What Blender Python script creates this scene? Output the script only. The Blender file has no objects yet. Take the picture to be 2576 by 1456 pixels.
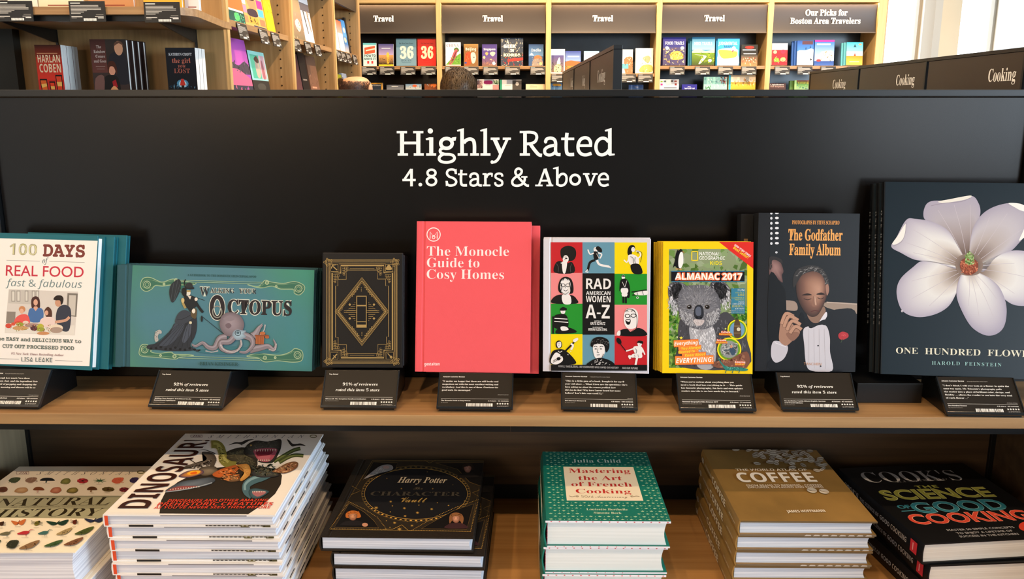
import bpy, bmesh, math, random, os
from mathutils import Vector, Matrix
from mathutils.geometry import tessellate_polygon
R = math.radians
S = bpy.context.scene
COL = S.collection

# ------------------------------------------------------------------ camera
F_PX, CX, CY = 2105.0, 1288.0, 728.0
EYE = Vector((0, 0, 1.45))
PITCH, YAW = R(12.25), 0.0124
cam = bpy.data.cameras.new('camera')
cam.lens = F_PX / 2576 * 36
cam.sensor_width = 36
cam.clip_start = 0.05
camo = bpy.data.objects.new('camera', cam)
COL.objects.link(camo)
camo.location = EYE
camo.rotation_euler = (R(90) - PITCH, 0, YAW)
S.camera = camo
FW = Vector((-math.sin(YAW) * math.cos(PITCH), math.cos(YAW) * math.cos(PITCH), -math.sin(PITCH)))
RT = Vector((math.cos(YAW), math.sin(YAW), 0))
UP = RT.cross(FW)

# ------------------------------------------------------------------ world, lamps, exposure
world = bpy.data.worlds.new('world')
S.world = world
world.use_nodes = True
bg = world.node_tree.nodes['Background']
bg.inputs[0].default_value = (0.86, 0.93, 1.0, 1)
bg.inputs[1].default_value = 5.0
S.view_settings.view_transform = 'Standard'
S.view_settings.look = 'None'
S.view_settings.gamma = 1
S.view_settings.use_curve_mapping = False
S.view_settings.exposure = 0.0
S.cycles.use_denoising = True
S.cycles.max_bounces = 6
S.cycles.diffuse_bounces = 3
S.cycles.glossy_bounces = 3
S.cycles.sample_clamp_indirect = 3

WARM = (1.0, 0.69, 0.41)
COOL = (0.60, 0.80, 1.0)
def spot(x, y, z, tx, ty, tz, watts, cone=60, blend=0.5, col=WARM, rad=0.035):
    l = bpy.data.lights.new('spot_lamp', 'SPOT')
    l.energy = watts; l.color = col; l.spot_size = R(cone); l.spot_blend = blend; l.shadow_soft_size = rad
    o = bpy.data.objects.new('spot_lamp', l); COL.objects.link(o)
    o.location = (x, y, z)
    o.rotation_euler = (Vector((tx, ty, tz)) - Vector((x, y, z))).to_track_quat('-Z', 'Y').to_euler()
def area(x, y, z, tx, ty, tz, sx, sy, watts, col):
    l = bpy.data.lights.new('area_lamp', 'AREA')
    l.shape = 'RECTANGLE'; l.size = sx; l.size_y = sy; l.energy = watts; l.color = col
    o = bpy.data.objects.new('area_lamp', l); COL.objects.link(o)
    o.location = (x, y, z)
    o.rotation_euler = (Vector((tx, ty, tz)) - Vector((x, y, z))).to_track_quat('-Z', 'Y').to_euler()
# track spots over the aisle in front of the table and over the next aisle behind it, window light from the right
for x, p in ((-2.1, 48), (-1.15, 46), (-0.2, 43), (.75, 33), (1.7, 24)):
    spot(x, .10, 3.0, x * .9, 1.42, .9, p, 75, .6)
for x, p in ((-1.6, 38), (-.5, 38), (.6, 33), (1.7, 24)):
    spot(x, 1.80, 3.0, x, 1.30, .9, p, 70, .6)
area(5.1, -4.1, 2.0, 3.0, 2.0, 1.3, 1.9, 1.9, 56, COOL)
area(6.1, -1.6, 1.8, 0, 1.2, .8, 2.0, 2.2, 290, COOL)
area(6.1, .8, 1.8, 0, 1.3, .8, 2.0, 2.2, 95, COOL)
area(-2.15, -3.4, 2.35, -.8, 1.5, 1.2, 1.6, .8, 60, WARM)  # warm lamp added out of view to lay a glow on the header
for x in (-2.0, -1.2): spot(x, 2.2, 3.0, x, 3.4, 1.7, 60, 80, .6)
for y in (3.6, 4.8, 6.0): spot(-.2, y, 3.1, -1.25, y + .2, 1.6, 110, 80, .6)
for x in (-.4, .6, 1.6, 2.6): spot(x, 5.6, 3.1, x, 7.3, 1.7, 170, 80, .6)
area(1.0, 5.0, 3.2, 1.0, 5.2, 0, 5, 3, 80, (1, .85, .68))
area(6.0, 4.6, 1.8, 1.5, 5.5, 1.6, 3, 2, 130, COOL)
spot(.9, 4.4, 3.1, 2.4, 5.0, 1.6, 110, 70, .6)  # spot added to brighten the Cooking header lettering, not a known fixture
spot(-.5, 3.4, 3.1, .4, 4.6, 1.6, 30, 50, .6)
for x in (-1.15, -.24, .667, 1.578, 2.48): area(x, 7.204, 2.289, x, 7.245, 2.12, .84, .008, 4.5, (1, .74, .45))   # strips under the sign beams

# ------------------------------------------------------------------ materials
def lin(c):
    if isinstance(c, str):
        c = [int(c[i:i + 2], 16) / 255 for i in (0, 2, 4)]
    return tuple(((v + .055) / 1.055) ** 2.4 if v > .04045 else v / 12.92 for v in c[:3])
MATS = {}
def mat(name, col='808080', rough=.5, metal=0, spec=.5, emit=0):
    if name in MATS: return MATS[name]
    m = bpy.data.materials.new(name); m.use_nodes = True
    b = m.node_tree.nodes['Principled BSDF']
    b.inputs['Base Color'].default_value = (*lin(col), 1)
    b.inputs['Roughness'].default_value = rough
    b.inputs['Metallic'].default_value = metal
    b.inputs['Specular IOR Level'].default_value = spec
    if emit:
        b.inputs['Emission Color'].default_value = (*lin(col), 1); b.inputs['Emission Strength'].default_value = emit
    MATS[name] = m
    return m
def nodes(m):
    nt = m.node_tree
    return nt.nodes, nt.links, nt.nodes['Principled BSDF']
def noise_mat(name, c1, c2, scale, rough=.5, spec=.5, detail=4, bump=0, lo=.3, hi=.7, rvar=0):
    """two colours mixed by a noise stretched by scale (x, y, z) in object space"""
    if name in MATS: return MATS[name]
    m = mat(name, c1, rough, spec=spec); n, l, b = nodes(m)
    tc = n.new('ShaderNodeTexCoord'); mp = n.new('ShaderNodeMapping'); mp.inputs['Scale'].default_value = scale
    nz = n.new('ShaderNodeTexNoise'); nz.inputs['Scale'].default_value = 1; nz.inputs['Detail'].default_value = detail
    cr = n.new('ShaderNodeValToRGB')
    cr.color_ramp.elements[0].position = lo; cr.color_ramp.elements[0].color = (*lin(c1), 1)
    cr.color_ramp.elements[1].position = hi; cr.color_ramp.elements[1].color = (*lin(c2), 1)
    l.new(tc.outputs['Object'], mp.inputs[0]); l.new(mp.outputs[0], nz.inputs['Vector'])
    l.new(nz.outputs['Fac'], cr.inputs[0]); l.new(cr.outputs[0], b.inputs['Base Color'])
    if bump:
        bp = n.new('ShaderNodeBump'); bp.inputs['Strength'].default_value = bump; bp.inputs['Distance'].default_value = .002
        l.new(nz.outputs['Fac'], bp.inputs['Height']); l.new(bp.outputs[0], b.inputs['Normal'])
    return m
def wood(name, c1, c2, along='x', rough=.42):
    s = {'x': (2.5, 60, 60), 'y': (60, 2.5, 60), 'z': (60, 60, 2.5)}[along]
    return noise_mat(name, c1, c2, s, rough, .4, 6, .12)
OAK = wood('oak_along', '957049', 'b48e60')
OAK_E = wood('oak_edge', '9c7748', 'bd9564')
OAK_U = wood('oak_upright', 'a8814f', 'c69d68', 'z')
OAK_D = wood('oak_depth', 'a8814f', 'c69d68', 'y')
OAK_DARK = wood('oak_dark_panel', '3c2e22', '54422f')  # darker brown than the other oak
WALNUT_B = wood('oak_back_panel', '8a6a44', 'a58258')
CREAM = wood('oak_pale_upright', 'c9a469', 'd9b77c', 'z')
CREAMX = wood('oak_pale_beam', 'c9a469', 'd9b77c', 'x')
BLACK = noise_mat('black_laminate', '0e0b0a', '100d0c', (30, 30, 30), .23, .36, 3, .01)
BLACK2 = mat('black_metal', '0c0d0e', .35, .0, .5)
BLACK3 = mat('black_matt_board', '131314', .7)
SIGN = mat('brown_black_sign', '332a23', .4)
ACRYL = mat('dark_acrylic_edge', '1b2024', .18, 0, .6)
VINYL = mat('white_vinyl', 'fbfbf6', .5)
WHITEWALL = mat('white_plaster', 'e9e4da', .85)
GREYWALL = mat('grey_plaster', 'a8a296', .8)
CEIL = mat('ceiling_paint', '45423f', .9)
FLOORM = noise_mat('polished_concrete', '4a4743', '5c5853', (1.2, 1.2, 1.2), .45, .4, 6)
def attr_mat(name, rough, spec=.5, coat=0):
    m = mat(name, 'ffffff', rough, spec=spec); n, l, b = nodes(m)
    a = n.new('ShaderNodeAttribute'); a.attribute_name = 'Col'
    l.new(a.outputs['Color'], b.inputs['Base Color'])
    return m
PRINT = attr_mat('printed_ink', .5, .2)
GLOSS = attr_mat('printed_gloss', .32, .22)
def page_mat(name, c1, c2, axis='Z', freq=900):
    """fine leaf lines across the thickness of a page block"""
    if name in MATS: return MATS[name]
    m = mat(name, c1, .75, spec=.2); n, l, b = nodes(m)
    tc = n.new('ShaderNodeTexCoord'); mp = n.new('ShaderNodeMapping')
    mp.inputs['Scale'].default_value = (3, 3, freq)
    nz = n.new('ShaderNodeTexNoise'); nz.inputs['Scale'].default_value = 1; nz.inputs['Detail'].default_value = 2
    cr = n.new('ShaderNodeValToRGB')
    cr.color_ramp.elements[0].position = .35; cr.color_ramp.elements[0].color = (*lin(c2), 1)
    cr.color_ramp.elements[1].position = .6; cr.color_ramp.elements[1].color = (*lin(c1), 1)
    l.new(tc.outputs['Object'], mp.inputs[0]); l.new(mp.outputs[0], nz.inputs['Vector'])
    l.new(nz.outputs['Fac'], cr.inputs[0]); l.new(cr.outputs[0], b.inputs['Base Color'])
    return m
PAGES = page_mat('paper_leaves', 'f1efea', 'd2d0cc')
PAGES_W = page_mat('paper_leaves_smooth', 'f2f1ec', 'e6e4de', freq=500)
PAGES_G = page_mat('paper_leaves_grey', 'e2e2e6', 'bdbdc6', freq=500)
def cloth(name, c, rough=.75):
    if name in MATS: return MATS[name]
    m = mat(name, c, rough, spec=.3); n, l, b = nodes(m)
    tc = n.new('ShaderNodeTexCoord'); ck = n.new('ShaderNodeTexWave'); ck.inputs['Scale'].default_value = 500
    ck.wave_type = 'BANDS'; ck.bands_direction = 'DIAGONAL'
    bp = n.new('ShaderNodeBump'); bp.inputs['Strength'].default_value = .25; bp.inputs['Distance'].default_value = .0004
    l.new(tc.outputs['Object'], ck.inputs['Vector']); l.new(ck.outputs['Fac'], bp.inputs['Height']); l.new(bp.outputs[0], b.inputs['Normal'])
    return m

# ------------------------------------------------------------------ helpers
def link(o, parent=None):
    COL.objects.link(o)
    if parent is not None: o.parent = parent
    return o
def tag(o, label=None, cat=None, group=None, kind=None):
    if label: o['label'] = label
    if cat: o['category'] = cat
    if group: o['group'] = group
    if kind: o['kind'] = kind
    return o
def empty(name, label, cat, group=None, loc=(0, 0, 0)):
    o = bpy.data.objects.new(name, None); COL.objects.link(o); o.location = loc
    o.empty_display_size = .05
    return tag(o, label, cat, group)
def mesh(name, verts, faces, m, parent=None, smooth=False):
    me = bpy.data.meshes.new(name); me.from_pydata([tuple(v) for v in verts], [], faces); me.validate()
    if m is not None: me.materials.append(m)
    if smooth:
        for p in me.polygons: p.use_smooth = True
    return link(bpy.data.objects.new(name, me), parent)
def box_vf(x0, x1, y0, y1, z0, z1, V, F):
    b = len(V)
    V += [(x, y, z) for z in (z0, z1) for y in (y0, y1) for x in (x0, x1)]
    F += [[b + i for i in q] for q in ((0, 2, 3, 1), (4, 5, 7, 6), (0, 1, 5, 4), (2, 6, 7, 3), (0, 4, 6, 2), (1, 3, 7, 5))]
def box(name, x0, x1, y0, y1, z0, z1, m, parent=None, bev=0):
    bm = bmesh.new()
    bmesh.ops.create_cube(bm, size=1)
    for v in bm.verts:
        v.co = Vector(((x0 + x1) / 2 + v.co.x * (x1 - x0), (y0 + y1) / 2 + v.co.y * (y1 - y0), (z0 + z1) / 2 + v.co.z * (z1 - z0)))
    if bev:
        bmesh.ops.bevel(bm, geom=bm.edges[:], offset=bev, segments=2, affect='EDGES', profile=.6)
    me = bpy.data.meshes.new(name); bm.to_mesh(me); bm.free()
    me.materials.append(m)
    return link(bpy.data.objects.new(name, me), parent)
def extr(name, prof, a0, a1, m, parent=None, axis='y', smooth=False):
    """prof: list of 2D points; extruded along axis. axis y: (x, z); axis x: (y, z); axis z: (x, y)"""
    def P(p, a): return {'y': (p[0], a, p[1]), 'x': (a, p[0], p[1]), 'z': (p[0], p[1], a)}[axis]
    n = len(prof)
    V = [P(p, a0) for p in prof] + [P(p, a1) for p in prof]
    tri = tessellate_polygon([[Vector((p[0], p[1], 0)) for p in prof]])
    F = [[i, (i + 1) % n, n + (i + 1) % n, n + i] for i in range(n)]
    F += [list(t) for t in tri] + [[n + i for i in t][::-1] for t in tri]
    o = mesh(name, V, F, m, parent)
    bm = bmesh.new(); bm.from_mesh(o.data); bmesh.ops.recalc_face_normals(bm, faces=bm.faces); bm.to_mesh(o.data); bm.free()
    return o
def pix(px, py): return FW + RT * ((px - CX) / F_PX) - UP * ((py - CY) / F_PX)
def at(px, py, y):
    d = pix(px, py); return EYE + d * (y / d.y)
def atz(px, py, z):
    d = pix(px, py); return EYE + d * ((z - EYE.z) / d.z)
def frame(o, org, u, v):
    u = Vector(u).normalized(); v = Vector(v).normalized(); n = u.cross(v)
    m = Matrix.Identity(4)
    for i in range(3): m[i][0], m[i][1], m[i][2], m[i][3] = u[i], v[i], n[i], org[i]
    o.matrix_basis = (o.parent.matrix_basis.inverted() @ m) if o.parent is not None else m
    return o
def leaning(o, x, y, z, th, lean, roll):
    """th turns the right side towards the viewer, lean tips the top back, roll tips in its plane"""
    ct, st = math.cos(th), math.sin(th)
    u = Vector((ct, -st, 0)); b = Vector((st, ct, 0)); v = Vector((0, 0, 1)) * math.cos(lean) + b * math.sin(lean)
    u2 = u * math.cos(roll) - v * math.sin(roll); v2 = v * math.cos(roll) + u * math.sin(roll)
    return frame(o, (x, y, z), u2, v2)
def dup(o, parent=None):
    c = o.copy(); COL.objects.link(c)
    if parent is not None: c.parent = parent
    for ch in list(o.children): dup(ch, c)
    return c

# ------------------------------------------------------------------ type
FDIR = bpy.utils.system_resource('DATAFILES', path='fonts')
def load_font(fn):
    try: return bpy.data.fonts.load(os.path.join(FDIR, fn))
    except Exception: return None
MATHF = load_font('NotoSansMath-Regular.woff2')
MONO = load_font('DejaVuSansMono.woff2')
UPC = {'sb': 0x1D400, 'si': 0x1D434, 'sbi': 0x1D468, 'sn': 0x1D5A0, 'snb': 0x1D5D4, 'sni': 0x1D608, 'snbi': 0x1D63C, 'tt': 0x1D670, 'scr': 0x1D4D0, 'fr': 0x1D56C}
DG = {'sb': 0x1D7CE, 'sbi': 0x1D7CE, 'snb': 0x1D7EC, 'snbi': 0x1D7EC, 'sn': 0x1D7E2, 'sni': 0x1D7E2, 'tt': 0x1D7F6}
def conv(t, k):
    if k not in UPC: return t
    o = ''
    for c in t:
        if 'A' <= c <= 'Z': o += chr(UPC[k] + ord(c) - 65)
        elif 'a' <= c <= 'z': o += '\u210e' if (k == 'si' and c == 'h') else chr(UPC[k] + 26 + ord(c) - 97)
        elif '0' <= c <= '9' and k in DG: o += chr(DG[k] + ord(c) - 48)
        else: o += c
    return o
_tc = {}
_cur = bpy.data.curves.new('type', 'FONT'); _cur.dimensions = '2D'
_tob = bpy.data.objects.new('type', _cur)
def glyphs(t, k='g', res=3, off=0, space=1.0):
    """flat triangles of a line of type: (points, triangles, width), cap height 1, starting at x = 0"""
    key = (t, k, res, off, space)
    if key in _tc: return _tc[key]
    def run(txt):
        _cur.body = txt; _cur.font = MATHF if (k in UPC and MATHF) else _defont
        _cur.resolution_u = res; _cur.offset = off; _cur.space_character = space; _cur.size = 1
        me = _tob.to_mesh(); me.calc_loop_triangles()
        v = [(p.co.x, p.co.y) for p in me.vertices]; f = [tuple(q.vertices) for q in me.loop_triangles]
        _tob.to_mesh_clear(); return v, f
    kk = ('cap', k)
    if kk not in _tc:
        v, _ = run(conv('H', k)); _tc[kk] = max(p[1] for p in v)
    cap = _tc[kk]
    v, f = run(conv(t, k))
    if not v: return [], [], 1
    x0 = min(p[0] for p in v); w = max(p[0] for p in v) - x0
    r = ([((p[0] - x0) / cap, p[1] / cap) for p in v], f, w / cap)
    _tc[key] = r
    return r
_defont = _cur.font
_probe = bpy.data.curves.new('probe', 'FONT'); _defont = _probe.font

def solve(A, b):
    n = len(b)
    for i in range(n):
        p = max(range(i, n), key=lambda r: abs(A[r][i])); A[i], A[p] = A[p], A[i]; b[i], b[p] = b[p], b[i]
        for r in range(i + 1, n):
            k = A[r][i] / A[i][i]
            for c in range(i, n): A[r][c] -= k * A[i][c]
            b[r] -= k * b[i]
    x = [0] * n
    for i in range(n - 1, -1, -1): x[i] = (b[i] - sum(A[i][c] * x[c] for c in range(i + 1, n))) / A[i][i]
    return x
def spline(pts, n=5):
    out = []; m = len(pts)
    for i in range(m):
        p0, p1, p2, p3 = pts[i - 1], pts[i], pts[(i + 1) % m], pts[(i + 2) % m]
        for j in range(n):
            t = j / n
            out.append(tuple(.5 * ((2 * p1[k]) + (-p0[k] + p2[k]) * t + (2 * p0[k] - 5 * p1[k] + 4 * p2[k] - p3[k]) * t * t + (-p0[k] + 3 * p1[k] - 3 * p2[k] + p3[k]) * t ** 3) for k in (0, 1)))
    return out
def ospline(pts, n=5):
    p = [pts[0]] + list(pts) + [pts[-1]]; out = []
    for i in range(1, len(p) - 2):
        p0, p1, p2, p3 = p[i - 1:i + 3]
        for j in range(n):
            t = j / n
            out.append(tuple(.5 * ((2 * p1[k]) + (-p0[k] + p2[k]) * t + (2 * p0[k] - 5 * p1[k] + 4 * p2[k] - p3[k]) * t * t + (-p0[k] + 3 * p1[k] - 3 * p2[k] + p3[k]) * t ** 3) for k in (0, 1)))
    out.append(tuple(pts[-1])); return out
def inside(p, poly):
    c = False; j = len(poly) - 1
    for i in range(len(poly)):
        a, b = poly[i], poly[j]
        if (a[1] > p[1]) != (b[1] > p[1]) and p[0] < (b[0] - a[0]) * (p[1] - a[1]) / (b[1] - a[1]) + a[0]: c = not c
        j = i
    return c

class Art:
    """Ink on a flat cover. Shapes are given in the drawing units of quad (its four corners TL TR BR BL) and mapped
    to the cover's own millimetres (0..w, 0..h); every shape lies a hair above the one before."""
    def __init__(s, w, h, quad=None, clip=True):
        s.w, s.h, s.V, s.F, s.C, s.z, s.clip = w, h, [], [], [], 6e-5, clip
        s.step = 1.2e-5
        if quad is None: quad = [(0, h), (w, h), (w, 0), (0, 0)]
        A, b = [], []
        for (x, y), (X, Y) in zip(quad, [(0, h), (w, h), (w, 0), (0, 0)]):
            A.append([x, y, 1, 0, 0, 0, -X * x, -X * y]); b.append(X)
            A.append([0, 0, 0, x, y, 1, -Y * x, -Y * y]); b.append(Y)
        s.H = solve(A, b) + [1]
    def m(s, p):
        H = s.H; d = H[6] * p[0] + H[7] * p[1] + 1
        return ((H[0] * p[0] + H[1] * p[1] + H[2]) / d, (H[3] * p[0] + H[4] * p[1] + H[5]) / d)
    def add(s, pts, tris, col, mapped=False):
        b = len(s.V)
        for i, p in enumerate(pts):
            q = p if mapped else s.m(p)
            if s.clip: q = (min(max(q[0], 0), s.w), min(max(q[1], 0), s.h))
            s.V.append((q[0], q[1], s.z))
            s.C.append(lin(col[i] if isinstance(col, list) else col))
        for t in tris:
            a, c, d = (s.V[b + i] for i in t)
            ar = (c[0] - a[0]) * (d[1] - a[1]) - (d[0] - a[0]) * (c[1] - a[1])
            if abs(ar) < 1e-13: continue
            s.F.append([b + i for i in (t if ar > 0 else t[::-1])])
    def up(s): s.z += s.step
    def poly(s, pts, col, n=0, up=True):
        if n: pts = spline(pts, n)
        if up: s.up()
        s.add(pts, [list(t) for t in tessellate_polygon([[Vector((p[0], p[1], 0)) for p in pts]])], col)
        return pts
    def rect(s, x0, y0, x1, y1, col, up=True): s.poly([(x0, y0), (x1, y0), (x1, y1), (x0, y1)], col, 0, up)
    def grad(s, x0, y0, x1, y1, c0, c1, horiz=False):
        s.up(); cs = [c0, c1, c1, c0] if horiz else [c0, c0, c1, c1]
        s.add([(x0, y0), (x1, y0), (x1, y1), (x0, y1)], [[0, 1, 2], [0, 2, 3]], cs)
    def ell(s, cx, cy, rx, ry, col, ang=0, n=20, up=True):
        a = R(ang); ca, sa = math.cos(a), math.sin(a); pts = []
        for i in range(n):
            t = 2 * math.pi * i / n; x, y = rx * math.cos(t), ry * math.sin(t)
            pts.append((cx + x * ca - y * sa, cy + x * sa + y * ca))
        s.poly(pts, col, 0, up)
    def ring(s, cx, cy, rx, ry, wd, col, n=28):
        s.line([(cx + rx * math.cos(2 * math.pi * i / n), cy + ry * math.sin(2 * math.pi * i / n)) for i in range(n)], wd, col, True)
    def radial(s, pts, ctr, cin, cout, n=4, rings=4, stops=None):
        """closed outline shaded from cin at ctr to cout at the rim"""
        pts = spline(pts, n) if n else pts; s.up(); a, b = lin(cin), lin(cout); k = len(pts)
        def enc(c): return tuple(1.055 * v ** (1 / 2.4) - .055 if v > .0031308 else v * 12.92 for v in c)
        V, C = [ctr], [cin if not isinstance(cin, str) else enc(a)]
        for r in range(1, rings + 1):
            t = r / rings
            tt = t ** 1.3
            c = enc(tuple(a[i] * (1 - tt) + b[i] * tt for i in range(3)))
            if stops:
                for (t0, c0), (t1, c1) in zip(stops, stops[1:]):
                    if t0 <= t <= t1 + 1e-6: f = (t - t0) / (t1 - t0); p0, p1 = lin(c0), lin(c1); c = enc(tuple(p0[i] * (1 - f) + p1[i] * f for i in range(3)))
            for p in pts: V.append((ctr[0] + (p[0] - ctr[0]) * t, ctr[1] + (p[1] - ctr[1]) * t)); C.append(c)
        T = [[0, 1 + i, 1 + (i + 1) % k] for i in range(k)]
        for r in range(rings - 1):
            for i in range(k):
                p, q = 1 + r * k + i, 1 + r * k + (i + 1) % k
                T += [[p, q, q + k], [p, q + k, p + k]]
        s.add(V, T, C)
    def line(s, pts, wd, col, closed=False, up=True, taper=False):
        if up: s.up()
        n = len(pts); L, T = [], []
        for i, p in enumerate(pts):
            a = pts[i - 1] if (i or closed) else p; b = pts[(i + 1) % n] if (i < n - 1 or closed) else p
            dx, dy = b[0] - a[0], b[1] - a[1]; d = math.hypot(dx, dy) or 1
            w = wd / 2 * ((1 - i / max(1, n - 1)) * .85 + .15 if taper else 1)
            L += [(p[0] - dy / d * w, p[1] + dx / d * w), (p[0] + dy / d * w, p[1] - dx / d * w)]
        for i in range(n if closed else n - 1):
            j = (i + 1) % n; T += [[2 * i, 2 * i + 1, 2 * j + 1], [2 * i, 2 * j + 1, 2 * j]]
        b = len(s.V); s.add(L, T, col)
        for i in range(b, len(s.V)): v = s.V[i]; s.V[i] = (v[0], v[1], v[2] + (i - b) * 2.5e-7)   # crossing strokes never share a plane
    def box(s, x0, y0, x1, y1, wd, col):
        s.up()
        for a in ((x0, y0, x1, y0 + wd), (x0, y1 - wd, x1, y1), (x0, y0, x0 + wd, y1), (x1 - wd, y0, x1, y1)): s.rect(*a, col, up=False)
    def text(s, t, k, x0, y0, x1, y1, cap, col, res=2, off=0, space=1.0, shear=0, up=False, wob=0):
        """t set along the base line (x0, y0)-(x1, y1), stretched to fill it, capitals cap drawing units tall"""
        if up: s.up()
        g, tr, wd = glyphs(t, k, res, off, space)
        if not g: return
        A, B = Vector(s.m((x0, y0))), Vector(s.m((x1, y1))); b = (B - A) / wd
        mx, my = (x0 + x1) / 2, (y0 + y1) / 2; dx, dy = x1 - x0, y1 - y0; d = math.hypot(dx, dy)
        M, N = Vector(s.m((mx, my))), Vector(s.m((mx + dy / d * cap, my - dx / d * cap)))
        nb = Vector((-b.y, b.x)).normalized(); e = N - M
        hgt = abs(e.dot(nb)) or e.length
        s.add([tuple(A + b * p[0] + (nb * hgt + b.normalized() * shear * hgt) * p[1]) for p in g], tr, col, mapped=True)
    def star(s, cx, cy, r, col, n=5, up=False, inner=.4, ry=None):
        ry = ry or r
        pts = []
        for i in range(2 * n):
            q = 1 if i % 2 == 0 else inner; a = math.pi * i / n - math.pi / 2
            pts.append((cx + r * q * math.cos(a), cy + ry * q * math.sin(a)))
        s.poly(pts, col, 0, up)
    def scatter(s, poly, n, ln, wd, cols, seed=1, ang=None, jit=.6):
        """short tapered strokes strewn inside an outline: fur, leaves, mottling"""
        r = random.Random(seed); s.up()
        xs = [p[0] for p in poly]; ys = [p[1] for p in poly]; k = 0; g = 0
        while k < n and g < n * 20:
            g += 1
            p = (r.uniform(min(xs), max(xs)), r.uniform(min(ys), max(ys)))
            if not inside(p, poly): continue
            k += 1
            a = (ang(p) if callable(ang) else (ang if ang is not None else r.uniform(0, 6.28))) + r.uniform(-jit, jit)
            l, w = ln * r.uniform(.5, 1.2), wd * r.uniform(.5, 1.2); ca, sa = math.cos(a), math.sin(a)
            if k % 40 == 0: s.up()
            s.add([(p[0] + l * ca, p[1] + l * sa), (p[0] - w * sa, p[1] + w * ca), (p[0] - l * .6 * ca, p[1] - l * .6 * sa), (p[0] + w * sa, p[1] - w * ca)], [[0, 1, 2], [0, 2, 3]], r.choice(cols))
    def build(s, name, parent, m=None, z=0):
        me = bpy.data.meshes.new(name)
        me.from_pydata([(v[0], v[1], v[2] + z) for v in s.V], [], s.F)
        me.materials.append(m or PRINT)
        a = me.color_attributes.new('Col', 'FLOAT_COLOR', 'POINT')
        a.data.foreach_set('color', [x for c in s.C for x in (*c, 1)])
        return link(bpy.data.objects.new(name, me), parent)
# ------------------------------------------------------------------ setting
def struct(name, o): o.name = name; o['kind'] = 'structure'; return o
struct('floor', box('floor', -2.7, 6.2, -4.2, 8.2, -.1, 0, FLOORM))
struct('ceiling', box('ceiling', -2.7, 6.2, -4.2, 8.2, 3.4, 3.5, CEIL))
struct('wall_left', box('wall_left', -2.8, -2.7, -4.2, 8.2, 0, 3.4, WHITEWALL))
def wall_open(name, rng, holes, z0, z1, y0, y1, m, axis):
    V, F = [], []
    def add(a, b, c, d):
        if axis == 'x': box_vf(a, b, y0, y1, c, d, V, F)
        else: box_vf(y0, y1, a, b, c, d, V, F)
    p = rng[0]
    for a, b in holes:
        add(p, a, 0, 3.4); add(a, b, 0, z0); add(a, b, z1, 3.4); p = b
    add(p, rng[1], 0, 3.4)
    return struct(name, mesh(name, V, F, m))
wall_open('wall_back', (-2.7, 6.2), [(3.03, 3.47), (3.70, 4.12), (4.5, 5.6)], .5, 3.1, 7.62, 7.8, WHITEWALL, 'x')
wall_open('wall_front', (-2.7, 6.2), [(2.7, 4.2), (4.4, 5.9)], .9, 3.1, -4.35, -4.2, GREYWALL, 'x')
wall_open('wall_right', (-4.2, 8.2), [(-2.6, -.6), (-.2, 1.8), (2.6, 4.4), (5.0, 7.0)], .6, 3.0, 6.2, 6.35, WHITEWALL, 'y')
def window(n, a, b, z0, z1, y, axis):
    w = empty('window_%d' % n, None, None); w['kind'] = 'structure'
    def bx(nm, p, q, c, d, t=.03):
        if axis == 'x': box(nm, p, q, y - t, y + t, c, d, GREYWALL, w)
        else: box(nm, y - t, y + t, p, q, c, d, GREYWALL, w)
    bx('window_jamb', a, a + .025, z0, z1); bx('window_jamb', b - .025, b, z0, z1)
    bx('window_head', a, b, z1 - .03, z1); bx('window_sill', a, b, z0, z0 + .03)
for n, (a, b) in enumerate([(3.03, 3.47), (3.70, 4.12), (4.5, 5.6)]): window(n + 1, a, b, .5, 3.1, 7.7, 'x')
for n, (a, b) in enumerate([(-2.6, -.6), (-.2, 1.8), (2.6, 4.4), (5.0, 7.0)]): window(n + 4, a, b, .6, 3.0, 6.27, 'y')
for n, (a, b) in enumerate([(2.7, 4.2), (4.4, 5.9)]): window(n + 8, a, b, .9, 3.1, -4.28, 'x')
struct('trim_1', box('trim_1', 3.47, 3.53, 7.42, 7.62, 0, 3.4, GREYWALL))
struct('trim_2', box('trim_2', 3.53, 3.70, 7.44, 7.62, 0, 3.4, noise_mat('beige_plaster', 'b9a88c', 'c3b294', (2, 2, 2), .8)))

# ------------------------------------------------------------------ the display table unit in front
G = empty('book_display_unit', 'wide black and oak book display unit whose header says Highly Rated', 'display shelf')
def gb(name, *a, **k): return box(name, *a, parent=G, **k)
XL, XR, YB = -.9616, .902, 1.535
hp = gb('header_panel', XL, XR, YB, YB + .02, .944, 1.468, BLACK, bev=.0008)
tr = gb('header_top_rail', -1.4, 1.4, YB - .006, YB + .042, 1.4695, 1.4815, BLACK2, bev=.001)
gb('header_back_board', -1.4, 1.4, YB + .022, YB + .036, .02, 1.469, BLACK3)
for x0, x1 in ((-1.06, XL - .0015), (XR + .0015, 1.06)):
    gb('upright', x0, x1, YB - .012, YB + .02, .02, 1.468, BLACK2, bev=.001)
for x0, x1 in ((-1.4, -1.062), (1.062, 1.4)):
    gb('header_panel', x0, x1, YB, YB + .02, .944, 1.468, BLACK, bev=.0008)
gb('shelf_board', -1.38, 1.38, 1.331, 1.5345, .9245, .944, OAK, bev=.0012)
for x0, x1 in ((-1.38, -.0195), (-.0185, 1.38)):
    gb('shelf_rail', x0, x1, 1.338, 1.352, .912, .9243, BLACK2)
gb('shelf_rail', -1.38, 1.38, 1.50, 1.534, .900, .9243, BLACK2)
gb('back_panel', -.9687, .9127, 1.53, 1.5345, .725, .9243, OAK_DARK)
gb('recess_board', -.9687, .9127, 1.5345, 1.55, .66, .725, BLACK3)
gb('side_panel', -.995, -.9687, .96, 1.534, .694, .9243, wood('oak_side_cool_lit', '7d6f58', '98886c', 'z'))  # left side: cool light on the oak put into its greyed colour
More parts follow.
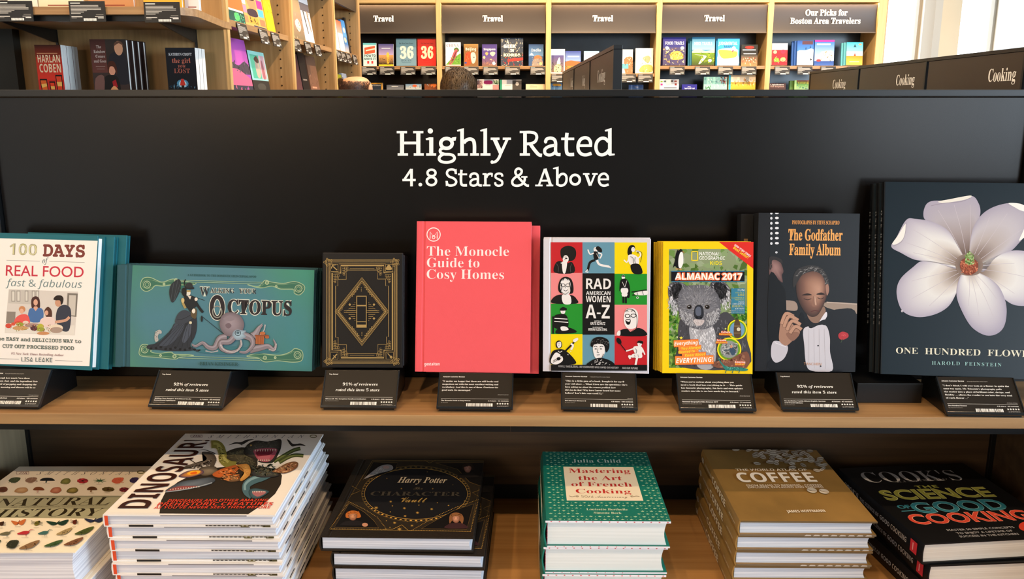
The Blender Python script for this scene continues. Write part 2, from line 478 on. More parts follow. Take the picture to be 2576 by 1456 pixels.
gb('side_panel', .9127, .939, .96, 1.534, .694, .9243, OAK_DARK)
gb('shelf_board', -1.02, .965, .93, 1.5345, .668, .693, wood('oak_lower_shelf', 'a8763f', 'c4935a'), bev=.0012)
gb('base_cabinet', -1.0, .945, 1.0, 1.5345, .06, .667, BLACK3)
gb('plinth', -.96, .9, 1.04, 1.5, 0, .06, BLACK2)

def projpx(P):
    d = Vector(P) - EYE; z = d.dot(FW); return (CX + F_PX * d.dot(RT) / z, CY - F_PX * d.dot(UP) / z)
def crop_quad(cs, ox, oy, sc):
    return [((projpx(c)[0] - ox) * sc, (projpx(c)[1] - oy) * sc) for c in cs]
def headline():
    w, h = XR - XL, .52
    a = Art(w, h, crop_quad([(XL, YB, 1.466), (XR, YB, 1.466), (XR, YB, .946), (XL, YB, .946)], 960, 280, 4.155))
    W = 'fdfdfa'
    def L(p, wd, sp=6): a.line(ospline(p, sp) if sp else p, wd, W)
    def B(*r): a.rect(*r, W)
    def P(*p): a.poly(list(p), W, 0)
    # Highly
    for r in ((192, 206, 235, 462), (362, 206, 405, 462), (158, 205, 266, 230), (329, 205, 437, 230), (168, 437, 276, 464), (336, 437, 441, 464), (215, 316, 385, 345)): B(*r)
    a.ell(509, 205, 28, 28, W); B(498, 272, 540, 462); P((460, 284), (500, 271), (520, 271), (520, 300), (464, 300)); B(466, 437, 570, 464)
    a.ring(678, 335, 60, 52, 37, W); P((715, 290), (740, 272), (781, 267), (774, 306), (735, 312))
    L([(648, 384), (616, 398), (616, 428), (655, 447), (712, 450), (748, 462), (762, 490), (742, 518), (690, 533), (632, 527), (602, 502), (612, 468), (648, 447)], 30)
    B(822, 192, 860, 462); P((788, 196), (822, 184), (860, 176), (860, 205), (792, 211)); B(795, 437, 900, 464); B(926, 437, 1019, 464)
    L([(858, 330), (885, 302), (925, 290), (958, 305), (970, 350), (970, 445)], 37)
    B(1064, 192, 1102, 462); P((1030, 196), (1064, 184), (1102, 176), (1102, 205), (1034, 211)); B(1033, 437, 1138, 464)
    L([(1178, 285), (1248, 440)], 42, 0); L([(1318, 282), (1250, 430), (1222, 492), (1188, 526), (1150, 532)], 29)
    a.ell(1155, 530, 17, 19, W); B(1140, 274, 1232, 298); B(1266, 274, 1353, 298)
    # Rated
    B(1480, 206, 1518, 462); B(1444, 204, 1500, 228); B(1444, 437, 1551, 464)
    L([(1492, 219), (1555, 218), (1606, 232), (1622, 272), (1604, 316), (1560, 336), (1510, 340)], 30)
    L([(1548, 332), (1592, 395), (1640, 450), (1676, 460)], 36)
    L([(1712, 318), (1726, 290), (1764, 279), (1802, 292), (1818, 330), (1818, 415), (1832, 447), (1870, 452)], 34)
    L([(1822, 352), (1752, 366), (1708, 396), (1710, 440), (1748, 456), (1790, 446), (1822, 415)], 32); a.ell(1714, 316, 17, 20, W)
    L([(1938, 224), (1931, 290), (1931, 405), (1950, 448), (2012, 450)], 36); B(1877, 274, 2013, 300)
    B(2052, 344, 2198, 372); L([(2183, 360), (2182, 318), (2158, 284), (2118, 276), (2078, 296), (2054, 350), (2058, 408), (2090, 446), (2140, 454), (2194, 438)], 34)
    L([(2372, 318), (2335, 284), (2290, 284), (2250, 322), (2240, 385), (2262, 440), (2306, 454), (2350, 436), (2380, 400)], 34)
    B(2366, 190, 2404, 455); P((2332, 196), (2366, 184), (2404, 173), (2404, 205), (2336, 211)); P((2366, 440), (2436, 441), (2436, 458), (2380, 466))
    # 4.8 Stars & Above
    L([(310, 604), (236, 716)], 24, 0); B(218, 705, 357, 729); B(299, 600, 327, 783); a.ell(405, 765, 20, 19, W)
    a.ring(522, 643, 42, 34, 25, W); a.ring(521, 729, 49, 42, 26, W)
    L([(776, 652), (768, 618), (733, 606), (695, 618), (684, 650), (705, 680), (754, 700), (780, 732), (764, 764), (722, 775), (690, 764), (680, 728)], 25)
    P((765, 612), (784, 600), (787, 655), (770, 655)); P((668, 726), (686, 726), (692, 770), (672, 783))
    L([(835, 610), (831, 660), (831, 742), (846, 770), (893, 772)], 27); B(799, 648, 894, 667)
    L([(925, 686), (936, 660), (968, 648), (998, 660), (1007, 690), (1007, 748), (1018, 770), (1048, 774)], 25); a.ell(929, 684, 12, 14, W)
    L([(1008, 704), (956, 712), (930, 735), (932, 765), (960, 776), (990, 768), (1008, 746)], 23)
    B(1072, 646, 1098, 782); B(1055, 646, 1085, 664); B(1057, 764, 1137, 783); L([(1094, 692), (1108, 664), (1134, 652), (1158, 656)], 24); P((1146, 646), (1163, 648), (1160, 684), (1146, 684))
    L([(1262, 682), (1256, 658), (1226, 649), (1196, 660), (1192, 690), (1224, 710), (1258, 730), (1258, 764), (1224, 777), (1194, 766), (1186, 740)], 23)
    L([(1540, 776), (1504, 766), (1420, 676), (1398, 636), (1412, 604), (1440, 599), (1464, 620), (1452, 655), (1396, 690), (1366, 728), (1376, 766), (1420, 777), (1468, 760), (1494, 722), (1496, 688)], 25); B(1460, 676, 1524, 692)
    L([(1706, 600), (1644, 772)], 21, 0); L([(1708, 598), (1766, 774)], 31, 0); B(1662, 713, 1750, 733); B(1605, 765, 1682, 783); B(1722, 765, 1794, 783)
    B(1822, 590, 1850, 770); P((1790, 592), (1822, 583), (1850, 574), (1850, 600), (1794, 604)); L([(1846, 694), (1870, 660), (1905, 654), (1930, 680), (1930, 730), (1908, 765), (1870, 776), (1836, 762)], 25)
    a.ring(2022, 713, 49, 50, 27, W); L([(2136, 655), (2180, 775)], 30, 0); L([(2230, 655), (2182, 775)], 20, 0); B(2104, 645, 2172, 663); B(2200, 645, 2258, 663)
    B(2272, 701, 2376, 720); L([(2364, 710), (2360, 676), (2334, 652), (2300, 656), (2275, 684), (2272, 730), (2292, 766), (2330, 776), (2372, 763)], 25)
    o = a.build('headline_lettering', G, VINYL); o.location = (XL, YB - .0002, .946); o.rotation_euler = (R(90), 0, 0)
    o['label'] = 'white lettering Highly Rated 4.8 Stars & Above'
headline()

# ------------------------------------------------------------------ wall bookcases at the back
DF = 7.2
POSTS = [-1.60, -.695, .212, 1.122, 2.034, 2.928]
def lettering(parent, name, lines, org, u, v, m=VINYL, k='sb', off=0):
    """lines: (text, centre u, base v, cap, width)"""
    a = Art(1, 1, None, clip=False)
    for t, cu, bv, cap, wd in lines:
        # drawing units with y upwards here, so the base line runs left to right and caps go up
        g, trs, w0 = glyphs(t, k, 2, off); sx = wd / w0
        a.add([(cu - wd / 2 + p[0] * sx, bv + p[1] * cap) for p in g], trs, 'fdfdfa', mapped=True)
    return frame(a.build(name, parent, m), org, u, v)
bay_lab = ['oak wall bookcase under the first Travel sign, half hidden by the side shelves', 'oak wall bookcase with Travel sign behind the brown-haired head',
           'oak wall bookcase with Travel sign behind the short black Cooking row', 'oak wall bookcase with Travel sign holding the blue and green trail guides',
           'oak wall bookcase beside the windows with sign for Boston area travelers']
for i in range(5):
    x0, x1 = POSTS[i] + .0215, POSTS[i + 1] - .0215
    B_ = empty('wall_bookcase', bay_lab[i], 'bookcase', 'oak travel bookcases along the back wall')
    def wb(name, *a, **k): return box(name, *a, parent=B_, **k)
    wb('upright', POSTS[i] - .021, POSTS[i] + .021, DF, DF + .36, 0, 2.42, CREAM, bev=.002)
    if i == 4:
        wb('upright', POSTS[5] - .021, POSTS[5] + .045, DF, DF + .38, 0, 2.42, CREAM, bev=.002)
        wb('side_panel', POSTS[5] + .045, POSTS[5] + .075, DF + .05, DF + .38, 0, 2.42, OAK_U)
    wb('top_beam', x0, x1, DF, DF + .36, 2.292, 2.42, CREAMX, bev=.002)
    wb('back_panel', x0, x1, DF + .34, DF + .36, .1, 2.29, BLACK if i < 2 else noise_mat('black_laminate_blue_sheen', '1e2830', '26323c', (9, 9, 9), .3, .6))  # right-hand bays: bluish daylight reflection painted into the black laminate
    # bowed sign board
    n = 26; pr = [(DF + .02 + .008 * max(0, math.sin(math.pi * j / n)) ** .8, 2.058 + .218 * j / n) for j in range(n + 1)]
    pr += [(p[0] + .012, p[1]) for p in reversed(pr)]
    sg = extr('sign_board', pr, x0 + .003, x1 - .003, SIGN, B_, 'x')
    for p in sg.data.polygons: p.use_smooth = abs(p.normal.x) < .5
    sg.data.set_sharp_from_angle(angle=R(40))
    wb('sign_edge', x0 + .003, x1 - .003, DF + .012, DF + .022, 2.052, 2.058, mat('sign_edge_strip', '6b5b48', .5))
    cx = [965, 1239.5, 1516.5, 1797.5, 2078][i]
    P = at(cx, 46, DF + .02)
    if i < 4: lettering(B_, 'sign_lettering', [('Travel', P.x, 2.147, .047, .168)], (0, DF + .0192, 0), (1, 0, 0), (0, 0, 1), off=.012)
    else: lettering(B_, 'sign_lettering', [('Our Picks for', P.x, 2.19, .046, .345), ('Boston Area Travelers', P.x - .004, 2.125, .047, .575)], (0, DF + .0192, 0), (1, 0, 0), (0, 0, 1), off=.012)
    zs = 1.728 if i == 2 else 1.79
    wb('shelf_board', x0, x1, DF + .01, DF + .34, zs - .026, zs, OAK, bev=.0015)
    for z in (1.43, 1.05, .68, .3): wb('shelf_board', x0, x1, DF + .01, DF + .34, z - .026, z, OAK, bev=.0015)

# ------------------------------------------------------------------ oak bookcases running away along the left
RS = .872; RA = Vector((-1.4214, 4.15, 0)) * RS; RB = Vector((-1.3442, 7.15, 0)) * RS; RD = (RB - RA).normalized(); RN = Vector((-RD.y, RD.x, 0))
TP = [t * RS for t in (.02, 1.09, 2.14, 3.0)]
run_lab = ['oak side bookcase nearest of the three, tilted books and peg holes', 'oak side bookcase in the middle of the receding row', 'oak side bookcase at the far end of the receding row, under a brown sign']
def onrun(px, py, off=0):
    """point of the plane off metres behind the fronts of the left-hand bookcases that shows at a pixel"""
    d = pix(px, py); n = RN; return EYE + d * (((RA + n * off) - EYE).dot(n) / d.dot(n))
def hole_strip(parent, org, u, v, ys, zs):
    a = Art(1, 1, None, clip=False)
    for y in ys:
        for z in zs: a.ell(y, z, .0045, .0045, '3a2a18', n=8, up=False)
    o = a.build('peg_holes', parent, PRINT); frame(o, org, u, v)
    o['kind'] = 'stuff'; return o
for i in range(3):
    B_ = empty('side_bookcase', run_lab[i], 'bookcase', 'oak bookcases receding along the left')
    m = Matrix.Identity(4)
    for k in range(3): m[k][0], m[k][1], m[k][2], m[k][3] = RD[k], RN[k], (0, 0, 1)[k], RA[k]
    B_.matrix_basis = m
    def wb(name, *a, **k): return box(name, *a, parent=B_, **k)
    t0, t1 = TP[i] + .022, TP[i + 1] - .022
    wb('upright', TP[i] - .0205, TP[i] + .0215, 0, .34, 0, 2.6, OAK_U, bev=.0015)
    if i == 2: wb('upright', TP[3] - .0215, TP[3] + .04, 0, .34, 0, 2.6, OAK_U, bev=.0015)
    wb('upright_trim', TP[i] - .012, TP[i] + .016, -.008, 0, 0, 2.6, CREAM)
    wb('back_panel', t0, t1, .325, .34, 0, 2.6, WALNUT_B)
    for z in (1.818, 1.4936, 1.12, .7, .3): wb('shelf_board', t0, t1, .012, .324, z - .027, z, OAK, bev=.0015)
    wb('shelf_board', t0, t1, .05, .324, 2.135, 2.16, WALNUT_B)
    wb('sign_board', t0, t1, .012, .03, 2.113, 2.4, SIGN)
    # peg holes on the far inner side, one column near the front
    P = RA + RD * (t1 - .0005)
    hole_strip(B_, (P.x, P.y, 0), (-RN.x, -RN.y, 0), (0, 0, 1), (-.06,), [1.52 + .045 * j for j in range(22)])

# ------------------------------------------------------------------ oak shelf unit facing us at the far left
E_ = empty('wall_shelf_unit', 'oak shelf unit at far left with jutting round-cornered shelf on black brackets', 'shelf unit')
def eb(name, *a, **k): return box(name, *a, parent=E_, **k)
xa, xb = at(55, 140, 3.6).x, at(567, 140, 3.6).x
eb('back_panel', xa, xb, 3.6, 3.62, 0, 2.6, wood('oak_wall_panel', 'a07c4c', 'b58f5c', 'z'))
eb('end_board', xa - .9, xa, 3.55, 3.62, 0, 1.79, mat('green_black_board', '23241f', .6))
# shelf with a rounded front corner
P0, P1, P2 = at(470, 20, 3.06), at(505, 24, 3.1), at(550, 50, 3.5)
fr = [(-2.6, 3.02), (-1.26, 3.02)] + [(-1.26 + .10 * math.sin(R(a)), 3.12 - .10 * math.cos(R(a))) for a in range(10, 91, 10)] + [(-1.205, 3.5), (-1.205, 3.598), (-2.6, 3.598)]
extr('shelf_board', fr, 1.766, 1.792, OAK, E_, 'z')
eb('shelf_rail', -2.6, -1.3, 3.05, 3.07, 1.747, 1.7655, BLACK2)
for px in (137, 489):
    x = at(px, 90, 3.58).x
    extr('bracket', [(3.2, 1.7655), (3.598, 1.7655), (3.598, 1.715), (3.56, 1.715)], x - .003, x + .003, BLACK2, E_, 'x')
    eb('slotted_upright', x - .004, x + .004, 3.592, 3.5995, 1.69, 1.765, BLACK2)
eb('shelf_board', -2.6, xb, 3.22, 3.598, 1.475, 1.50, OAK, bev=.001)
eb('cabinet', -2.6, xb, 3.25, 3.598, 0, 1.47, OAK_DARK)

# ------------------------------------------------------------------ rows of low black Cooking units
def unit_row(org, length, n, labs, side_px, texts):
    d = pix(1245, 271); d = Vector((d.x, d.y, 0)).normalized(); nx = Vector((-d.y, d.x, 0))   # nx points left
    for i in range(n):
        U = empty('low_bookcase', labs[i], 'bookcase', 'black low units with Cooking headers')
        m = Matrix.Identity(4)
        for k in range(3): m[k][0], m[k][1], m[k][2], m[k][3] = d[k], nx[k], (0, 0, 1)[k], (Vector(org) + d * length * i)[k]
        U.matrix_basis = m
        box('header_panel', .018, length - .018, -.035, -.004, 1.30, 1.705, SIGN, U, .001)
        box('header_top_rail', 0, length - .001, -.041, .0, 1.706, 1.724, BLACK2, U, .001)
        box('end_post', -.0, .016, -.041, .0, .05, 1.7055, BLACK2, U, .001)
        if i == n - 1: box('end_post', length - .016, length, -.041, .0, .05, 1.7055, BLACK2, U, .001)
        box('body', .018, length - .018, -.3, .26, .05, 1.0, BLACK3, U)
        box('shelf_board', .018, length - .018, -.3, .26, 1.001, 1.025, OAK, U)
        if texts[i]:
            (ax, ay), (bx, by), cap = texts[i]
            def hit(px, py):
                dd = pix(px, py); o = Vector(org) + nx * .0; return EYE + dd * ((o - EYE).dot(nx) / dd.dot(nx))
            A, B = hit(ax, ay), hit(bx, by); w = (B - A).length
            o = lettering(U, 'header_lettering', [('Cooking', 0, 0, cap, w)], ((A + B) / 2) + nx * -.0035 + Vector((0, 0, 0)), -d, (0, 0, 1), k='sb')
unit_row((2.345, 3.12, 0), .905, 4,
         ['low black Cooking unit partly outside the frame at the right edge', 'low black unit with the largest fully shown Cooking header', 'low black unit with the middle Cooking header of the right row', 'low black unit with the small Cooking header next to the Boston travel shelves'],
         0, [None, ((2483, 205), (2552, 203), .062), ((2252, 214), (2298, 213), .062), ((2093, 222), (2125, 221.5), .062)])
unit_row((.405, 3.88, 0), .97, 3,
         ['low black Cooking unit whose tall dark end post stands before the Travel shelves', 'low black Cooking unit in the middle of the short dark row', 'low black Cooking unit farthest back in the short dark row'],
         0, [((1501, 207), (1520, 205), .062), ((1463, 216), (1470, 215), .062), ((1434, 219), (1440, 218), .062)])
# ------------------------------------------------------------------ books
def plate(name, prof, h0, h1, m, parent): return extr(name, prof, h0, h1, m, parent, 'y')
def book(name, label, cat, group, w, h, t, cov, pg, spine=None, bt=.0028, sq=.003, bulge=0, hinge=0, soft=False, M=None):
    """origin at the lower left corner of the front cover; x across, y up, the book goes back to z = -t"""
    o = empty(name, label, cat, group)
    spine = spine or cov
    c = .0006
    if soft: bt, sq = .0005, .0
    x0 = hinge and .0 or 0
    fr = [(0, 0)]
    if hinge: fr += [(hinge, 0), (hinge + .0015, -.0011), (hinge + .004, -.0011), (hinge + .0055, 0)]
    fr += [(w - c, 0), (w, -c), (w, -bt), (0, -bt)]
    plate('front_cover', fr, 0, h, cov, o)
    plate('back_cover', [(0, -t), (w, -t), (w, -t + bt), (0, -t + bt)], 0, h, cov, o)
    n = 8
    out = [(-bt * .6 - bulge * math.sin(math.pi * j / n), -t * j / n) for j in range(n + 1)]
    inn = [(.0002 - max(0, bulge - .0005) * math.sin(math.pi * j / n), -t * j / n) for j in range(n, -1, -1)]
    sp = plate('spine', out + inn, 0, h, spine, o)
    e = w - sq - (0 if soft else .0005)
    dish = min(.004, t * .12) if not soft else 0
    pr = [(.0006, -bt - .0002)] + [(e - dish * math.sin(math.pi * j / 6), -bt - .0002 - (t - 2 * bt - .0004) * j / 6) for j in range(7)] + [(.0006, -t + bt + .0002)]
    plate('page_block', pr, sq, h - sq, pg, o)
    if M is not None: o.matrix_basis = M
    return o
def pose(x, y, th, lean, roll, z=.997):
    ct, st = math.cos(th), math.sin(th)
    u = Vector((ct, -st, 0)); b = Vector((st, ct, 0)); v = Vector((0, 0, 1)) * math.cos(lean) + b * math.sin(lean)
    u2 = u * math.cos(roll) - v * math.sin(roll); v2 = v * math.cos(roll) + u * math.sin(roll); n = u2.cross(v2)
    m = Matrix.Identity(4)
    for i in range(3): m[i][0], m[i][1], m[i][2], m[i][3] = u2[i], v2[i], n[i], (x, y, z)[i]
    return m
def flat(x, y, z, rot):
    u = Vector((math.cos(rot), math.sin(rot), 0)); v = Vector((-math.sin(rot), math.cos(rot), 0)); m = Matrix.Identity(4)
    for i in range(3): m[i][0], m[i][1], m[i][2], m[i][3] = u[i], v[i], (0, 0, 1)[i], (x, y, z)[i]
    return m
def cover_art(M, w, h, ox, oy, sc, clip=True):
    """ink for a front cover; drawing units are image pixels of an enlarged crop, mapped through the camera projection"""
    return Art(w, h, crop_quad([M @ Vector(c) for c in ((0, h, 0), (w, h, 0), (w, 0, 0), (0, 0, 0))], ox, oy, sc), clip)
def offset_copy(o, dx, dy, dz, label, rot=0):
    c = dup(o); c.matrix_basis = o.matrix_basis @ Matrix.Translation((dx, dy, dz)) @ Matrix.Rotation(rot, 4, 'Z'); c['label'] = label
    return c
def noart(o):
    for ch in list(o.children):
        if 'picture' in ch.name or 'lettering' in ch.name: bpy.data.objects.remove(ch)

# stands that carry the upright books, each with its review card
def card_lines(a, head, small, body, sig, title, by, stars, date, big=None):
    W = 'efece4'
    def T(t, k, x0, y, x1, cap, col=W, **kw): a.text(t, k, x0, y, x1, y, cap, col, 1, **kw)
    T(head, 'snb', 7, 9.3, 7 + len(head) * 1.72, 2.3)
    if small: T(small, 'sn', 11 + len(head) * 1.72, 9.3, 11 + len(head) * 1.72 + len(small) * .95, 1.5, 'b8b4ac')
    if big:
        T(big[0], 'sbi', 33, 30, 33 + big[2], 5.1, shear=-.06); T(big[1], 'sbi', 22, 41, 22 + big[3], 5.1, shear=-.06)
    y = 18.6
    for ln in body:
        T(ln, 'sb', 6.5, y, 6.5 + len(ln) * 1.98, 2.9, off=0); y += 6.0
    if sig: T(sig, 'sni', 122 - len(sig) * 1.15, y + 2, 122, 1.7, 'b8b4ac')
    a.rect(6, 52.2, 122, 52.7, 'cfcac0')
    yy = 57
    for ln in title: T(ln, 'snb', 6.5, yy, 6.5 + len(ln) * 1.62, 2.0); yy += 3.6
    T(by, 'sn', 6.5, yy, 6.5 + len(by) * 1.2, 1.6, '9a958c')
    T(stars, 'snb', 122 - len(stars) * 1.6, 57.2, 122, 2.0)
    for k in range(5): a.star(103.5 + 4.3 * k, 61.6, 2.1, W)
    T(date, 'sni', 103, 67.2, 122, 1.7)
    a.rect(50, 61.2, 95, 67.4, 'e8e4dc')
    r = random.Random(len(title[0])); x = 51.5; a.up()
    while x < 93:
        wd = r.choice((.4, .6, .9, 1.3)); a.rect(x, 61.2, x + wd, 67.4, r.choice(('26211c', '4a443c', '8a8478')), up=False); x += wd + r.choice((.6, .9, 1.5))
CARDM = mat('card_print_black', '17130f', .4, 0, .3)
def stand(x, y, th, label, back_h, fit, *card):
    """x, y: lower left front corner on the shelf; fit = (front y, base z, lean, thickness) of the books it carries"""
    o = empty('book_stand', label, 'book stand', 'black acrylic book stands on the upper shelf')
    u = Vector((math.cos(th), -math.sin(th), 0)); m = Matrix.Identity(4); d = Vector((math.sin(th), math.cos(th), 0)); z0 = .9443
    for i in range(3): m[i][0], m[i][1], m[i][2], m[i][3] = u[i], d[i], (0, 0, 1)[i], (x, y, z0)[i]
    o.matrix_basis = m
    w = .129; yb, zb, ln, T, xb, tb, rb = fit; sl, cl = math.sin(ln), math.cos(ln); g = .0016
    ds = (x - xb, x + w - xb)
    ys = [yb - math.sin(tb) * s_ - y + math.sin(th) * (k * w) for k, s_ in enumerate(ds)]
    zb = min(zb - math.sin(rb) * s_ for s_ in ds) - z0; yb, yr = min(ys), max(ys)
    A = (yr + T * cl + .004, zb - (yr - yb + T * cl + .004) * math.tan(ln) - g)
    F_ = (.0535, zb - (.0535 - yb) * math.tan(ln) - g)
    extr('stand_body', [(0.002, 0), (.002, .003), (.0465, F_[1] - .0035), F_, A, (A[0], 0)], .004, w - .004, BLACK2, o, 'x')
    B = (A[0] + sl * back_h, A[1] + cl * back_h)
    extr('back_rest', [(A[0] - .0, A[1] - .03), (A[0] + .0002, A[1]), B, (B[0] + .002, B[1]), (A[0] + .003, A[1] - .03)], .02, w - .02, BLACK2, o, 'x')
    a_ = math.atan2(F_[1] - .0035 - .003, .0445)
    cb = box('card_holder', 0, w, 0, .070, -.0016, 0, CARDM, o, .0004); cm = Matrix.Identity(4)
    cu, cv = Vector((1, 0, 0)), Vector((0, math.cos(a_), math.sin(a_))); cn = cu.cross(cv)
    for i in range(3): cm[i][0], cm[i][1], cm[i][2], cm[i][3] = cu[i], cv[i], cn[i], (0, -.0015, .0055)[i]
    cb.matrix_basis = cm
    for xa in (-.0006, w - .0014):
        e = box('side_rail', xa, xa + .002, .0, .0695, -.004, .0016, ACRYL, o, .0005); e.matrix_basis = cm
    lip = box('bottom_lip', 0, w, -.0012, .0035, -.0016, .0024, ACRYL, o, .0004); lip.matrix_basis = cm
    a = Art(.129, .070, [(0, 0), (129, 0), (129, 72), (0, 72)])
    card_lines(a, *card[:8], **(card[8] if len(card) > 8 else {}))
    a.build('card_lettering', cb, PRINT)
    return o
RV = 'Amazon Customer Review'
S5 = dict(big=('92% of reviewers', 'rated this item 5 stars', 61, 76))
stand(-.9555, 1.352, .03, 'black stand under the white and teal family cookbook at the left edge', .11, (1.4265, .999, .235, .047, -.9515, .11, .0121), RV, '50 people found this review helpful',
      ['“I cannot stress enough how much I love these'.replace('“', '"'), 'recipes-they are easy, fast, and the ingredient lists', 'are simple. A little bit of prepping and chopping the', 'night before or in the morning and dinners will be so', 'easy."'],
      '- Chicagolistener', ['100 Days of Real Food: Fast & Fabulous'], 'by Lisa Leake', '4.8 stars - 189 reviews', 'as of 1/21/2017')
stand(-.640, 1.353, .05, 'black stand with 92% card under the wide teal octopus book', .11, (1.42, .9995, .2041, .050, -.7234, -.0224, .0285), 'Top-Rated', '', [], '', ['Walking Your Octopus: A Guidebook to the', 'Domesticated Cephalopod'], 'by Brian Kesinger', '4.9 stars - 65 reviews', 'as of 9/20/2016', S5)
stand(-.344, 1.353, .01, 'black stand with 91% card under the black and gold box', .11, (1.4147, .9995, .2113, .062, -.3544, -.0212, .0062), 'Top-Rated', '', [], '', ['Minecraft: The Complete Handbook Collection'], 'by Stephanie Milton', '4.8 stars - 306 reviews', 'as of 3/10/2017',
      dict(big=('91% of reviewers', 'rated this item 5 stars', 61, 76)))
stand(-.145, 1.349, .015, 'black stand under the coral red book', .11, (1.4049, .9932, .2317, .066, -.1863, .0327, .0003), RV, '', ['"It makes me happy that there are still books and', 'magazines out with the most excellent writing and', 'vocabulary. And this is one of them. Continue the', 'good work. Be encouraged."'],
      '- Amazon Customer', ['The Monocle Guide to Cosy Homes'], 'by Monocle', '4.8 stars - 16 reviews', 'as of 3/14/2017')
stand(.067, 1.350, .04, 'black stand under the white book with coloured portrait squares', .11, (1.4092, .997, .1348, .027, .0385, .1066, -.0139), RV, '- 14 people found this review helpful', ['"This is a little gem of a book. Bought it for my 9-', "year-old niece ... What I love are the questions she's", 'been asking me about the women profiled (how', 'did she do that? Why have I never heard her name', 'before? Isn\'t this one cool!?!)."'],
      '- Mom(CC)', ['Rad American Women A-Z'], 'by Kate Schatz', '4.8 stars - 148 reviews', 'as of 12/17/2016')
stand(.267, 1.347, .02, 'black stand under the yellow koala almanac', .11, (1.4011, .997, .2046, .054, .2453, .0437, -.0066), RV, '', ["\"When you're curious about everything then you", 'need a book that has everything in it. ... This guide', 'has fantastic photography, fun facts and even quizzes', "readers can take to see how much they've learned.\""],
      '- Kristi Bernard', ['National Geographic Kids Almanac 2017'], 'by National Geographic Kids', '4.8 stars - 31 reviews', 'as of 9/20/2016')
stand(.4415, 1.353, .02, 'black stand with 92% card under the black film photo book', .11, (1.4145, .997, .1612, .057, .412, -.0162, .0086), 'Top-Rated', '', [], '', ['The Godfather Family Album (English, German', 'and French Edition)'], 'by Paul Duncan', '4.9 stars - 43 reviews', 'as of 9/13/2016', S5)
stand(.7105, 1.334, .03, 'black stand under the white magnolia book at the right edge', .11, (1.4033, .9965, .238, .047, .6273, .1043, .0025), RV, '- 40 people found this review helpful', ["\"I don't think I will ever look at a flower in quite the", "same way again. Mr. Feinstein's photography pulls", 'the reader into a place of brilliant color, design, and', 'fluidity ... allows the reader to see into the very soul', 'of each flower ..."'],
      '- Anthony O\'Shea', ['One Hundred Flowers'], 'by Harold Feinstein', '4.8 stars - 46 reviews', 'as of 10/17/2016')
# ledge risers under the widest books
for x0, x1, lab in ((.586, .700, 'low black riser block on the shelf beside the magnolia book stand'),):
    r = box('riser_block', x0, x1, 1.40, 1.51, .9443, .980, BLACK2, None, .001); tag(r, lab, 'riser')

# ---- family cookbook, three copies
TEAL = cloth('teal_boards', '1b6874', .5)
D1 = pose(-.9515, 1.4265, .11, .235, .0121, z=.999)
w, h = .192, .238
bk = book('cookbook', 'white and teal family cookbook, front copy of three at left edge', 'book', 'teal cookbooks at the left end', w, h, .0225, TEAL, PAGES_W, sq=.004, M=D1)
a = cover_art(D1, w, h, 0, 560, 2.912)
a.poly([(-60, 112), (727, 133), (655, 1050), (-120, 1030)], 'f4eee8')
a.text('100', 'snb', 66, 234, 270, 240, 84, 'b4b25c'); a.up(); a.text('100', 'sn', 72, 230, 266, 236, 74, 'dedaa0', off=-.01)
a.text('DAYS', 'tt', 313, 243, 622, 250, 86, '7d3f37', off=.022)
a.text('of', 'sbi', 309, 297, 353, 299, 44, '6d7f80')
a.line([(48, 275), (292, 282)], 3, '9b9690'); a.line([(362, 284), (620, 291)], 3, '9b9690')
a.text('REAL FOOD', 'g', 42, 387, 612, 400, 76, 'c43848', 4, .008)
a.text('fast & fabulous', 'sni', 42, 464, 601, 478, 52, '6d8586')
K = [(65, 488), (572, 505), (548, 825), (35, 808)]
a.poly(K, 'd6cfc8'); a.poly([(65, 488), (290, 495), (283, 600), (60, 590)], 'c6c0b8')
for x0, x1 in ((84, 112), (122, 150), (182, 208), (234, 258), (262, 286)): a.rect(x0, 497, x1, 578, '98938a'); a.rect(x0 + 5, 503, x1 - 5, 572, 'd9d5cc')
a.poly([(495, 515), (571, 519), (560, 690), (486, 680)], '7c756c'); a.poly([(508, 530), (558, 532), (550, 680), (500, 676)], 'c9c2b8')
a.poly([(50, 650), (115, 652), (110, 742), (45, 738)], '8d8379'); a.poly([(45, 735), (548, 752), (547, 824), (37, 806)], 'e2dcd3')
a.poly([(232, 560), (262, 538), (290, 560), (292, 625), (262, 640), (234, 625)], '4a2e28', 4); a.ell(262, 584, 16, 23, 'd8a68e'); a.poly([(212, 640), (245, 624), (262, 640), (282, 622), (317, 642), (308, 722), (216, 722)], '4c70a6', 3)
a.poly([(245, 624), (262, 648), (280, 624), (270, 612), (254, 612)], 'd8a68e')
a.poly([(416, 650), (440, 612), (480, 602), (515, 625), (522, 690), (505, 790), (448, 786), (412, 720)], '3a3c48', 4); a.ell(426, 588, 22, 28, 'c8967a', -10); a.poly([(392, 560), (412, 535), (450, 534), (466, 556), (460, 590), (448, 600), (440, 570), (410, 568)], '2c211c', 4)
a.line(ospline([(510, 690), (480, 715), (405, 728)]), 20, 'd09e84')
a.ell(163, 634, 24, 24, 'c88a5e'); a.ell(160, 648, 15, 18, 'e0ae94'); a.poly([(115, 700), (150, 674), (195, 672), (216, 700), (210, 742), (112, 736)], 'e25c56', 4)
a.poly([(328, 640), (352, 616), (378, 640), (380, 690), (352, 700), (330, 670)], '563528', 4); a.ell(342, 660, 13, 18, 'd9a890'); a.poly([(300, 708), (345, 690), (398, 700), (392, 760), (300, 758)], 'e6cdc6', 4)
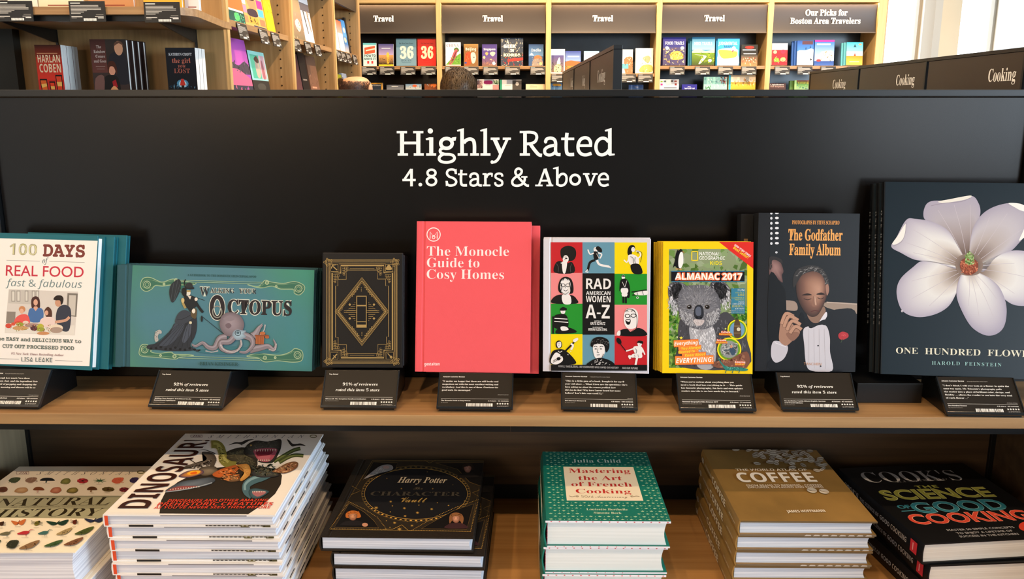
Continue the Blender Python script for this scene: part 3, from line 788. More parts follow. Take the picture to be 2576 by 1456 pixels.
for e in ((64, 755, 23, 18, 'cf4f3c'), (98, 742, 16, 12, 'd8573f'), (136, 733, 26, 11, 'd0502f'), (150, 772, 56, 17, 'c79c68'), (148, 745, 26, 15, '97a03e'), (240, 752, 58, 16, 'a88a80'), (252, 771, 29, 21, '58303c'), (298, 762, 25, 22, 'b6b23e'), (300, 782, 30, 16, '9aa040'), (413, 770, 50, 26, 'e6d4be'), (414, 786, 46, 22, 'ab9384'), (318, 810, 46, 12, 'c98d60'), (190, 730, 22, 12, 'e0d0c0')): a.ell(*e)
a.scatter([(70, 730), (390, 745), (380, 800), (80, 790)], 70, 8, 3, ['b8482f', 'd8b070', '7f8a3a', 'f0e4d4', '8a4a3a'], 4)
for t, y0, y1, x0, x1, cp in (('The EASY and DELICIOUS WAY to', 860, 882, -36, 596, 25), ('CUT OUT PROCESSED FOOD', 915, 932, 20, 544, 26)): a.text(t, 'tt', x0, y0, x1, y1, cp, '506058', off=.012)
a.text('#1 New York Times Bestselling Author', 'sbi', 82, 965, 468, 978, 16, 'a27f7c')
a.text('LISA LEAKE', 'sn', 158, 1015, 385, 1021, 30, '5c6864', off=.006)
a.line([(-90, 992), (140, 999)], 3, '9b9690'); a.line([(405, 1008), (606, 1016)], 3, '9b9690')
a.build('cover_picture', bk, GLOSS)
rear = book('cookbook', 'white and teal family cookbook, middle copy of three at left edge', 'book', 'teal cookbooks at the left end', w, h, .0115, TEAL, PAGES_W, sq=.004, M=D1 @ Matrix.Translation((.017, .001, -.0229)))
offset_copy(rear, .016, .004, -.0119, 'white and teal family cookbook, rear copy of three at left edge')

# ---- wide teal octopus book
w, h = .3484, .181
M2 = pose(-.7234, 1.42, -.0224, .2041, .0285, z=.9995)
OCT = cloth('dark_teal_cloth', '2a535c', .6)
bk = book('picture_book', 'wide teal book with octopus and lady, front copy', 'book', 'wide teal picture books', w, h, .012, OCT, PAGES_G, hinge=.0125, M=M2)
a = cover_art(M2, w, h, 280, 640, 3.4667)
a.up(); n = 6
xs = [165, 300, 700, 1100, 1500, 1775]; ct = ['46806f', '487c74', '4c7883', '4c7883', '488672', '438c76']; cb = ['4c806f', '497b76', '4a7580', '4a7580', '437c78', '407f82']
V = [(x + (22 if i == 0 else 0), 60) for i, x in enumerate(xs)] + [(x, 540) for x in xs] + [(x - (2 if i == 0 else 0), 1060) for i, x in enumerate(xs)]
a.add(V, [[r * n + i, r * n + i + 1, r * n + n + i + 1] for r in (0, 1) for i in range(n - 1)] + [[r * n + i, r * n + n + i + 1, r * n + n + i] for r in (0, 1) for i in range(n - 1)], ct + ['47777b', '4b7a86', '4c7a87', '4c7a87', '487e83', '46827f'] + cb)
def scroll(pts, dots):
    a.poly(pts, '3c6b58', 5); q = spline(pts, 5); a.line(q, 6, 'a3b890', True)
    cx = sum(p[0] for p in pts) / len(pts); cy = sum(p[1] for p in pts) / len(pts)
    a.line([((p[0] - cx) * .93 + cx, (p[1] - cy) * .62 + cy) for p in q], 3, '7f9f78', True)
    for x, y, r in dots:
        a.ring(x, y, r, r, 5, 'b3c29a'); a.ring(x, y, r * .55, r * .55, 4, '9db088')
scroll([(256, 252), (282, 206), (345, 202), (440, 240), (535, 214), (612, 230), (738, 246), (690, 268), (560, 262), (450, 276), (385, 272), (352, 302), (305, 322), (264, 298)], [(312, 262, 30), (565, 225, 15), (460, 258, 9)])
scroll([(1188, 262), (1282, 278), (1340, 226), (1395, 240), (1500, 252), (1600, 236), (1678, 268), (1682, 312), (1640, 352), (1596, 336), (1588, 306), (1480, 302), (1400, 276), (1300, 292)], [(1632, 298, 30), (1358, 246, 15), (1438, 278, 9)])
scroll([(243, 850), (262, 792), (312, 786), (348, 820), (348, 850), (420, 862), (520, 850), (560, 870), (722, 878), (600, 896), (560, 912), (470, 905), (380, 895), (298, 890), (254, 880)], [(292, 828, 30), (552, 888, 15), (430, 880, 9)])
scroll([(1180, 886), (1292, 860), (1380, 872), (1480, 876), (1560, 850), (1602, 820), (1660, 840), (1672, 890), (1650, 930), (1570, 938), (1450, 926), (1340, 936), (1280, 902)], [(1624, 876, 30), (1340, 900, 15), (1430, 898, 9)])
for p in ([(600, 224), (1330, 243)], [(600, 238), (1330, 258)], [(590, 884), (1300, 908)], [(590, 902), (1300, 924)]): a.line(p, 4, '9db58f'); a.line([(p[0][0], p[0][1] + 4), (p[1][0], p[1][1] + 4)], 3, '38665c')
a.text('A GUIDEBOOK TO THE DOMESTICATED CEPHALOPOD', 'sb', 666, 188, 1265, 203, 19, '2c5554')
def outl(t, k, x0, y0, x1, y1, cap, c_out, c_in, o1=.035, o0=0, mid=None):
    a.text(t, k, x0, y0, x1, y1, cap, c_out, off=o1); a.up()
    if mid: a.text(t, k, x0, y0, x1, y1, cap, mid, off=o1 * .5); a.up()
    a.text(t, k, x0, y0, x1, y1, cap, c_in, off=o0); a.up()
outl('W', 'sb', 770, 356, 858, 359, 76, 'c4cbbc', '35363a'); outl('ALKING', 'sb', 862, 332, 1073, 338, 40, 'c4cbbc', '35363a'); outl('YOUR', 'sb', 1114, 338, 1266, 342, 42, 'c4cbbc', '35363a')
a.ring(925, 462, 48, 92, 48, 'd6d8ca'); a.ring(925, 462, 48, 92, 36, '2b2629'); a.ring(925, 500, 40, 50, 10, '8a8a80')
outl('CTOPUS', 'sb', 1014, 514, 1574, 530, 122, 'd6d8ca', '2b2629', .035, .012)
# walking lady in a long dark dress with parasol
a.poly([(540, 245), (588, 214), (610, 255), (594, 330), (548, 412), (520, 404), (506, 330), (518, 272)], '2b3136', 4)
for p in ((545, 250, 520, 400), (580, 225, 545, 405), (600, 260, 548, 410)): a.line([p[:2], p[2:]], 3, '4c545a')
a.line([(575, 315), (815, 400)], 4, '2a2a28')
a.poly([(386, 760), (378, 715), (392, 672), (420, 656), (440, 668), (438, 690), (420, 690), (408, 712), (412, 750)], 'aaa6a0', 4); a.scatter([(380, 680), (410, 660), (412, 750), (390, 750)], 16, 5, 4, ['e0dcd4', '6a6668'], 7)
a.poly([(562, 596), (700, 560), (742, 540), (748, 640), (728, 720), (690, 790), (720, 836), (520, 842), (400, 832), (322, 822), (316, 792), (400, 770), (478, 706), (530, 640)], '2d3239', 4)
a.poly([(560, 600), (640, 600), (600, 700), (500, 790), (420, 790), (510, 700)], '3f4651', 4); a.poly([(660, 620), (700, 600), (690, 700), (640, 770), (620, 740)], '474e5a', 4)
for k in range(9): a.line([(600 + 12 * k, 600), (340 + 46 * k, 815)], 2.5, '1e2226')
a.poly([(558, 596), (575, 530), (612, 492), (655, 486), (700, 520), (690, 572), (620, 606)], '3a4049', 4); a.line(ospline([(575, 570), (630, 560), (690, 530)]), 4, '20242a')
for k in range(22): a.ell(330 + 21 * k, 812 + 9 * math.sin(k) + k * .8, 13, 10, '191c20' if k % 2 else '31363d')
a.poly([(700, 480), (742, 470), (748, 520), (735, 560), (700, 540)], '5a4c36', 3); a.ell(720, 492, 15, 21, 'e2d8c6')
a.poly([(636, 376), (680, 360), (735, 372), (752, 408), (744, 450), (712, 476), (690, 500), (668, 470), (642, 450)], '22262a', 4); a.ell(742, 390, 14, 15, 'dccfbe'); a.poly([(668, 362), (700, 362), (690, 392)], 'dccfbe')
a.line(ospline([(742, 420), (770, 465), (802, 505)]), 22, '1f2326'); a.line(ospline([(622, 384), (628, 425), (650, 468)]), 20, 'a08c58'); a.ell(626, 400, 14, 22, 'c8b078')
a.ell(672, 335, 22, 25, 'd8d2c2'); a.poly([(616, 300), (650, 290), (660, 330), (650, 372), (622, 350)], '1d2022', 4); a.rect(660, 312, 694, 326, 'a58a4a')
a.ell(684, 288, 42, 15, '1f2225', 8); a.poly([(652, 284), (658, 252), (700, 248), (712, 286)], '2c3033', 3); a.line(ospline([(640, 280), (640, 240), (650, 216)]), 9, '1f2225'); a.line(ospline([(620, 300), (612, 280), (640, 270)]), 10, '2b6a50')
a.ell(792, 560, 9, 28, '24292c'); a.line([(800, 545), (1000, 706)], 4, '23282a'); a.ell(693, 594, 13, 13, 'd8cfb0'); a.ring(693, 594, 8, 8, 2, '6a6048')
# octopus
def tent(pts, wd, c='82787e'):
    q = ospline(pts, 7); a.line(q, wd + 7, '3c363a', taper=True); a.line(q, wd, c, taper=True); a.line([(p[0], p[1] - wd * .15) for p in q], wd * .3, '9a9096', taper=True)
def suck(pts, r=6):
    for i, p in enumerate(ospline(pts, 5)): a.ell(p[0], p[1], r, r * .8, 'c9c1be', n=8); a.ell(p[0], p[1], r * .45, r * .4, '5c5458', n=6)
a.poly([(760, 850), (1100, 870), (1440, 850), (1400, 830), (1000, 800)], '3b6f78', 4)
tent([(1210, 830), (1300, 812), (1370, 800), (1415, 830), (1436, 790), (1416, 742)], 62); suck([(1380, 830), (1430, 830), (1440, 780)])
tent([(1010, 720), (950, 735), (905, 810), (850, 808), (800, 770), (740, 800), (705, 785)], 62); suck([(930, 840), (880, 850), (830, 840)])
tent([(1150, 700), (1220, 730), (1235, 790), (1180, 850), (1120, 850)], 62)
tent([(1240, 712), (1262, 690), (1292, 640), (1322, 612)], 74, '8a8085'); suck([(1300, 700), (1335, 660), (1344, 615)], 6)
a.poly([(1262, 708), (1338, 712), (1332, 784), (1262, 780)], 'a65f3a'); a.ell(1322, 686, 26, 14, 'b06a42'); a.ell(1362, 720, 18, 12, 'a65f3a')
for x in (1276, 1290, 1304, 1318): a.line([(x, 714), (x, 780)], 3, '6d3a22')
a.rect(1256, 700, 1376, 712, '8a4a2c')
a.radial([(948, 600), (964, 540), (1008, 508), (1072, 506), (1132, 538), (1162, 600), (1152, 656), (1130, 704), (1060, 716), (1000, 702), (962, 656)], (1050, 590), '9a8c92', '6c6066')
a.poly([(1000, 610), (1030, 596), (1052, 620), (1030, 644), (1006, 634)], '6f5f66', 4); a.poly([(980, 560), (1040, 530), (1080, 560), (1040, 580)], '877a80', 4)
a.radial([(1060, 690), (1090, 655), (1150, 660), (1182, 665), (1160, 690), (1178, 720), (1120, 745), (1070, 735)], (1115, 690), 'a6c2cf', '7f8c98')
a.ring(1108, 684, 24, 22, 6, '39474f'); a.ell(1108, 682, 14, 13, '5c7682'); a.rect(1098, 680, 1120, 685, '20282c')
tent([(1070, 722), (1030, 760), (960, 768), (968, 820), (1040, 850), (1108, 830), (1132, 780), (1128, 748)], 52); suck([(960, 790), (990, 830), (1050, 850), (1100, 840), (1140, 790), (1136, 750)], 7)
a.text('-BRIAN KESINGER-', 'sb', 766, 964, 1120, 970, 30, '2c4f4c')
a.build('cover_picture', bk, PRINT)
for k, lab in enumerate(('second copy', 'third copy', 'rearmost copy')):
    c = offset_copy(bk, .0012 * (k + 1), .0015 * (k + 1), -.0125 * (k + 1), 'wide teal book with octopus and lady, %s behind the front one' % lab, .004 * (k % 2)); noart(c)

# ---- black and gold boxed set
w, h = .1435, .205
M3 = pose(-.3544, 1.4147, -.0212, .2113, .0062, z=.9995)
BXM = mat('black_box_board', '121214', .45, 0, .25)
bk = empty('boxed_book_set', 'black boxed book set with gold stepped border and diamond', 'box set'); bk.matrix_basis = M3
box('slipcase', 0, w, 0, h, -.062, 0, BXM, bk, .0022); box('book_spines', w - .002, w + .0015, .004, h - .004, -.058, -.004, mat('grey_blue_spines', '2a2f36', .3), bk, .001)
a = cover_art(M3, w, h, 780, 600, 3.164); g = 'a98b54'; g2 = '8a7040'
for r in ((131, 168, 694, 994, 5), (142, 180, 684, 984, 3), (152, 192, 676, 974, 3)): a.box(*r, g)
a.line([(245, 214), (588, 214), (588, 272), (656, 272), (656, 888), (588, 888), (588, 948), (247, 948), (247, 888), (176, 888), (176, 274), (245, 274)], 10, g, True)
a.line([(232, 202), (602, 202), (602, 262), (668, 262), (668, 900), (602, 900), (602, 960), (234, 960), (234, 900), (166, 900), (166, 264), (232, 264)], 3, g2, True)
a.line([(288, 250), (538, 250), (538, 322), (602, 322), (602, 376), (624, 376), (624, 782), (608, 782), (608, 842), (540, 842), (540, 914), (290, 914), (290, 844), (224, 844), (224, 786), (203, 786), (203, 376), (222, 376), (222, 324), (288, 324)], 4, g, True)
a.line([(316, 238), (512, 238)], 3, g); a.line([(316, 928), (512, 928)], 3, g)
def key(x, y, sx, sy, c=g):
    for k in range(3): a.line([(x + sx * (0 + k * 14), y + sy * 0), (x + sx * (18 + k * 14), y), (x + sx * (18 + k * 14), y + sy * 16), (x + sx * (6 + k * 14), y + sy * 16), (x + sx * (6 + k * 14), y + sy * 8)], 3, c)
    for k in range(4): a.line([(x, y + sy * (16 + k * 13)), (x + sx * 20, y + sy * (16 + k * 13)), (x + sx * 20, y + sy * (26 + k * 13)), (x + sx * 8, y + sy * (26 + k * 13))], 3, c)
    a.line([(x + sx * 26, y + sy * 22), (x + sx * 40, y + sy * 22), (x + sx * 40, y + sy * 34), (x + sx * 28, y + sy * 34), (x + sx * 28, y + sy * 46)], 3, c)
for x, y, sx, sy in ((256, 226, 1, 1), (574, 226, -1, 1), (256, 936, 1, -1), (576, 936, -1, -1), (186, 286, 1, 1), (645, 286, -1, 1), (186, 876, 1, -1), (645, 876, -1, -1)): key(x, y, sx, sy)
for x, y in ((160, 198), (664, 198), (162, 966), (666, 966)):
    for k in range(10):
        q = 2 * math.pi * k / 10; sx = 1 if x > 400 else -1; sy = 1 if y > 500 else -1
        a.ring(x + sx * 14 + 34 * math.cos(q) * (.9 if k % 2 else .6), y + sy * 10 + 30 * math.sin(q) * (.9 if k % 2 else .6), 7, 7, 3, g, 10)
for x0, y0 in ((164, 205), (600, 205), (164, 902), (604, 902)): a.rect(x0, y0, x0 + 62, y0 + 58, '141416'); a.box(x0, y0, x0 + 62, y0 + 58, 3, g)
a.line([(215, 250), (185, 222)], 8, g); a.line(ospline([(170, 238), (182, 214), (206, 208)]), 8, g)
a.poly([(628, 208), (650, 232), (648, 248), (608, 248), (606, 232)], g, 3)
a.line([(180, 958), (215, 918)], 9, g); a.line([(186, 928), (208, 950)], 6, g); a.line([(618, 912), (640, 936)], 7, g); a.ell(646, 942, 12, 10, g, 45)
for sc_, wd in ((1, 5), (.955, 3), (.9, 9), (.845, 3)): a.line([(414, 578 - 268 * sc_), (414 + 212 * sc_, 580), (414, 580 + 270 * sc_), (414 - 212 * sc_, 580)], wd, g, True)
for sx in (-1, 1):
    for sy in (-1, 1):
        for k in range(4): a.line([(414 + sx * (20 + 14 * k), 580 + sy * (190 - 18 * k)), (414 + sx * (34 + 14 * k), 580 + sy * (190 - 18 * k)), (414 + sx * (34 + 14 * k), 580 + sy * (172 - 18 * k))], 4, g)
        for k in range(5): a.line([(414 + sx * 52, 580 + sy * (8 + 16 * k)), (414 + sx * (120 - 16 * k), 580 + sy * (8 + 16 * k)), (414 + sx * (120 - 16 * k), 580 + sy * (2 + 16 * k))], 3, g)
        a.ell(414 + sx * 96, 580 + sy * 55, 11, 11, g, n=4)
for k in range(3): a.ell(410, 392 + 12 * k, 4, 4, g, n=4); a.ell(414, 745 + 12 * k, 4, 4, g, n=4); a.ell(240 + 10 * k, 580 - 10 * k, 3, 3, g, n=4); a.ell(590 - 10 * k, 580 - 10 * k, 3, 3, g, n=4)
a.line([(272, 574), (552, 574)], 3, g); a.line([(272, 588), (552, 588)], 3, g)
a.rect(370, 455, 452, 708, '141416'); a.box(370, 455, 452, 708, 6, g); a.rect(370, 528, 452, 538, g); a.rect(370, 684, 452, 708, g); a.rect(370, 658, 452, 664, g)
a.build('cover_picture', bk, mat('gold_foil', 'a98b54', .38, .35) if False else PRINT)

# ---- coral cloth book
w, h = .2005, .2647
M4 = pose(-.1863, 1.4049, .0327, .2317, .0003)
CORAL = cloth('coral_cloth', 'ec5a60', .8)
bk = book('cloth_book', 'coral red cloth hardback with white serif title, front copy', 'book', 'coral cloth hardbacks', w, h, .03, CORAL, PAGES_W, hinge=.0085, M=M4)
a = cover_art(M4, w, h, 1020, 520, 2.697); c = 'fbe8e4'
e_ = cover_art(M4, w, h, 1020, 520, 2.697); a_, a = a, e_; a.ring(191, 188, 45, 45, 6, c, 40); a.line([(167, 216), (167, 170), (191, 204), (215, 170), (215, 216)], 6, c); a.ring(191, 206, 9, 11, 5, c); a.build('emblem', bk, PRINT); a = a_
a.text('The Monocle', 'sb', 145, 332, 702, 334, 66, c, 4, -.006); a.text('Guide to', 'sb', 145, 410, 502, 412, 66, c, 4, -.006); a.text('Cosy Homes', 'sb', 144, 488, 668, 491, 66, c, 4, -.006)
a.text('gestalten', 'snb', 128, 1076, 232, 1076, 20, c)
a.build('title_lettering', bk, PRINT)
c2 = offset_copy(bk, .0148, -.0035, -.034, 'coral red cloth hardback in glossy wrap, rear copy showing at right'); noart(c2)

# ---- white book with portrait squares
w, h = .1827, .2328
M5 = pose(.0385, 1.4092, .1066, .1348, -.0139)
WHB = mat('white_boards', 'd8d6de', .35)
bk = book('portrait_book', 'white hardback with squares of black and white portraits, front copy', 'book', 'white portrait books', w, h, .013, WHB, PAGES, hinge=.009, M=M5)
a = cover_art(M5, w, h, 1340, 560, 2.9125)
K, W_, RED, BLU, YEL, PNK, GRN = '141416', 'f0ecea', 'c4222b', '6597ad', 'f2d90e', 'ee8b8d', '24922f'
cols = [134, 365, 599, 838]
for x0, x1, y0, y1, c in ((134, 365, 143, 368, RED), (365, 600, 143, 371, BLU), (600, 838, 145, 374, YEL), (134, 365, 368, 593, PNK), (600, 838, 374, 601, GRN), (134, 365, 593, 816, GRN), (600, 838, 601, 829, PNK), (134, 365, 816, 1040, YEL), (365, 600, 820, 1048, BLU), (600, 838, 829, 1056, RED), (365, 600, 371, 820, K)): a.rect(x0, y0, x1, y1, c)
P = lambda c, *p: a.poly(list(p), c, 4)
P(K, (204, 230), (210, 190), (260, 168), (310, 190), (318, 240), (296, 276), (250, 280), (214, 262)); a.ell(242, 266, 22, 28, W_); a.ell(246, 262, 9, 4, K); P(K, (162, 366), (166, 300), (200, 280), (240, 300), (290, 290), (303, 366)); P(W_, (214, 300), (222, 284), (246, 284), (252, 300), (240, 366), (222, 366)); a.line([(206, 296), (250, 292)], 8, W_)
a.ell(462, 196, 16, 18, W_); P(K, (462, 184), (480, 172), (504, 190), (508, 214), (490, 216), (474, 205)); P(K, (445, 215), (475, 215), (482, 262), (452, 270)); a.line(ospline([(448, 222), (420, 230), (404, 196)]), 9, W_); a.line(ospline([(478, 220), (506, 232), (492, 262)]), 9, W_); a.line(ospline([(458, 274), (420, 292), (404, 350)]), 17, K); a.line([(404, 344), (388, 360), (408, 362)], 9, W_); a.line(ospline([(472, 274), (490, 306), (560, 322)]), 16, W_); a.line([(555, 318), (572, 330)], 10, W_)
P(K, (696, 200), (712, 168), (742, 166), (750, 190), (730, 210), (722, 240), (698, 234)); a.ell(736, 196, 14, 18, W_); P(W_, (700, 240), (740, 234), (776, 262), (770, 316), (720, 308), (704, 290)); a.line(ospline([(770, 262), (790, 240), (780, 212), (756, 208)]), 10, W_); a.line(ospline([(704, 262), (690, 290), (668, 272)]), 9, W_); P(K, (718, 310), (780, 304), (804, 370), (738, 371)); a.line(ospline([(756, 206), (800, 220), (790, 290)]), 3, K)
P(K, (186, 480), (200, 420), (236, 396), (280, 410), (298, 460), (296, 510), (268, 522), (205, 516)); P(W_, (204, 440), (232, 408), (268, 420), (280, 470), (268, 520), (236, 530), (208, 500)); a.ring(222, 458, 15, 11, 4, K); a.ring(258, 458, 15, 11, 4, K); a.line(ospline([(226, 492), (242, 500), (258, 490)]), 4, K); P(K, (146, 590), (150, 550), (200, 526), (284, 530), (320, 556), (322, 592)); P(W_, (216, 530), (272, 530), (280, 592), (226, 592))
a.ell(664, 398, 13, 16, W_); P(K, (650, 392), (664, 384), (680, 394), (664, 396)); P(K, (646, 418), (690, 416), (712, 470), (710, 545), (690, 545), (684, 500), (660, 502), (640, 480)); P(W_, (650, 480), (694, 480), (696, 512), (652, 514)); P(W_, (654, 516), (692, 516), (688, 540), (658, 540)); a.rect(658, 540, 672, 588, K); a.rect(676, 540, 690, 590, K); a.line([(725, 508), (836, 492)], 8, K); a.line([(730, 530), (836, 522)], 8, K); P(W_, (748, 512), (836, 498), (836, 528), (760, 530)); a.ring(768, 548, 8, 6, 3, W_)
a.ell(222, 646, 18, 24, W_); P(K, (200, 632), (222, 617), (250, 628), (244, 642), (206, 644)); P(K, (156, 690), (190, 670), (240, 672), (262, 720), (250, 770), (160, 770)); a.line([(160, 700), (255, 706)], 6, W_); a.line([(158, 722), (260, 730)], 6, W_); a.rect(144, 686, 156, 812, K); P(K, (180, 780), (240, 760), (318, 790), (300, 808), (176, 812)); P(W_, (206, 762), (246, 762), (262, 784), (214, 790))
P(W_, (668, 680), (690, 632), (740, 628), (770, 660), (770, 730), (752, 770), (700, 776), (672, 740)); a.ring(694, 682, 17, 12, 5, K); a.ring(738, 680, 19, 12, 5, K); P(K, (680, 712), (716, 708), (712, 742), (690, 744)); P(W_, (684, 716), (712, 712), (706, 726)); P(K, (628, 826), (640, 790), (690, 776), (720, 800), (770, 770), (820, 790), (826, 828)); P(W_, (616, 822), (624, 794), (642, 792), (640, 824)); a.line(ospline([(690, 632), (740, 640), (764, 700), (760, 780)]), 4, K)
a.ell(192, 892, 24, 30, K); P(W_, (178, 880), (206, 872), (208, 906), (186, 916)); P(K, (136, 1036), (140, 950), (190, 926), (240, 936), (306, 1000), (304, 1036)); P(W_, (136, 1000), (170, 950), (214, 976), (220, 1010), (180, 1036), (140, 1030)); a.ell(190, 996, 14, 12, K); a.line([(205, 975), (310, 868)], 12, K); P(W_, (296, 858), (326, 842), (334, 856), (306, 876)); a.line(ospline([(280, 930), (296, 900), (280, 886)]), 14, W_)
P(K, (424, 890), (446, 848), (500, 836), (552, 858), (562, 910), (540, 950), (520, 920), (440, 912)); P(W_, (442, 906), (470, 888), (520, 896), (528, 950), (506, 992), (474, 1000), (450, 970)); a.ell(462, 924, 9, 3, K); a.ell(500, 924, 9, 3, K); a.line([(470, 968), (492, 966)], 4, K); P(K, (404, 1045), (420, 1016), (470, 992), (520, 992), (580, 1016), (588, 1046)); a.scatter([(420, 1040), (470, 1000), (520, 1000), (570, 1044)], 30, 9, 2, [W_], 3)
a.ell(632, 866, 16, 26, K, -30); a.line([(644, 890), (684, 940)], 6, K); a.line(ospline([(684, 940), (716, 930), (744, 920)]), 10, W_); a.ell(784, 886, 16, 20, W_); P(K, (764, 880), (776, 864), (806, 868), (806, 886), (780, 880)); P(W_, (738, 910), (790, 904), (808, 930), (794, 964), (752, 960)); P(W_, (736, 960), (796, 958), (796, 990), (724, 984)); a.line(ospline([(736, 982), (706, 976), (716, 996)]), 14, W_); a.line(ospline([(766, 984), (758, 1020), (752, 1050)]), 15, W_); a.line([(804, 922), (822, 966)], 9, W_)
for x, y, s_ in ((236, 256, 1), (232, 448, 0), (744, 190, .6), (222, 642, .7), (192, 886, .8), (716, 668, 0), (784, 884, .6), (462, 192, .6)):
    if s_:
        a.ell(x - 8 * s_, y, 4 * s_, 2 * s_, K, n=8); a.ell(x + 8 * s_, y, 4 * s_, 2 * s_, K, n=8); a.line([(x - 5 * s_, y + 16 * s_), (x + 5 * s_, y + 16 * s_)], 2.5 * s_, K); a.line([(x - 12 * s_, y - 6 * s_), (x - 4 * s_, y - 7 * s_)], 2 * s_, K); a.line([(x + 4 * s_, y - 7 * s_), (x + 12 * s_, y - 6 * s_)], 2 * s_, K)
a.line(ospline([(448, 908), (462, 904), (474, 910)]), 4, K); a.line(ospline([(492, 910), (504, 904), (518, 908)]), 4, K); a.line(ospline([(480, 920), (474, 948), (486, 950)]), 3, K); a.scatter([(430, 870), (500, 845), (556, 870), (550, 910), (500, 880), (440, 896)], 26, 9, 2, ['8c8a88'], 5); a.line(ospline([(520, 960), (500, 1000), (480, 1004)]), 4, K)
for k in range(4): a.line([(256 + 10 * k, 962 - 12 * k), (262 + 10 * k, 968 - 12 * k)], 4, W_)
a.line([(150, 1012), (204, 980)], 3, K); a.line([(150, 1022), (210, 990)], 3, K); a.line(ospline([(186, 938), (200, 948), (216, 938)]), 5, W_); a.line(ospline([(176, 300), (190, 330), (186, 364)]), 3, '5c5c5c'); a.line(ospline([(286, 300), (276, 330), (280, 364)]), 3, '5c5c5c')
a.line(ospline([(220, 424), (236, 402), (262, 420)]), 5, K); a.line(ospline([(206, 500), (214, 470), (206, 440)]), 5, K); a.line(ospline([(280, 506), (276, 470), (270, 436)]), 6, K); a.line([(238, 462), (238, 480)], 3, K); a.line(ospline([(214, 506), (238, 524), (264, 506)]), 3, K)
a.line([(468, 226), (486, 260)], 3, W_); a.line(ospline([(716, 246), (736, 262), (740, 300)]), 3, K); a.line(ospline([(752, 250), (748, 280), (760, 312)]), 3, K); a.line([(770, 224), (772, 216)], 9, K)
a.line([(656, 432), (676, 476)], 3, W_); a.line([(690, 424), (676, 470)], 3, W_); a.rect(650, 470, 694, 477, K); a.line([(640, 440), (636, 500)], 4, K); a.line([(760, 500), (772, 530)], 3, K); a.line([(800, 496), (812, 528)], 3, K)
a.line(ospline([(700, 650), (690, 640), (680, 652)]), 4, K); a.line(ospline([(748, 652), (736, 640), (722, 650)]), 4, K); a.line([(715, 684), (712, 702)], 3, K); a.line(ospline([(696, 778), (716, 800), (740, 782)]), 3, K)
a.line(ospline([(752, 920), (762, 936), (756, 956)]), 3, K); a.line(ospline([(744, 966), (750, 980), (742, 986)]), 2, K); a.line(ospline([(770, 964), (776, 986)]), 2, K)
a.rect(134, 1040, 838, 1083, K); B_ = 'eceae8'
a.text('RAD', 'snb', 391, 484, 573, 486, 76, B_); a.text('AMERICAN', 'snb', 392, 527, 569, 528, 26, B_); a.text('WOMEN', 'snb', 390, 580, 570, 582, 45, B_); a.text('A-Z', 'snb', 388, 699, 565, 701, 100, B_)
a.text('WRITTEN BY', 'snb', 452, 724, 504, 724, 8, B_); a.text('KATE SCHATZ', 'snb', 424, 747, 532, 748, 20, B_); a.text('ILLUSTRATED BY', 'snb', 440, 769, 514, 770, 8, B_); a.text('MIRIAM KLEIN STAHL', 'snb', 408, 789, 546, 791, 18, B_)
a.text('REBELS, TRAILBLAZERS, AND VISIONARIES WHO SHAPED OUR HISTORY', 'snb', 190, 1057, 630, 1068, 14, B_); a.text('AND OUR FUTURE!', 'snb', 655, 1069, 770, 1073, 14, B_)
a.build('cover_picture', bk, GLOSS)
c2 = offset_copy(bk, -.0006, .0022, -.0135, 'white portrait hardback whose red-edged top shows just behind the front copy'); noart(c2)

# ---- yellow koala almanac, seven copies
w, h = .1553, .2295
M6 = pose(.2453, 1.4011, .0437, .2046, -.0066)
YLW = mat('yellow_soft_cover', 'f0c814', .35)
bk = book('almanac', 'yellow koala almanac, front copy of the row', 'book', 'yellow almanacs', w, h, .0085, YLW, PAGES_G, soft=True, M=M6)
a = cover_art(M6, w, h, 1630, 580, 3.033); Y = 'f4d013'
a.rect(110, 80, 810, 1100, Y)
a.grad(160, 140, 757, 1046, '8d9a76', '5f7d3c')
a.scatter([(162, 142), (755, 142), (755, 1044), (162, 1044)], 260, 46, 26, ['7f9a66', '9aa886', '6c9048', '587a34', '8aa070', '4c6a2c'], 2)
a.scatter([(162, 560), (250, 560), (250, 1040), (162, 1040)], 90, 30, 12, ['3f7a24', '58922e', '2c5a1c', '8ab04a'], 5); a.scatter([(640, 560), (752, 560), (752, 700), (640, 700)], 60, 30, 12, ['4f8a2a', '6aa83a', '2f6420'], 6)
a.poly([(540, 88), (805, 88), (803, 290)], 'dc2f28')
a.text('NEW YORK TIMES', 'snb', 657, 113, 779, 203, 15, 'f4ecec'); a.text('Best Seller!', 'snb', 648, 136, 760, 216, 22, 'f2d838')
a.box(330, 155, 383, 231, 8, 'f0d53a'); a.text('NATIONAL', 'sn', 393, 188, 547, 189, 25, 'fafaf4', off=.01); a.text('GEOGRAPHIC', 'sn', 391, 221, 588, 222, 25, 'fafaf4', off=.01); a.text('KiDS', 'snb', 474, 261, 564, 262, 29, 'f2dc30')
for r_ in ((60, 60, 160, 1120), (757, 60, 860, 1120), (60, 60, 860, 140), (60, 1046, 860, 1120)): a.rect(*r_, Y)
a.poly([(540, 60), (860, 60), (830, 310), (803, 290)], 'dc2f28')
for t_ in (('NEW YORK TIMES', 657, 113, 779, 203, 15, 'f4ecec'), ('Best Seller!', 648, 136, 760, 216, 22, 'f2d838')): a.up(); a.text(t_[0], 'snb', *t_[1:])
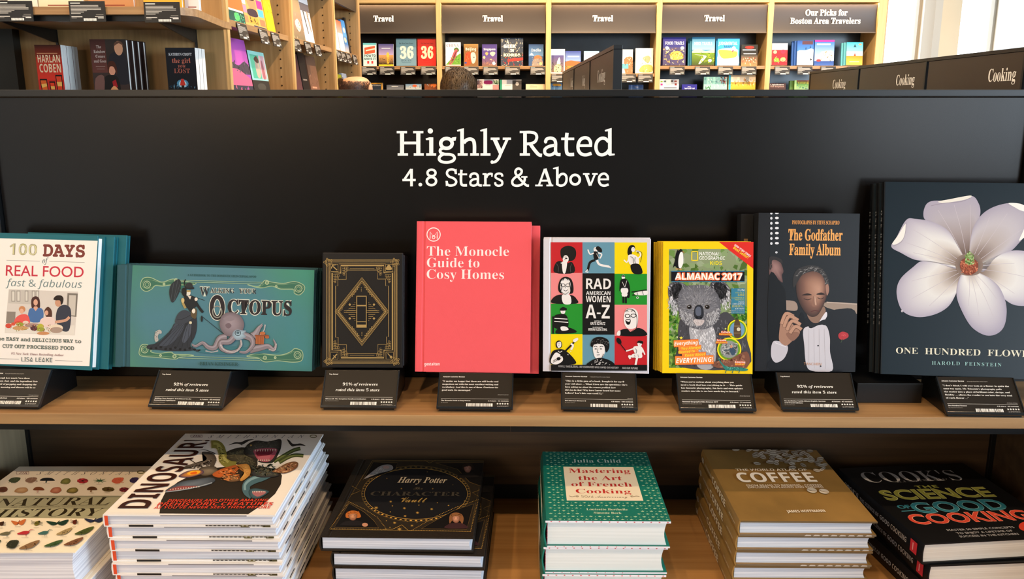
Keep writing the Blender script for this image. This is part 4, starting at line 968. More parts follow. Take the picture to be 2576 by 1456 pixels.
P(K, (212, 180), (228, 145), (256, 142), (268, 168), (272, 230), (252, 282), (228, 290), (206, 270), (190, 286), (204, 230)); P('f2f0ec', (246, 168), (266, 170), (270, 240), (252, 284), (234, 276), (232, 220)); a.line([(262, 160), (278, 166)], 5, 'c86a3a'); a.line(ospline([(232, 150), (246, 136), (262, 134)]), 4, 'd8c858'); a.ell(222, 292, 14, 5, 'c89a5a'); a.ell(248, 294, 12, 5, 'c89a5a')
# koala
fur = ['77777c', '8f8f94', '66666c', 'a2a2a6', '5c5c62', '84848a']
P('47464b', (240, 690), (320, 640), (500, 660), (600, 620), (700, 720), (752, 820), (752, 1040), (250, 1040), (230, 860)); a.scatter([(250, 700), (500, 660), (700, 720), (750, 830), (750, 1030), (260, 1030), (235, 800)], 420, 18, 4, ['3a393e', '55555b', '6c6c72', '48484d', '7c7c84'], 8, 1.3)
P('a9a8ac', (320, 720), (430, 690), (500, 740), (520, 860), (500, 1040), (380, 1040), (330, 860)); a.scatter([(330, 720), (430, 700), (500, 740), (515, 860), (490, 1035), (390, 1035), (335, 860)], 260, 20, 4, ['cfced2', 'dedde0', 'b4b3b8', 'e8e7ea', '98979c'], 9, 1.4)
for e in ([(155, 440), (175, 400), (230, 392), (290, 420), (280, 500), (230, 560), (180, 570), (156, 500)], [(480, 400), (520, 380), (590, 400), (626, 450), (620, 520), (570, 560), (510, 520), (470, 450)]):
    P('55555a', *e); a.scatter(e, 150, 22, 4, ['8a8a90', 'b8b8bc', '5c5c60', '3a393c', '2c2b2e'], 11, .9)
a.scatter([(150, 520), (180, 500), (235, 600), (215, 650), (160, 600)], 60, 26, 4, ['e4e4e8', 'c8c8cc', 'a8a8ac'], 12, 1.8); a.scatter([(560, 480), (622, 460), (640, 560), (590, 600), (540, 560)], 60, 26, 4, ['e4e4e8', 'c8c8cc', 'a8a8ac'], 13, 1.2)
P('1f1e21', (180, 430), (230, 404), (262, 430), (250, 490), (200, 520)); a.scatter([(180, 430), (230, 404), (262, 430), (250, 490), (200, 520)], 60, 20, 4, ['0f0f10', '2c2c30', '454549'], 14, 1.9)
P('1f1e21', (500, 415), (550, 396), (600, 430), (590, 500), (540, 520)); a.scatter([(500, 415), (550, 396), (600, 430), (590, 500), (540, 520)], 60, 20, 4, ['0f0f10', '2c2c30', '454549'], 15, 1.2)
hd = [(232, 500), (270, 430), (350, 416), (450, 420), (520, 470), (552, 560), (545, 660), (500, 720), (430, 752), (350, 745), (270, 700), (232, 610)]
a.radial(hd, (385, 560), '85858b', '63636a', 4, 3)
a.scatter(spline(hd, 3), 700, 14, 3, fur, 16, lambda p: math.atan2(p[1] - 590, p[0] - 385), .35)
a.scatter([(240, 600), (330, 640), (380, 730), (300, 720), (250, 670)], 130, 16, 3, ['c4c4c8', 'a8a8ac', '9a9a9e'], 17, 1.3); a.scatter([(440, 640), (545, 590), (530, 690), (450, 740)], 130, 16, 3, ['c4c4c8', 'a8a8ac', 'b4b4b8'], 18, 1.5)
P('2a2c33', (352, 600), (368, 572), (398, 566), (420, 590), (424, 650), (400, 676), (368, 672), (350, 645)); P('5c6272', (362, 600), (380, 580), (402, 590), (404, 640), (380, 650), (364, 636)); a.ell(372, 660, 8, 5, '0c0c0e'); a.ell(404, 662, 8, 5, '0c0c0e'); P('c9bcba', (346, 680), (400, 678), (430, 686), (410, 720), (370, 722)); a.scatter([(350, 684), (420, 684), (400, 720), (368, 720)], 40, 9, 2, ['dcd6d6', 'b0a4a4'], 19, 1.5)
for x in (316, 452): a.ell(x, 582, 18, 17, '3c332e'); a.ell(x, 582, 12, 12, '15120f'); a.ell(x - 4, 577, 4, 4, 'd8d8dc')
a.rect(177, 307, 736, 390, '12151a'); a.rect(177, 307, 736, 312, '3f8ab0'); a.rect(177, 386, 736, 390, '3f8ab0')
outl('ALMANAC 2017', 'snb', 205, 373, 719, 374, 48, 'e2552a', 'fbf6ee', .07, .0, 'f0b088')
a.text('U.S. EDITION', 'sn', 684, 407, 736, 407, 7, 'e0e8d0')
a.star(652, 450, 17, 'e8ec7a', up=True)
a.rect(634, 440, 738, 632, '3a7f9a')
for t, x0, y, cp, c in (('FUN', 684, 461, 16, 'fafafa'), ('FACTS &', 668, 478, 9, 'd8dc50'), ('500', 684, 498, 16, 'e8d850'), ('INCREDIBLE', 636, 517, 11, 'd0d850'), ('PHOTOS!', 662, 532, 10, 'd0d850'), ('PLUS', 690, 549, 10, 'fafafa'), ('EXCLUSIVE', 645, 564, 11, 'fafafa'), ('DIGITAL', 643, 584, 15, 'e8d850'), ('EXTRAS', 666, 600, 11, 'fafafa'), ('including videos,', 622, 614, 9, 'e0e0d0'), ('games, and more!', 614, 627, 9, 'e0e0d0')): a.text(t, 'snb', x0, y, 733, y, cp, c)
a.ell(680, 754, 75, 76, 'f0e020', n=32); a.ell(680, 754, 66, 67, '6a9a28', n=32); a.ell(680, 754, 56, 58, '6f9ac0', n=28)
P('5a4632', (656, 806), (658, 700), (678, 676), (700, 700), (708, 806)); a.line([(679, 690), (677, 636)], 7, '4a3a2c'); a.ell(690, 752, 17, 17, 'd8ccae'); a.ring(690, 752, 16, 16, 3, '3a2c1e'); a.rect(656, 724, 706, 731, '8a7450'); a.rect(654, 778, 708, 784, '8a7450')
a.ell(619, 905, 92, 90, 'f0e020', n=32); a.ell(619, 905, 82, 80, '6a9a28', n=32); a.ell(619, 905, 68, 66, '8f9290', n=28)
a.scatter([(560, 870), (680, 860), (675, 940), (570, 945)], 110, 14, 6, ['6c6e6a', 'aeb0ac', '4e504c', 'c8c8c4'], 20); P('3e5266', (620, 900), (650, 890), (668, 930), (640, 950)); a.ell(634, 884, 10, 12, 'c89070'); a.line([(575, 912), (640, 905)], 7, '3e5266')
outl('Culture', 'snb', 556, 779, 626, 780, 13, 'e2552a', 'fbf6ee', .12); outl('Connection', 'snb', 540, 795, 642, 797, 13, 'e2552a', 'f0c848', .12)
outl('Extreme', 'snb', 524, 842, 596, 842, 13, 'e2552a', 'fbf6ee', .12); outl('Adventure', 'snb', 514, 857, 606, 857, 13, 'e2552a', 'f0c848', .12)
P('7d5140', (500, 1000), (600, 990), (752, 920), (752, 1044), (520, 1044)); a.scatter([(520, 1000), (750, 940), (750, 1040), (530, 1040)], 60, 20, 7, ['8a5a44', '6a4032', 'a07058'], 21)
outl('Amazing', 'snb', 660, 1008, 740, 1010, 14, 'e2552a', 'fbf6ee', .12); outl('Animals', 'snb', 662, 1024, 738, 1026, 14, 'e2552a', 'f0c848', .12)
P('2f7f74', (560, 1010), (600, 1036), (660, 1040), (720, 1044), (762, 1056), (740, 1070), (660, 1066), (590, 1062)); a.line(ospline([(566, 1020), (545, 990), (532, 968)]), 12, '2f7f74', taper=True)
for x in (598, 650, 700): a.line([(x, 1060), (x - 10, 1086)], 6, '2a6e64')
a.scatter([(570, 1030), (740, 1050), (700, 1064), (600, 1056)], 40, 8, 2, ['7fd0b8', '1c544c'], 22)
for cx_, cy_, w_, ht, t, c, cp in ((290, 858, 205, 52, 'Everything', 'fbf6ee', 27), (318, 892, 190, 34, 'You Always', 'f4d83a', 21), (310, 920, 165, 34, 'Wanted to', 'f4d83a', 21), (350, 946, 200, 34, 'Know About', 'f4d83a', 21), (352, 986, 310, 66, 'EVERYTHING!', 'fbf6ee', 36)):
    for q, cc in ((14, 'e2552a'), (9, 'f08a3c')):
        a.line([(cx_ - w_ / 2 + 8, cy_ + 4), (cx_ + w_ / 2 - 8, cy_ - 4)], ht + q - 12, cc)
for cx_, cy_, w_, ht, t, c, cp in ((290, 858, 180, 52, 'Everything', 'fbf6ee', 27), (328, 895, 148, 34, 'You Always', 'f4d83a', 20), (293, 923, 125, 34, 'Wanted to', 'f4d83a', 20), (358, 947, 156, 34, 'Know About', 'f4d83a', 20), (354, 988, 282, 66, 'EVERYTHING!', 'fbf6ee', 36)):
    a.up(); a.text(t, 'snbi', cx_ - w_ / 2, cy_ + cp * .45 + 5, cx_ + w_ / 2, cy_ + cp * .45 - 5, cp, c)
a.star(252, 818, 15, 'f0e040', up=True); a.star(222, 812, 9, 'f4f0c0', up=True); a.star(590, 748, 9, 'e8ec7a', up=True)
a.build('cover_picture', bk, GLOSS)
for k in range(5):
    c = offset_copy(bk, -.0021 * (k + 1), .0006 * (k % 3) + .001, -.0089 * (k + 1), 'yellow koala almanac, %s copy behind the front one' % ('second', 'third', 'fourth', 'fifth', 'last')[k] if k else 'yellow koala almanac directly behind the front copy'); noart(c)

# ---- black film album, two copies
w, h = .175, .2777
M7 = pose(.412, 1.4145, -.0162, .1612, .0086)
BKC = cloth('black_film_cloth', '17181b', .7)
bk = book('film_album', 'black hardback with orange title and man in dinner jacket, front copy', 'book', 'black film albums', w, h, .026, BKC, PAGES_G, hinge=.02, M=M7)
a = cover_art(M7, w, h, 1850, 500, 2.6)
a.poly([(232, 60), (840, 60), (800, 1160), (205, 1160)], '1a1d21')
for k in range(7):
    a.ell(235, 94 + 33 * k, 8, 9, 'd8dade', n=12); a.ell(271, 92 + 33 * k + (0 if k < 6 else 0), 13, 8, 'e4e4e6', n=12)
a.ell(268, 350, 8, 7, 'c8c8cc')
a.text('PHOTOGRAPHS BY STEVE SCHAPIRO', 'sb', 370, 166, 680, 168, 25, 'e39a4c'); a.text('The Godfather', 'sb', 345, 270, 700, 273, 74, 'eaa456', off=.008); a.text('Family Album', 'sb', 351, 366, 688, 369, 74, 'eaa456', off=.008)
P = lambda c, *p: a.poly(list(p), c, 5)
P('9c8678', (300, 668), (390, 672), (400, 730), (300, 716)); P('9a8676', (595, 676), (795, 690), (795, 752), (600, 712)); a.line([(596, 676), (795, 688)], 7, 'b9a595')
a.radial([(222, 396), (246, 388), (286, 404), (306, 440), (314, 476), (304, 500), (308, 548), (270, 520), (224, 506)], (262, 450), '9c7670', '5c4240', 4, 3)
P('2e2a2a', (222, 386), (258, 378), (300, 396), (306, 424), (270, 402), (240, 404), (238, 450), (222, 460)); a.ring(236, 440, 7, 12, 3, '6c4c48')
P('101114', (222, 500), (300, 560), (330, 640), (320, 900), (222, 1000))
P('14151a', (420, 800), (560, 760), (680, 720), (795, 760), (788, 1120), (232, 1120), (300, 980), (430, 900))
P('101216', (410, 800), (450, 770), (470, 1125), (380, 1125))
P('8a6a58', (470, 740), (560, 700), (590, 730), (560, 800), (500, 806))
a.radial([(396, 560), (402, 500), (450, 458), (520, 452), (578, 486), (602, 560), (596, 640), (566, 716), (532, 764), (486, 768), (440, 720), (404, 640)], (545, 590), 'b98c74', '3a2822', 5, 6, [(0, 'bd9078'), (.4, 'a0745e'), (.75, '6c4a3e'), (1, '3c2a24')])
P('302d2c', (380, 580), (378, 510), (410, 458), (490, 434), (566, 456), (610, 540), (606, 620), (590, 560), (566, 500), (510, 474), (440, 496), (408, 540)); a.scatter([(384, 520), (420, 456), (500, 440), (570, 462), (606, 560), (590, 560), (560, 490), (500, 466), (420, 500)], 90, 18, 2, ['6a6664', '8a8684', '262424', '4c4846'], 4, -.5)
P('a07664', (590, 570), (606, 560), (612, 600), (598, 632)); P('2c1d18', (432, 630), (470, 618), (500, 628), (470, 632)); P('2c1d18', (528, 624), (560, 612), (584, 624), (560, 628))
a.line(ospline([(446, 652), (472, 660), (496, 652)]), 4, '2c1d18'); a.line(ospline([(536, 646), (558, 654), (578, 646)]), 4, '2c1d18'); P('8c6452', (508, 640), (522, 640), (536, 692), (520, 704), (500, 696)); P('c09880', (516, 640), (522, 640), (530, 690), (520, 690)); a.line(ospline([(492, 738), (520, 730), (548, 736)]), 6, '5a302a')
P('c9c3c8', (446, 850), (520, 830), (590, 828), (616, 900), (618, 1000), (632, 1124), (500, 1124), (462, 1080), (450, 960)); P('dcd6da', (545, 810), (590, 740), (598, 768), (566, 812)); P('17181c', (478, 836), (496, 810), (530, 816), (560, 796), (592, 790), (590, 824), (560, 822), (536, 828), (496, 846))
for p in ((540, 960), (556, 1094)): a.ell(*p, 6, 5, '26262a')
for k in range(4): a.line([(478 + 34 * k, 850), (480 + 36 * k, 1110)], 2, 'aca6ac')
P('c2bcc2', (250, 930), (340, 960), (320, 1040), (262, 1070), (232, 1020)); a.line([(258, 940), (330, 968)], 4, 'e0dade')
P('a47a64', (288, 930), (286, 870), (300, 800), (340, 800), (400, 840), (420, 880), (370, 930), (330, 960)); P('8a6250', (330, 880), (400, 870), (416, 890), (370, 930))
for x0, y0, x1, y1, x2, y2 in ((300, 820, 330, 752, 380, 770), (316, 840, 350, 770, 410, 796), (336, 860, 370, 800, 426, 824), (356, 880, 392, 836, 432, 856)): a.line(ospline([(x0, y0), (x1, y1), (x2, y2)]), 26, '6c4a3c'); a.line(ospline([(x0, y0 - 2), (x1, y1 - 2), (x2, y2 - 2)]), 20, 'b98c72')
P('b03036', (674, 884), (700, 868), (734, 880), (736, 904), (700, 922), (676, 910)); a.ell(706, 892, 14, 10, 'cc4a4c'); a.ring(704, 894, 8, 7, 3, '8c2028'); a.line([(700, 915), (688, 940)], 5, '3a4a34')
a.text('TASCHEN', 'g', 446, 1086, 560, 1089, 17, 'c98e6a')
a.build('cover_picture', bk, GLOSS)
c2 = offset_copy(bk, -.022, -.001, -.03, 'black film album, rear copy whose spine shows at left'); noart(c2)
a = Art(.02, h, clip=False)
for k in range(3): a.rect(.004, h - .05 - k * .012, .011, h - .044 - k * .012, '8a6a48')
a.build('spine_lettering', c2, PRINT)

# ---- white magnolia book, three copies
w, h = .335, .3364
M8 = pose(.6273, 1.4033, .1043, .238, .0025, z=.9965)
NAVY = mat('blue_black_jacket', '15232c', .3, 0, .35); NAVYS = mat('black_jacket_spine', '0b0e11', .28)
bk = book('flower_book', 'large slate hardback with white magnolia, front copy of three', 'book', 'magnolia books at the right end', w, h, .0148, NAVY, PAGES, spine=NAVYS, bulge=.001, M=M8)
a = cover_art(M8, w, h, 2150, 430, 2.2395)
ST = [(0, '4c3830'), (.22, '8a756a'), (.42, 'c9bdb6'), (.62, 'dad6d4'), (.82, 'c8c1ca'), (1, 'aea6b6')]
ST2 = [(0, '4c3830'), (.22, '9a877a'), (.40, 'd8cec6'), (.60, 'e8e5e1'), (.84, 'cdc7ce'), (1, 'b2aaba')]
def petal(pts, st=ST, veins=(), fold=None):
    ctr = (642, 545); a.radial(pts, ctr, st[0][1], st[-1][1], 6, 12, st)
    for v in veins: a.line(ospline([ctr, (ctr[0] * .45 + v[0] * .55 + 6, ctr[1] * .45 + v[1] * .55 - 5), v], 6), 2.2, 'c9c0c6')
petal([(392, 268), (394, 206), (432, 170), (540, 166), (656, 140), (698, 182), (708, 240), (684, 300), (662, 390), (650, 520), (630, 520), (600, 470), (520, 350), (448, 290)], [(0, '4c3830'), (.25, '7c6860'), (.5, 'a89a98'), (.75, 'b8b0b6'), (1, 'afa7b7')], ((470, 220), (560, 190), (650, 190)))
a.poly([(470, 172), (540, 158), (600, 146), (656, 138), (646, 154), (600, 166), (540, 176), (500, 182)], 'ebe6da', 4); a.line(ospline([(430, 196), (500, 182), (600, 172), (650, 152)]), 3, '9a909c')
petal([(655, 530), (650, 440), (664, 330), (712, 250), (784, 202), (880, 180), (960, 196), (1010, 250), (990, 330), (930, 400), (880, 450), (800, 490), (720, 540), (670, 550)], [(0, '4c3830'), (.22, '8a766c'), (.45, 'bcb0ac'), (.7, 'c6bfc4'), (1, 'aaa2b2')], ((760, 260), (860, 240), (940, 330)))
a.poly([(866, 181), (930, 184), (975, 206), (990, 232), (940, 224), (904, 206)], 'f4f1ea', 4); a.poly([(1000, 250), (985, 340), (926, 394), (950, 336), (975, 280)], 'f4f1ea', 4)
petal([(728, 566), (790, 492), (868, 452), (954, 450), (1060, 476), (1110, 580), (1090, 700), (1010, 752), (910, 757), (844, 722), (790, 660), (744, 610), (660, 560), (668, 546)], ST2, ((900, 520), (980, 600), (900, 690)))
petal([(330, 540), (380, 508), (470, 520), (560, 550), (620, 548), (630, 556), (588, 610), (574, 680), (530, 760), (450, 808), (350, 822), (268, 786), (236, 690), (256, 610)], ST2, ((320, 620), (320, 720), (420, 760)))
a.poly([(262, 784), (274, 782), (268, 796), (262, 792)], 'c8c0c8', 2)
petal([(206, 426), (236, 372), (290, 276), (344, 270), (436, 286), (520, 330), (566, 396), (634, 530), (640, 545), (566, 545), (500, 530), (430, 508), (340, 500), (262, 462)], ST2, ((330, 330), (280, 400), (330, 460)))
a.poly([(212, 408), (244, 362), (286, 298), (286, 350), (264, 392), (228, 414)], 'f2eee6', 4); a.line(ospline([(216, 424), (262, 400), (284, 352), (290, 290)]), 3, 'a89ea8')
petal([(612, 570), (642, 556), (680, 570), (756, 604), (818, 660), (854, 760), (846, 862), (806, 914), (740, 926), (664, 884), (612, 806), (574, 706), (584, 620)], [(0, '5c463c'), (.12, 'c9bcb2'), (.3, 'ece8e3'), (.55, 'dcd8d8'), (.82, 'c4bdc6'), (1, 'a8a0b2')], ((640, 760), (700, 820), (780, 820), (800, 720)))
a.radial([(566, 520), (590, 480), (640, 466), (700, 480), (722, 530), (700, 578), (640, 590), (586, 575)], (645, 530), '4c382e', '8f7c70', 5, 3)
a.radial([(592, 540), (604, 500), (650, 490), (690, 510), (694, 550), (668, 580), (620, 582)], (645, 540), 'b8603f', '7c3e2c', 4, 3); a.scatter([(596, 510), (690, 510), (692, 560), (650, 582), (600, 570)], 150, 9, 4, ['c87050', 'a05032', 'd88a68', '7c3c28'], 30, 1.3)
a.scatter([(626, 520), (624, 480), (645, 452), (668, 474), (672, 520), (648, 530)], 140, 10, 4, ['7d9a50', '9ab870', '5c7a3a', 'b0cc88'], 31)
a.text('ONE', 'sb', 232, 1027, 356, 1030, 35, 'e9e4cc', 3, -.005); a.text('HUNDRED', 'sb', 395, 1032, 708, 1040, 36, 'e9e4cc', 3, -.005); a.text('FLOWERS', 'sb', 748, 1041, 1064, 1050, 37, 'e9e4cc', 3, -.005)
a.text('HAROLD', 'sb', 434, 1090, 592, 1094, 20, '9fc9c4', 2, -.005, 1.2); a.text('FEINSTEIN', 'sb', 620, 1095, 826, 1101, 20, '9fc9c4', 2, -.005, 1.2)
a.build('cover_picture', bk, GLOSS)
a = Art(h, .02, clip=False)   # spine reads from head to tail
a.text('O N E   H U N D R E D   F L O W E R S', 'sb', .052, .0065, .235, .0065, -.0085, '9a9790', 2, -.01) if False else None
g_, t_, w0 = glyphs('ONE HUNDRED FLOWERS', 'sb', 2, -.004, 1.35)
a.add([(.05 + p[0] / w0 * .2, .0045 + p[1] * .0066) for p in g_], t_, 'a8a59c', mapped=True)
so = a.build('spine_lettering', bk, PRINT)
mm = Matrix.Identity(4)
for i in range(3): mm[i][0], mm[i][1], mm[i][2], mm[i][3] = (0, -1, 0)[i], (0, 0, 1)[i], (-1, 0, 0)[i], (-.0032, h, -.0148)[i]
so.matrix_basis = mm
for k, (dx, lab) in enumerate(((-.005, 'slate magnolia hardback, middle of the three copies'), (-.0105, 'slate magnolia hardback, rearmost of the three copies'))):
    c = offset_copy(bk, dx, .001 * k, -.0151 * (k + 1), lab)
    for ch in list(c.children):
        if 'picture' in ch.name: bpy.data.objects.remove(ch)
# ------------------------------------------------------------------ stacks on the lower shelf
ORD = ['topmost', 'second from the top', 'third from the top', 'fourth from the top', 'fifth from the top', 'sixth from the top', 'seventh from the top', 'lowest']
def stack(proto, n, t, offs, what, group, gap=.0002):
    """copies of the top book below it; offs = (dx, dy, turn) of each against the top one"""
    proto['label'] = 'topmost ' + what; proto['group'] = group; out = []
    base = proto.matrix_basis.copy()
    for k in range(1, n):
        dx, dy, rt = offs[(k - 1) % len(offs)]
        c = dup(proto); c.matrix_basis = Matrix.Translation((dx, dy, -(t + gap) * k)) @ base @ Matrix.Rotation(rt, 4, 'Z')
        c['label'] = ('lowest ' if k == n - 1 else ORD[k] + ' ') + what; out.append(c)
        if gap < .001:
            for ch in list(c.children):
                if ch.name.startswith('cover_picture'): bpy.data.objects.remove(ch)
    return out
def edge_art(o, w, z0, z1, fn, name='edge_print'):
    """ink on the lower edge of a lying book, facing the reader; x across, y from the bottom board up"""
    a = Art(w, z1 - z0, clip=False); fn(a); e = a.build(name, o, PRINT); m = Matrix.Identity(4)
    for i in range(3): m[i][0], m[i][1], m[i][2], m[i][3] = (1, 0, 0)[i], (0, 0, 1)[i], (0, -1, 0)[i], (0, -.0001, z0)[i]
    e.matrix_basis = m; e['kind'] = 'stuff'; return e
ZS = .6932
# ---- white dinosaur book
DT = .0197
w, h = .258, .32; M = flat(-.628, 1.150, ZS + 8 * (DT + .0002), .006)
WJ = mat('white_jacket', 'eeebe6', .32)
bk = book('dinosaur_book', 'x', 'book', None, w, h, DT, WJ, PAGES_G, spine=WJ, bulge=.001, bt=.0026, M=M)
a = cover_art(M, w, h, 240, 1060, 3.677)
a.poly([(100, 838), (1650, 862), (2145, 105), (860, 100)], 'f3ede3')
a.poly([(850, 515), (762, 560), (650, 650), (606, 735), (592, 850), (1412, 858), (1560, 760), (1662, 670), (1716, 580), (1726, 500), (1690, 440), (1400, 400), (1000, 440)], '2f2a24')
a.text('SMITHSONIAN', 'si', 1040, 153, 1922, 151, 27, '77777c', 2, 0, 1.9)
a.box(880, 124, 990, 147, 4, '8a7478'); a.text('DK', 'sb', 893, 144, 978, 144, 17, '8a7478'); a.ring(2016, 137, 30, 12, 7, '77744a')
P = lambda c, *p: a.poly(list(p), c, 4)
def blob(c0, c1, *p):
    cx = sum(q[0] for q in p) / len(p); cy = sum(q[1] for q in p) / len(p); a.radial(list(p), (cx, cy), c0, c1, 4, 3)
def mott(p, cols, n=80, ln=26, wd=8, seed=1): a.scatter(p, n, ln, wd, cols, seed, 0, .8)
P('3a3734', (1232, 220), (1290, 192), (1330, 192), (1360, 186), (1400, 168), (1468, 164), (1420, 180), (1380, 204), (1350, 216), (1320, 206), (1280, 208)); a.line([(1345, 205), (1356, 222)], 6, '3a3734')
P('3a3734', (1772, 164), (1796, 176), (1822, 204), (1856, 208), (1900, 204), (1946, 226), (1900, 222), (1860, 224), (1822, 232), (1800, 214), (1788, 196))
for p in ([(1650, 372), (1740, 318), (1830, 268), (1896, 250)], [(1700, 380), (1780, 334), (1850, 312), (1924, 318)]): a.line(ospline(p), 34, '4c552f'); a.line(ospline(p), 12, '74804a')
blob('5a5644', '332f28', (1180, 310), (1260, 260), (1380, 240), (1470, 300), (1500, 400), (1450, 430), (1320, 400), (1220, 360)); mott([(1200, 300), (1380, 260), (1480, 400), (1300, 390)], ['6d6950', '4a4636', '5f5b46'], 110, 24, 6, 4)
blob('6d6a62', '2c2a26', (1372, 300), (1398, 222), (1480, 178), (1600, 186), (1712, 164), (1718, 236), (1694, 300), (1652, 372), (1600, 388), (1520, 378), (1462, 345)); mott([(1390, 230), (1480, 190), (1690, 180), (1700, 240), (1500, 240), (1420, 290)], ['6c695e', '4a4842', '565349'], 90, 18, 6, 5)
P('b4596a', (1464, 266), (1540, 250), (1650, 248), (1682, 268), (1644, 340), (1594, 374), (1520, 366), (1480, 320)); P('7c2c3a', (1490, 280), (1560, 262), (1640, 262), (1630, 300), (1560, 320), (1500, 320)); P('c9707c', (1500, 330), (1560, 318), (1620, 318), (1590, 362), (1526, 358))
for k in range(9): x = 1474 + 23 * k; a.poly([(x, 262 - k * .8), (x + 12, 262 - k * .8), (x + 5, 282)], 'e8e0cc')
for k in range(6): x = 1500 + 20 * k; a.poly([(x, 366), (x + 12, 366), (x + 6, 348)], 'e8e0cc')
a.ell(1440, 222, 10, 6, 'c8a050')
a.line(ospline([(1072, 214), (1120, 214), (1156, 240), (1176, 300), (1182, 360), (1240, 400), (1300, 410)], 8), 74, '8b853f'); a.line(ospline([(1090, 206), (1135, 214), (1166, 260), (1184, 330), (1230, 380)], 8), 22, 'b3ad62'); mott([(1120, 220), (1180, 260), (1200, 380), (1150, 380)], ['6f6a30', 'c0ba74'], 60, 16, 5, 6)
blob('7a6e60', '443c34', (985, 288), (1040, 284), (1090, 300), (1118, 340), (1110, 380), (1040, 400), (960, 408), (850, 440), (800, 432), (900, 392), (1000, 372), (1030, 340)); mott([(850, 430), (1000, 380), (1110, 350), (1100, 400), (900, 440)], ['9a8e80', '3c342c', '5c5248'], 90, 22, 6, 7)
a.line(ospline([(1100, 360), (1080, 420), (1110, 470)]), 40, '5a5044'); a.line(ospline([(1110, 300), (1060, 280), (1000, 262), (960, 270)]), 10, '4a4038', taper=True); a.line([(860, 344), (940, 398)], 8, '4a4038'); blob('8a7c68', '4c4236', (960, 440), (1030, 418), (1110, 420), (1130, 470), (1060, 500), (980, 500))
blob('f0a028', '2c3058', (768, 512), (828, 470), (900, 452), (988, 452), (1000, 480), (940, 504), (860, 522)); P('f2b030', (850, 480), (900, 458), (970, 458), (950, 486), (870, 496)); P('e0641c', (880, 478), (930, 466), (940, 484), (890, 492))
blob('cf6a32', 'a8572c', (1086, 486), (1180, 436), (1300, 404), (1380, 400), (1330, 440), (1260, 500), (1180, 520), (1110, 516)); blob('d9a85e', 'b07c3c', (1300, 410), (1400, 396), (1434, 440), (1426, 500), (1360, 552), (1336, 540), (1376, 480), (1350, 430))
for k in range(8): a.line([(1330, 440), (1340 + 14 * k, 405 + k * k * 2.2)], 4, 'a06a34')
blob('8c6a48', '5a4430', (1160, 520), (1260, 500), (1330, 520), (1330, 552), (1230, 560)); mott([(1120, 480), (1300, 420), (1330, 530), (1180, 550)], ['e08a4a', '94481f', 'c89060', '5c4430'], 90, 24, 6, 8)
blob('6c7884', '3c444e', (648, 652), (700, 606), (800, 560), (920, 540), (1060, 520), (1110, 548), (1050, 590), (940, 612), (800, 622)); P('8e4a4a', (664, 650), (760, 606), (920, 600), (960, 606), (840, 632)); a.line(ospline([(652, 655), (780, 640), (930, 612), (1080, 570)]), 9, '9aa6b0')
for k in range(12): x = 690 + 24 * k; a.poly([(x, 628 - k * 2.2), (x + 10, 628 - k * 2.2), (x + 4, 642 - k * 2.2)], 'efe8da')
a.line(ospline([(1616, 484), (1540, 520), (1460, 548), (1400, 590), (1400, 650), (1450, 690)], 8), 72, '486872'); a.line(ospline([(1600, 480), (1530, 508), (1440, 540), (1386, 588), (1384, 640)], 8), 22, '7fa0a8'); blob('5c7c86', '2c444c', (1420, 640), (1480, 622), (1560, 636), (1606, 650), (1590, 672), (1520, 712), (1460, 716), (1424, 690)); P('a86a6e', (1450, 660), (1540, 648), (1580, 664), (1500, 700))
for k in range(8): x = 1452 + 16 * k; a.poly([(x, 650), (x + 9, 650), (x + 4, 664)], 'efe8da')
blob('4c4e50', '2c2c2e', (1440, 480), (1520, 460), (1640, 470), (1700, 500), (1640, 520), (1500, 520)); mott([(1440, 420), (1640, 400), (1700, 500), (1500, 510)], ['3a4238', '565c50', '40443c', '5c5644'], 110, 24, 7, 9)
blob('b98a60', '6c4a30', (1636, 468), (1700, 430), (1760, 396), (1830, 376), (1874, 388), (1866, 430), (1820, 462), (1750, 486), (1690, 480)); mott([(1650, 466), (1760, 400), (1860, 390), (1840, 440), (1740, 480)], ['d8b088', '7a5638', '9c5a44'], 80, 18, 6, 10)
a.text('DINOSAURS AND OTHER AMAZING', 'snb', 664, 750, 1590, 745, 24, 'd8432e', shear=.0); a.text('PREHISTORIC CREATURES', 'snb', 566, 785, 1634, 781, 30, 'd8432e'); a.text("AS YOU'VE NEVER SEEN THEM BEFORE", 'snb', 536, 812, 1612, 809, 22, 'd8432e')
a.z += 1e-4
def vtext(a, t, k, x0, y0, x1, y1, cap, col, off=0):
    g, tr, wd = glyphs(t, k, 3, off); A, B = Vector(a.m((x0, y0))), Vector(a.m((x1, y1))); b = (B - A) / wd; n = Vector((-b.y, b.x)).normalized() * cap
    a.add([tuple(A + b * p[0] + n * p[1]) for p in g], tr, col, mapped=True)
vtext(a, 'DINOSAUR!', 'snb', 482, 808, 1058, 178, .046, '3a1c16')
a.build('cover_picture', bk, GLOSS)
def dino_edge(a):
    K = '2a2724'; a.rect(-.0016, .0018, .0055, DT - .0016, 'd8502c'); a.rect(-.0016, .0018, .0002, DT - .0016, 'e8e4e0')
    a.rect(.036, .0, .073, .0034, K); a.rect(.152, .0012, .25, .0034, '4a4642'); a.rect(.205, .0, .217, .0034, '5c5430'); a.rect(.238, .0, .25, .0026, '4a4428')
    for k in range(14): a.rect(.155 + k * .0065, .0014, .1575 + k * .0065, .0026, 'b8b4ac', False)
    a.rect(.085, DT - .0024, .215, DT - .0004, '8d8a8c')
edge_art(bk, w, -DT, 0, dino_edge)
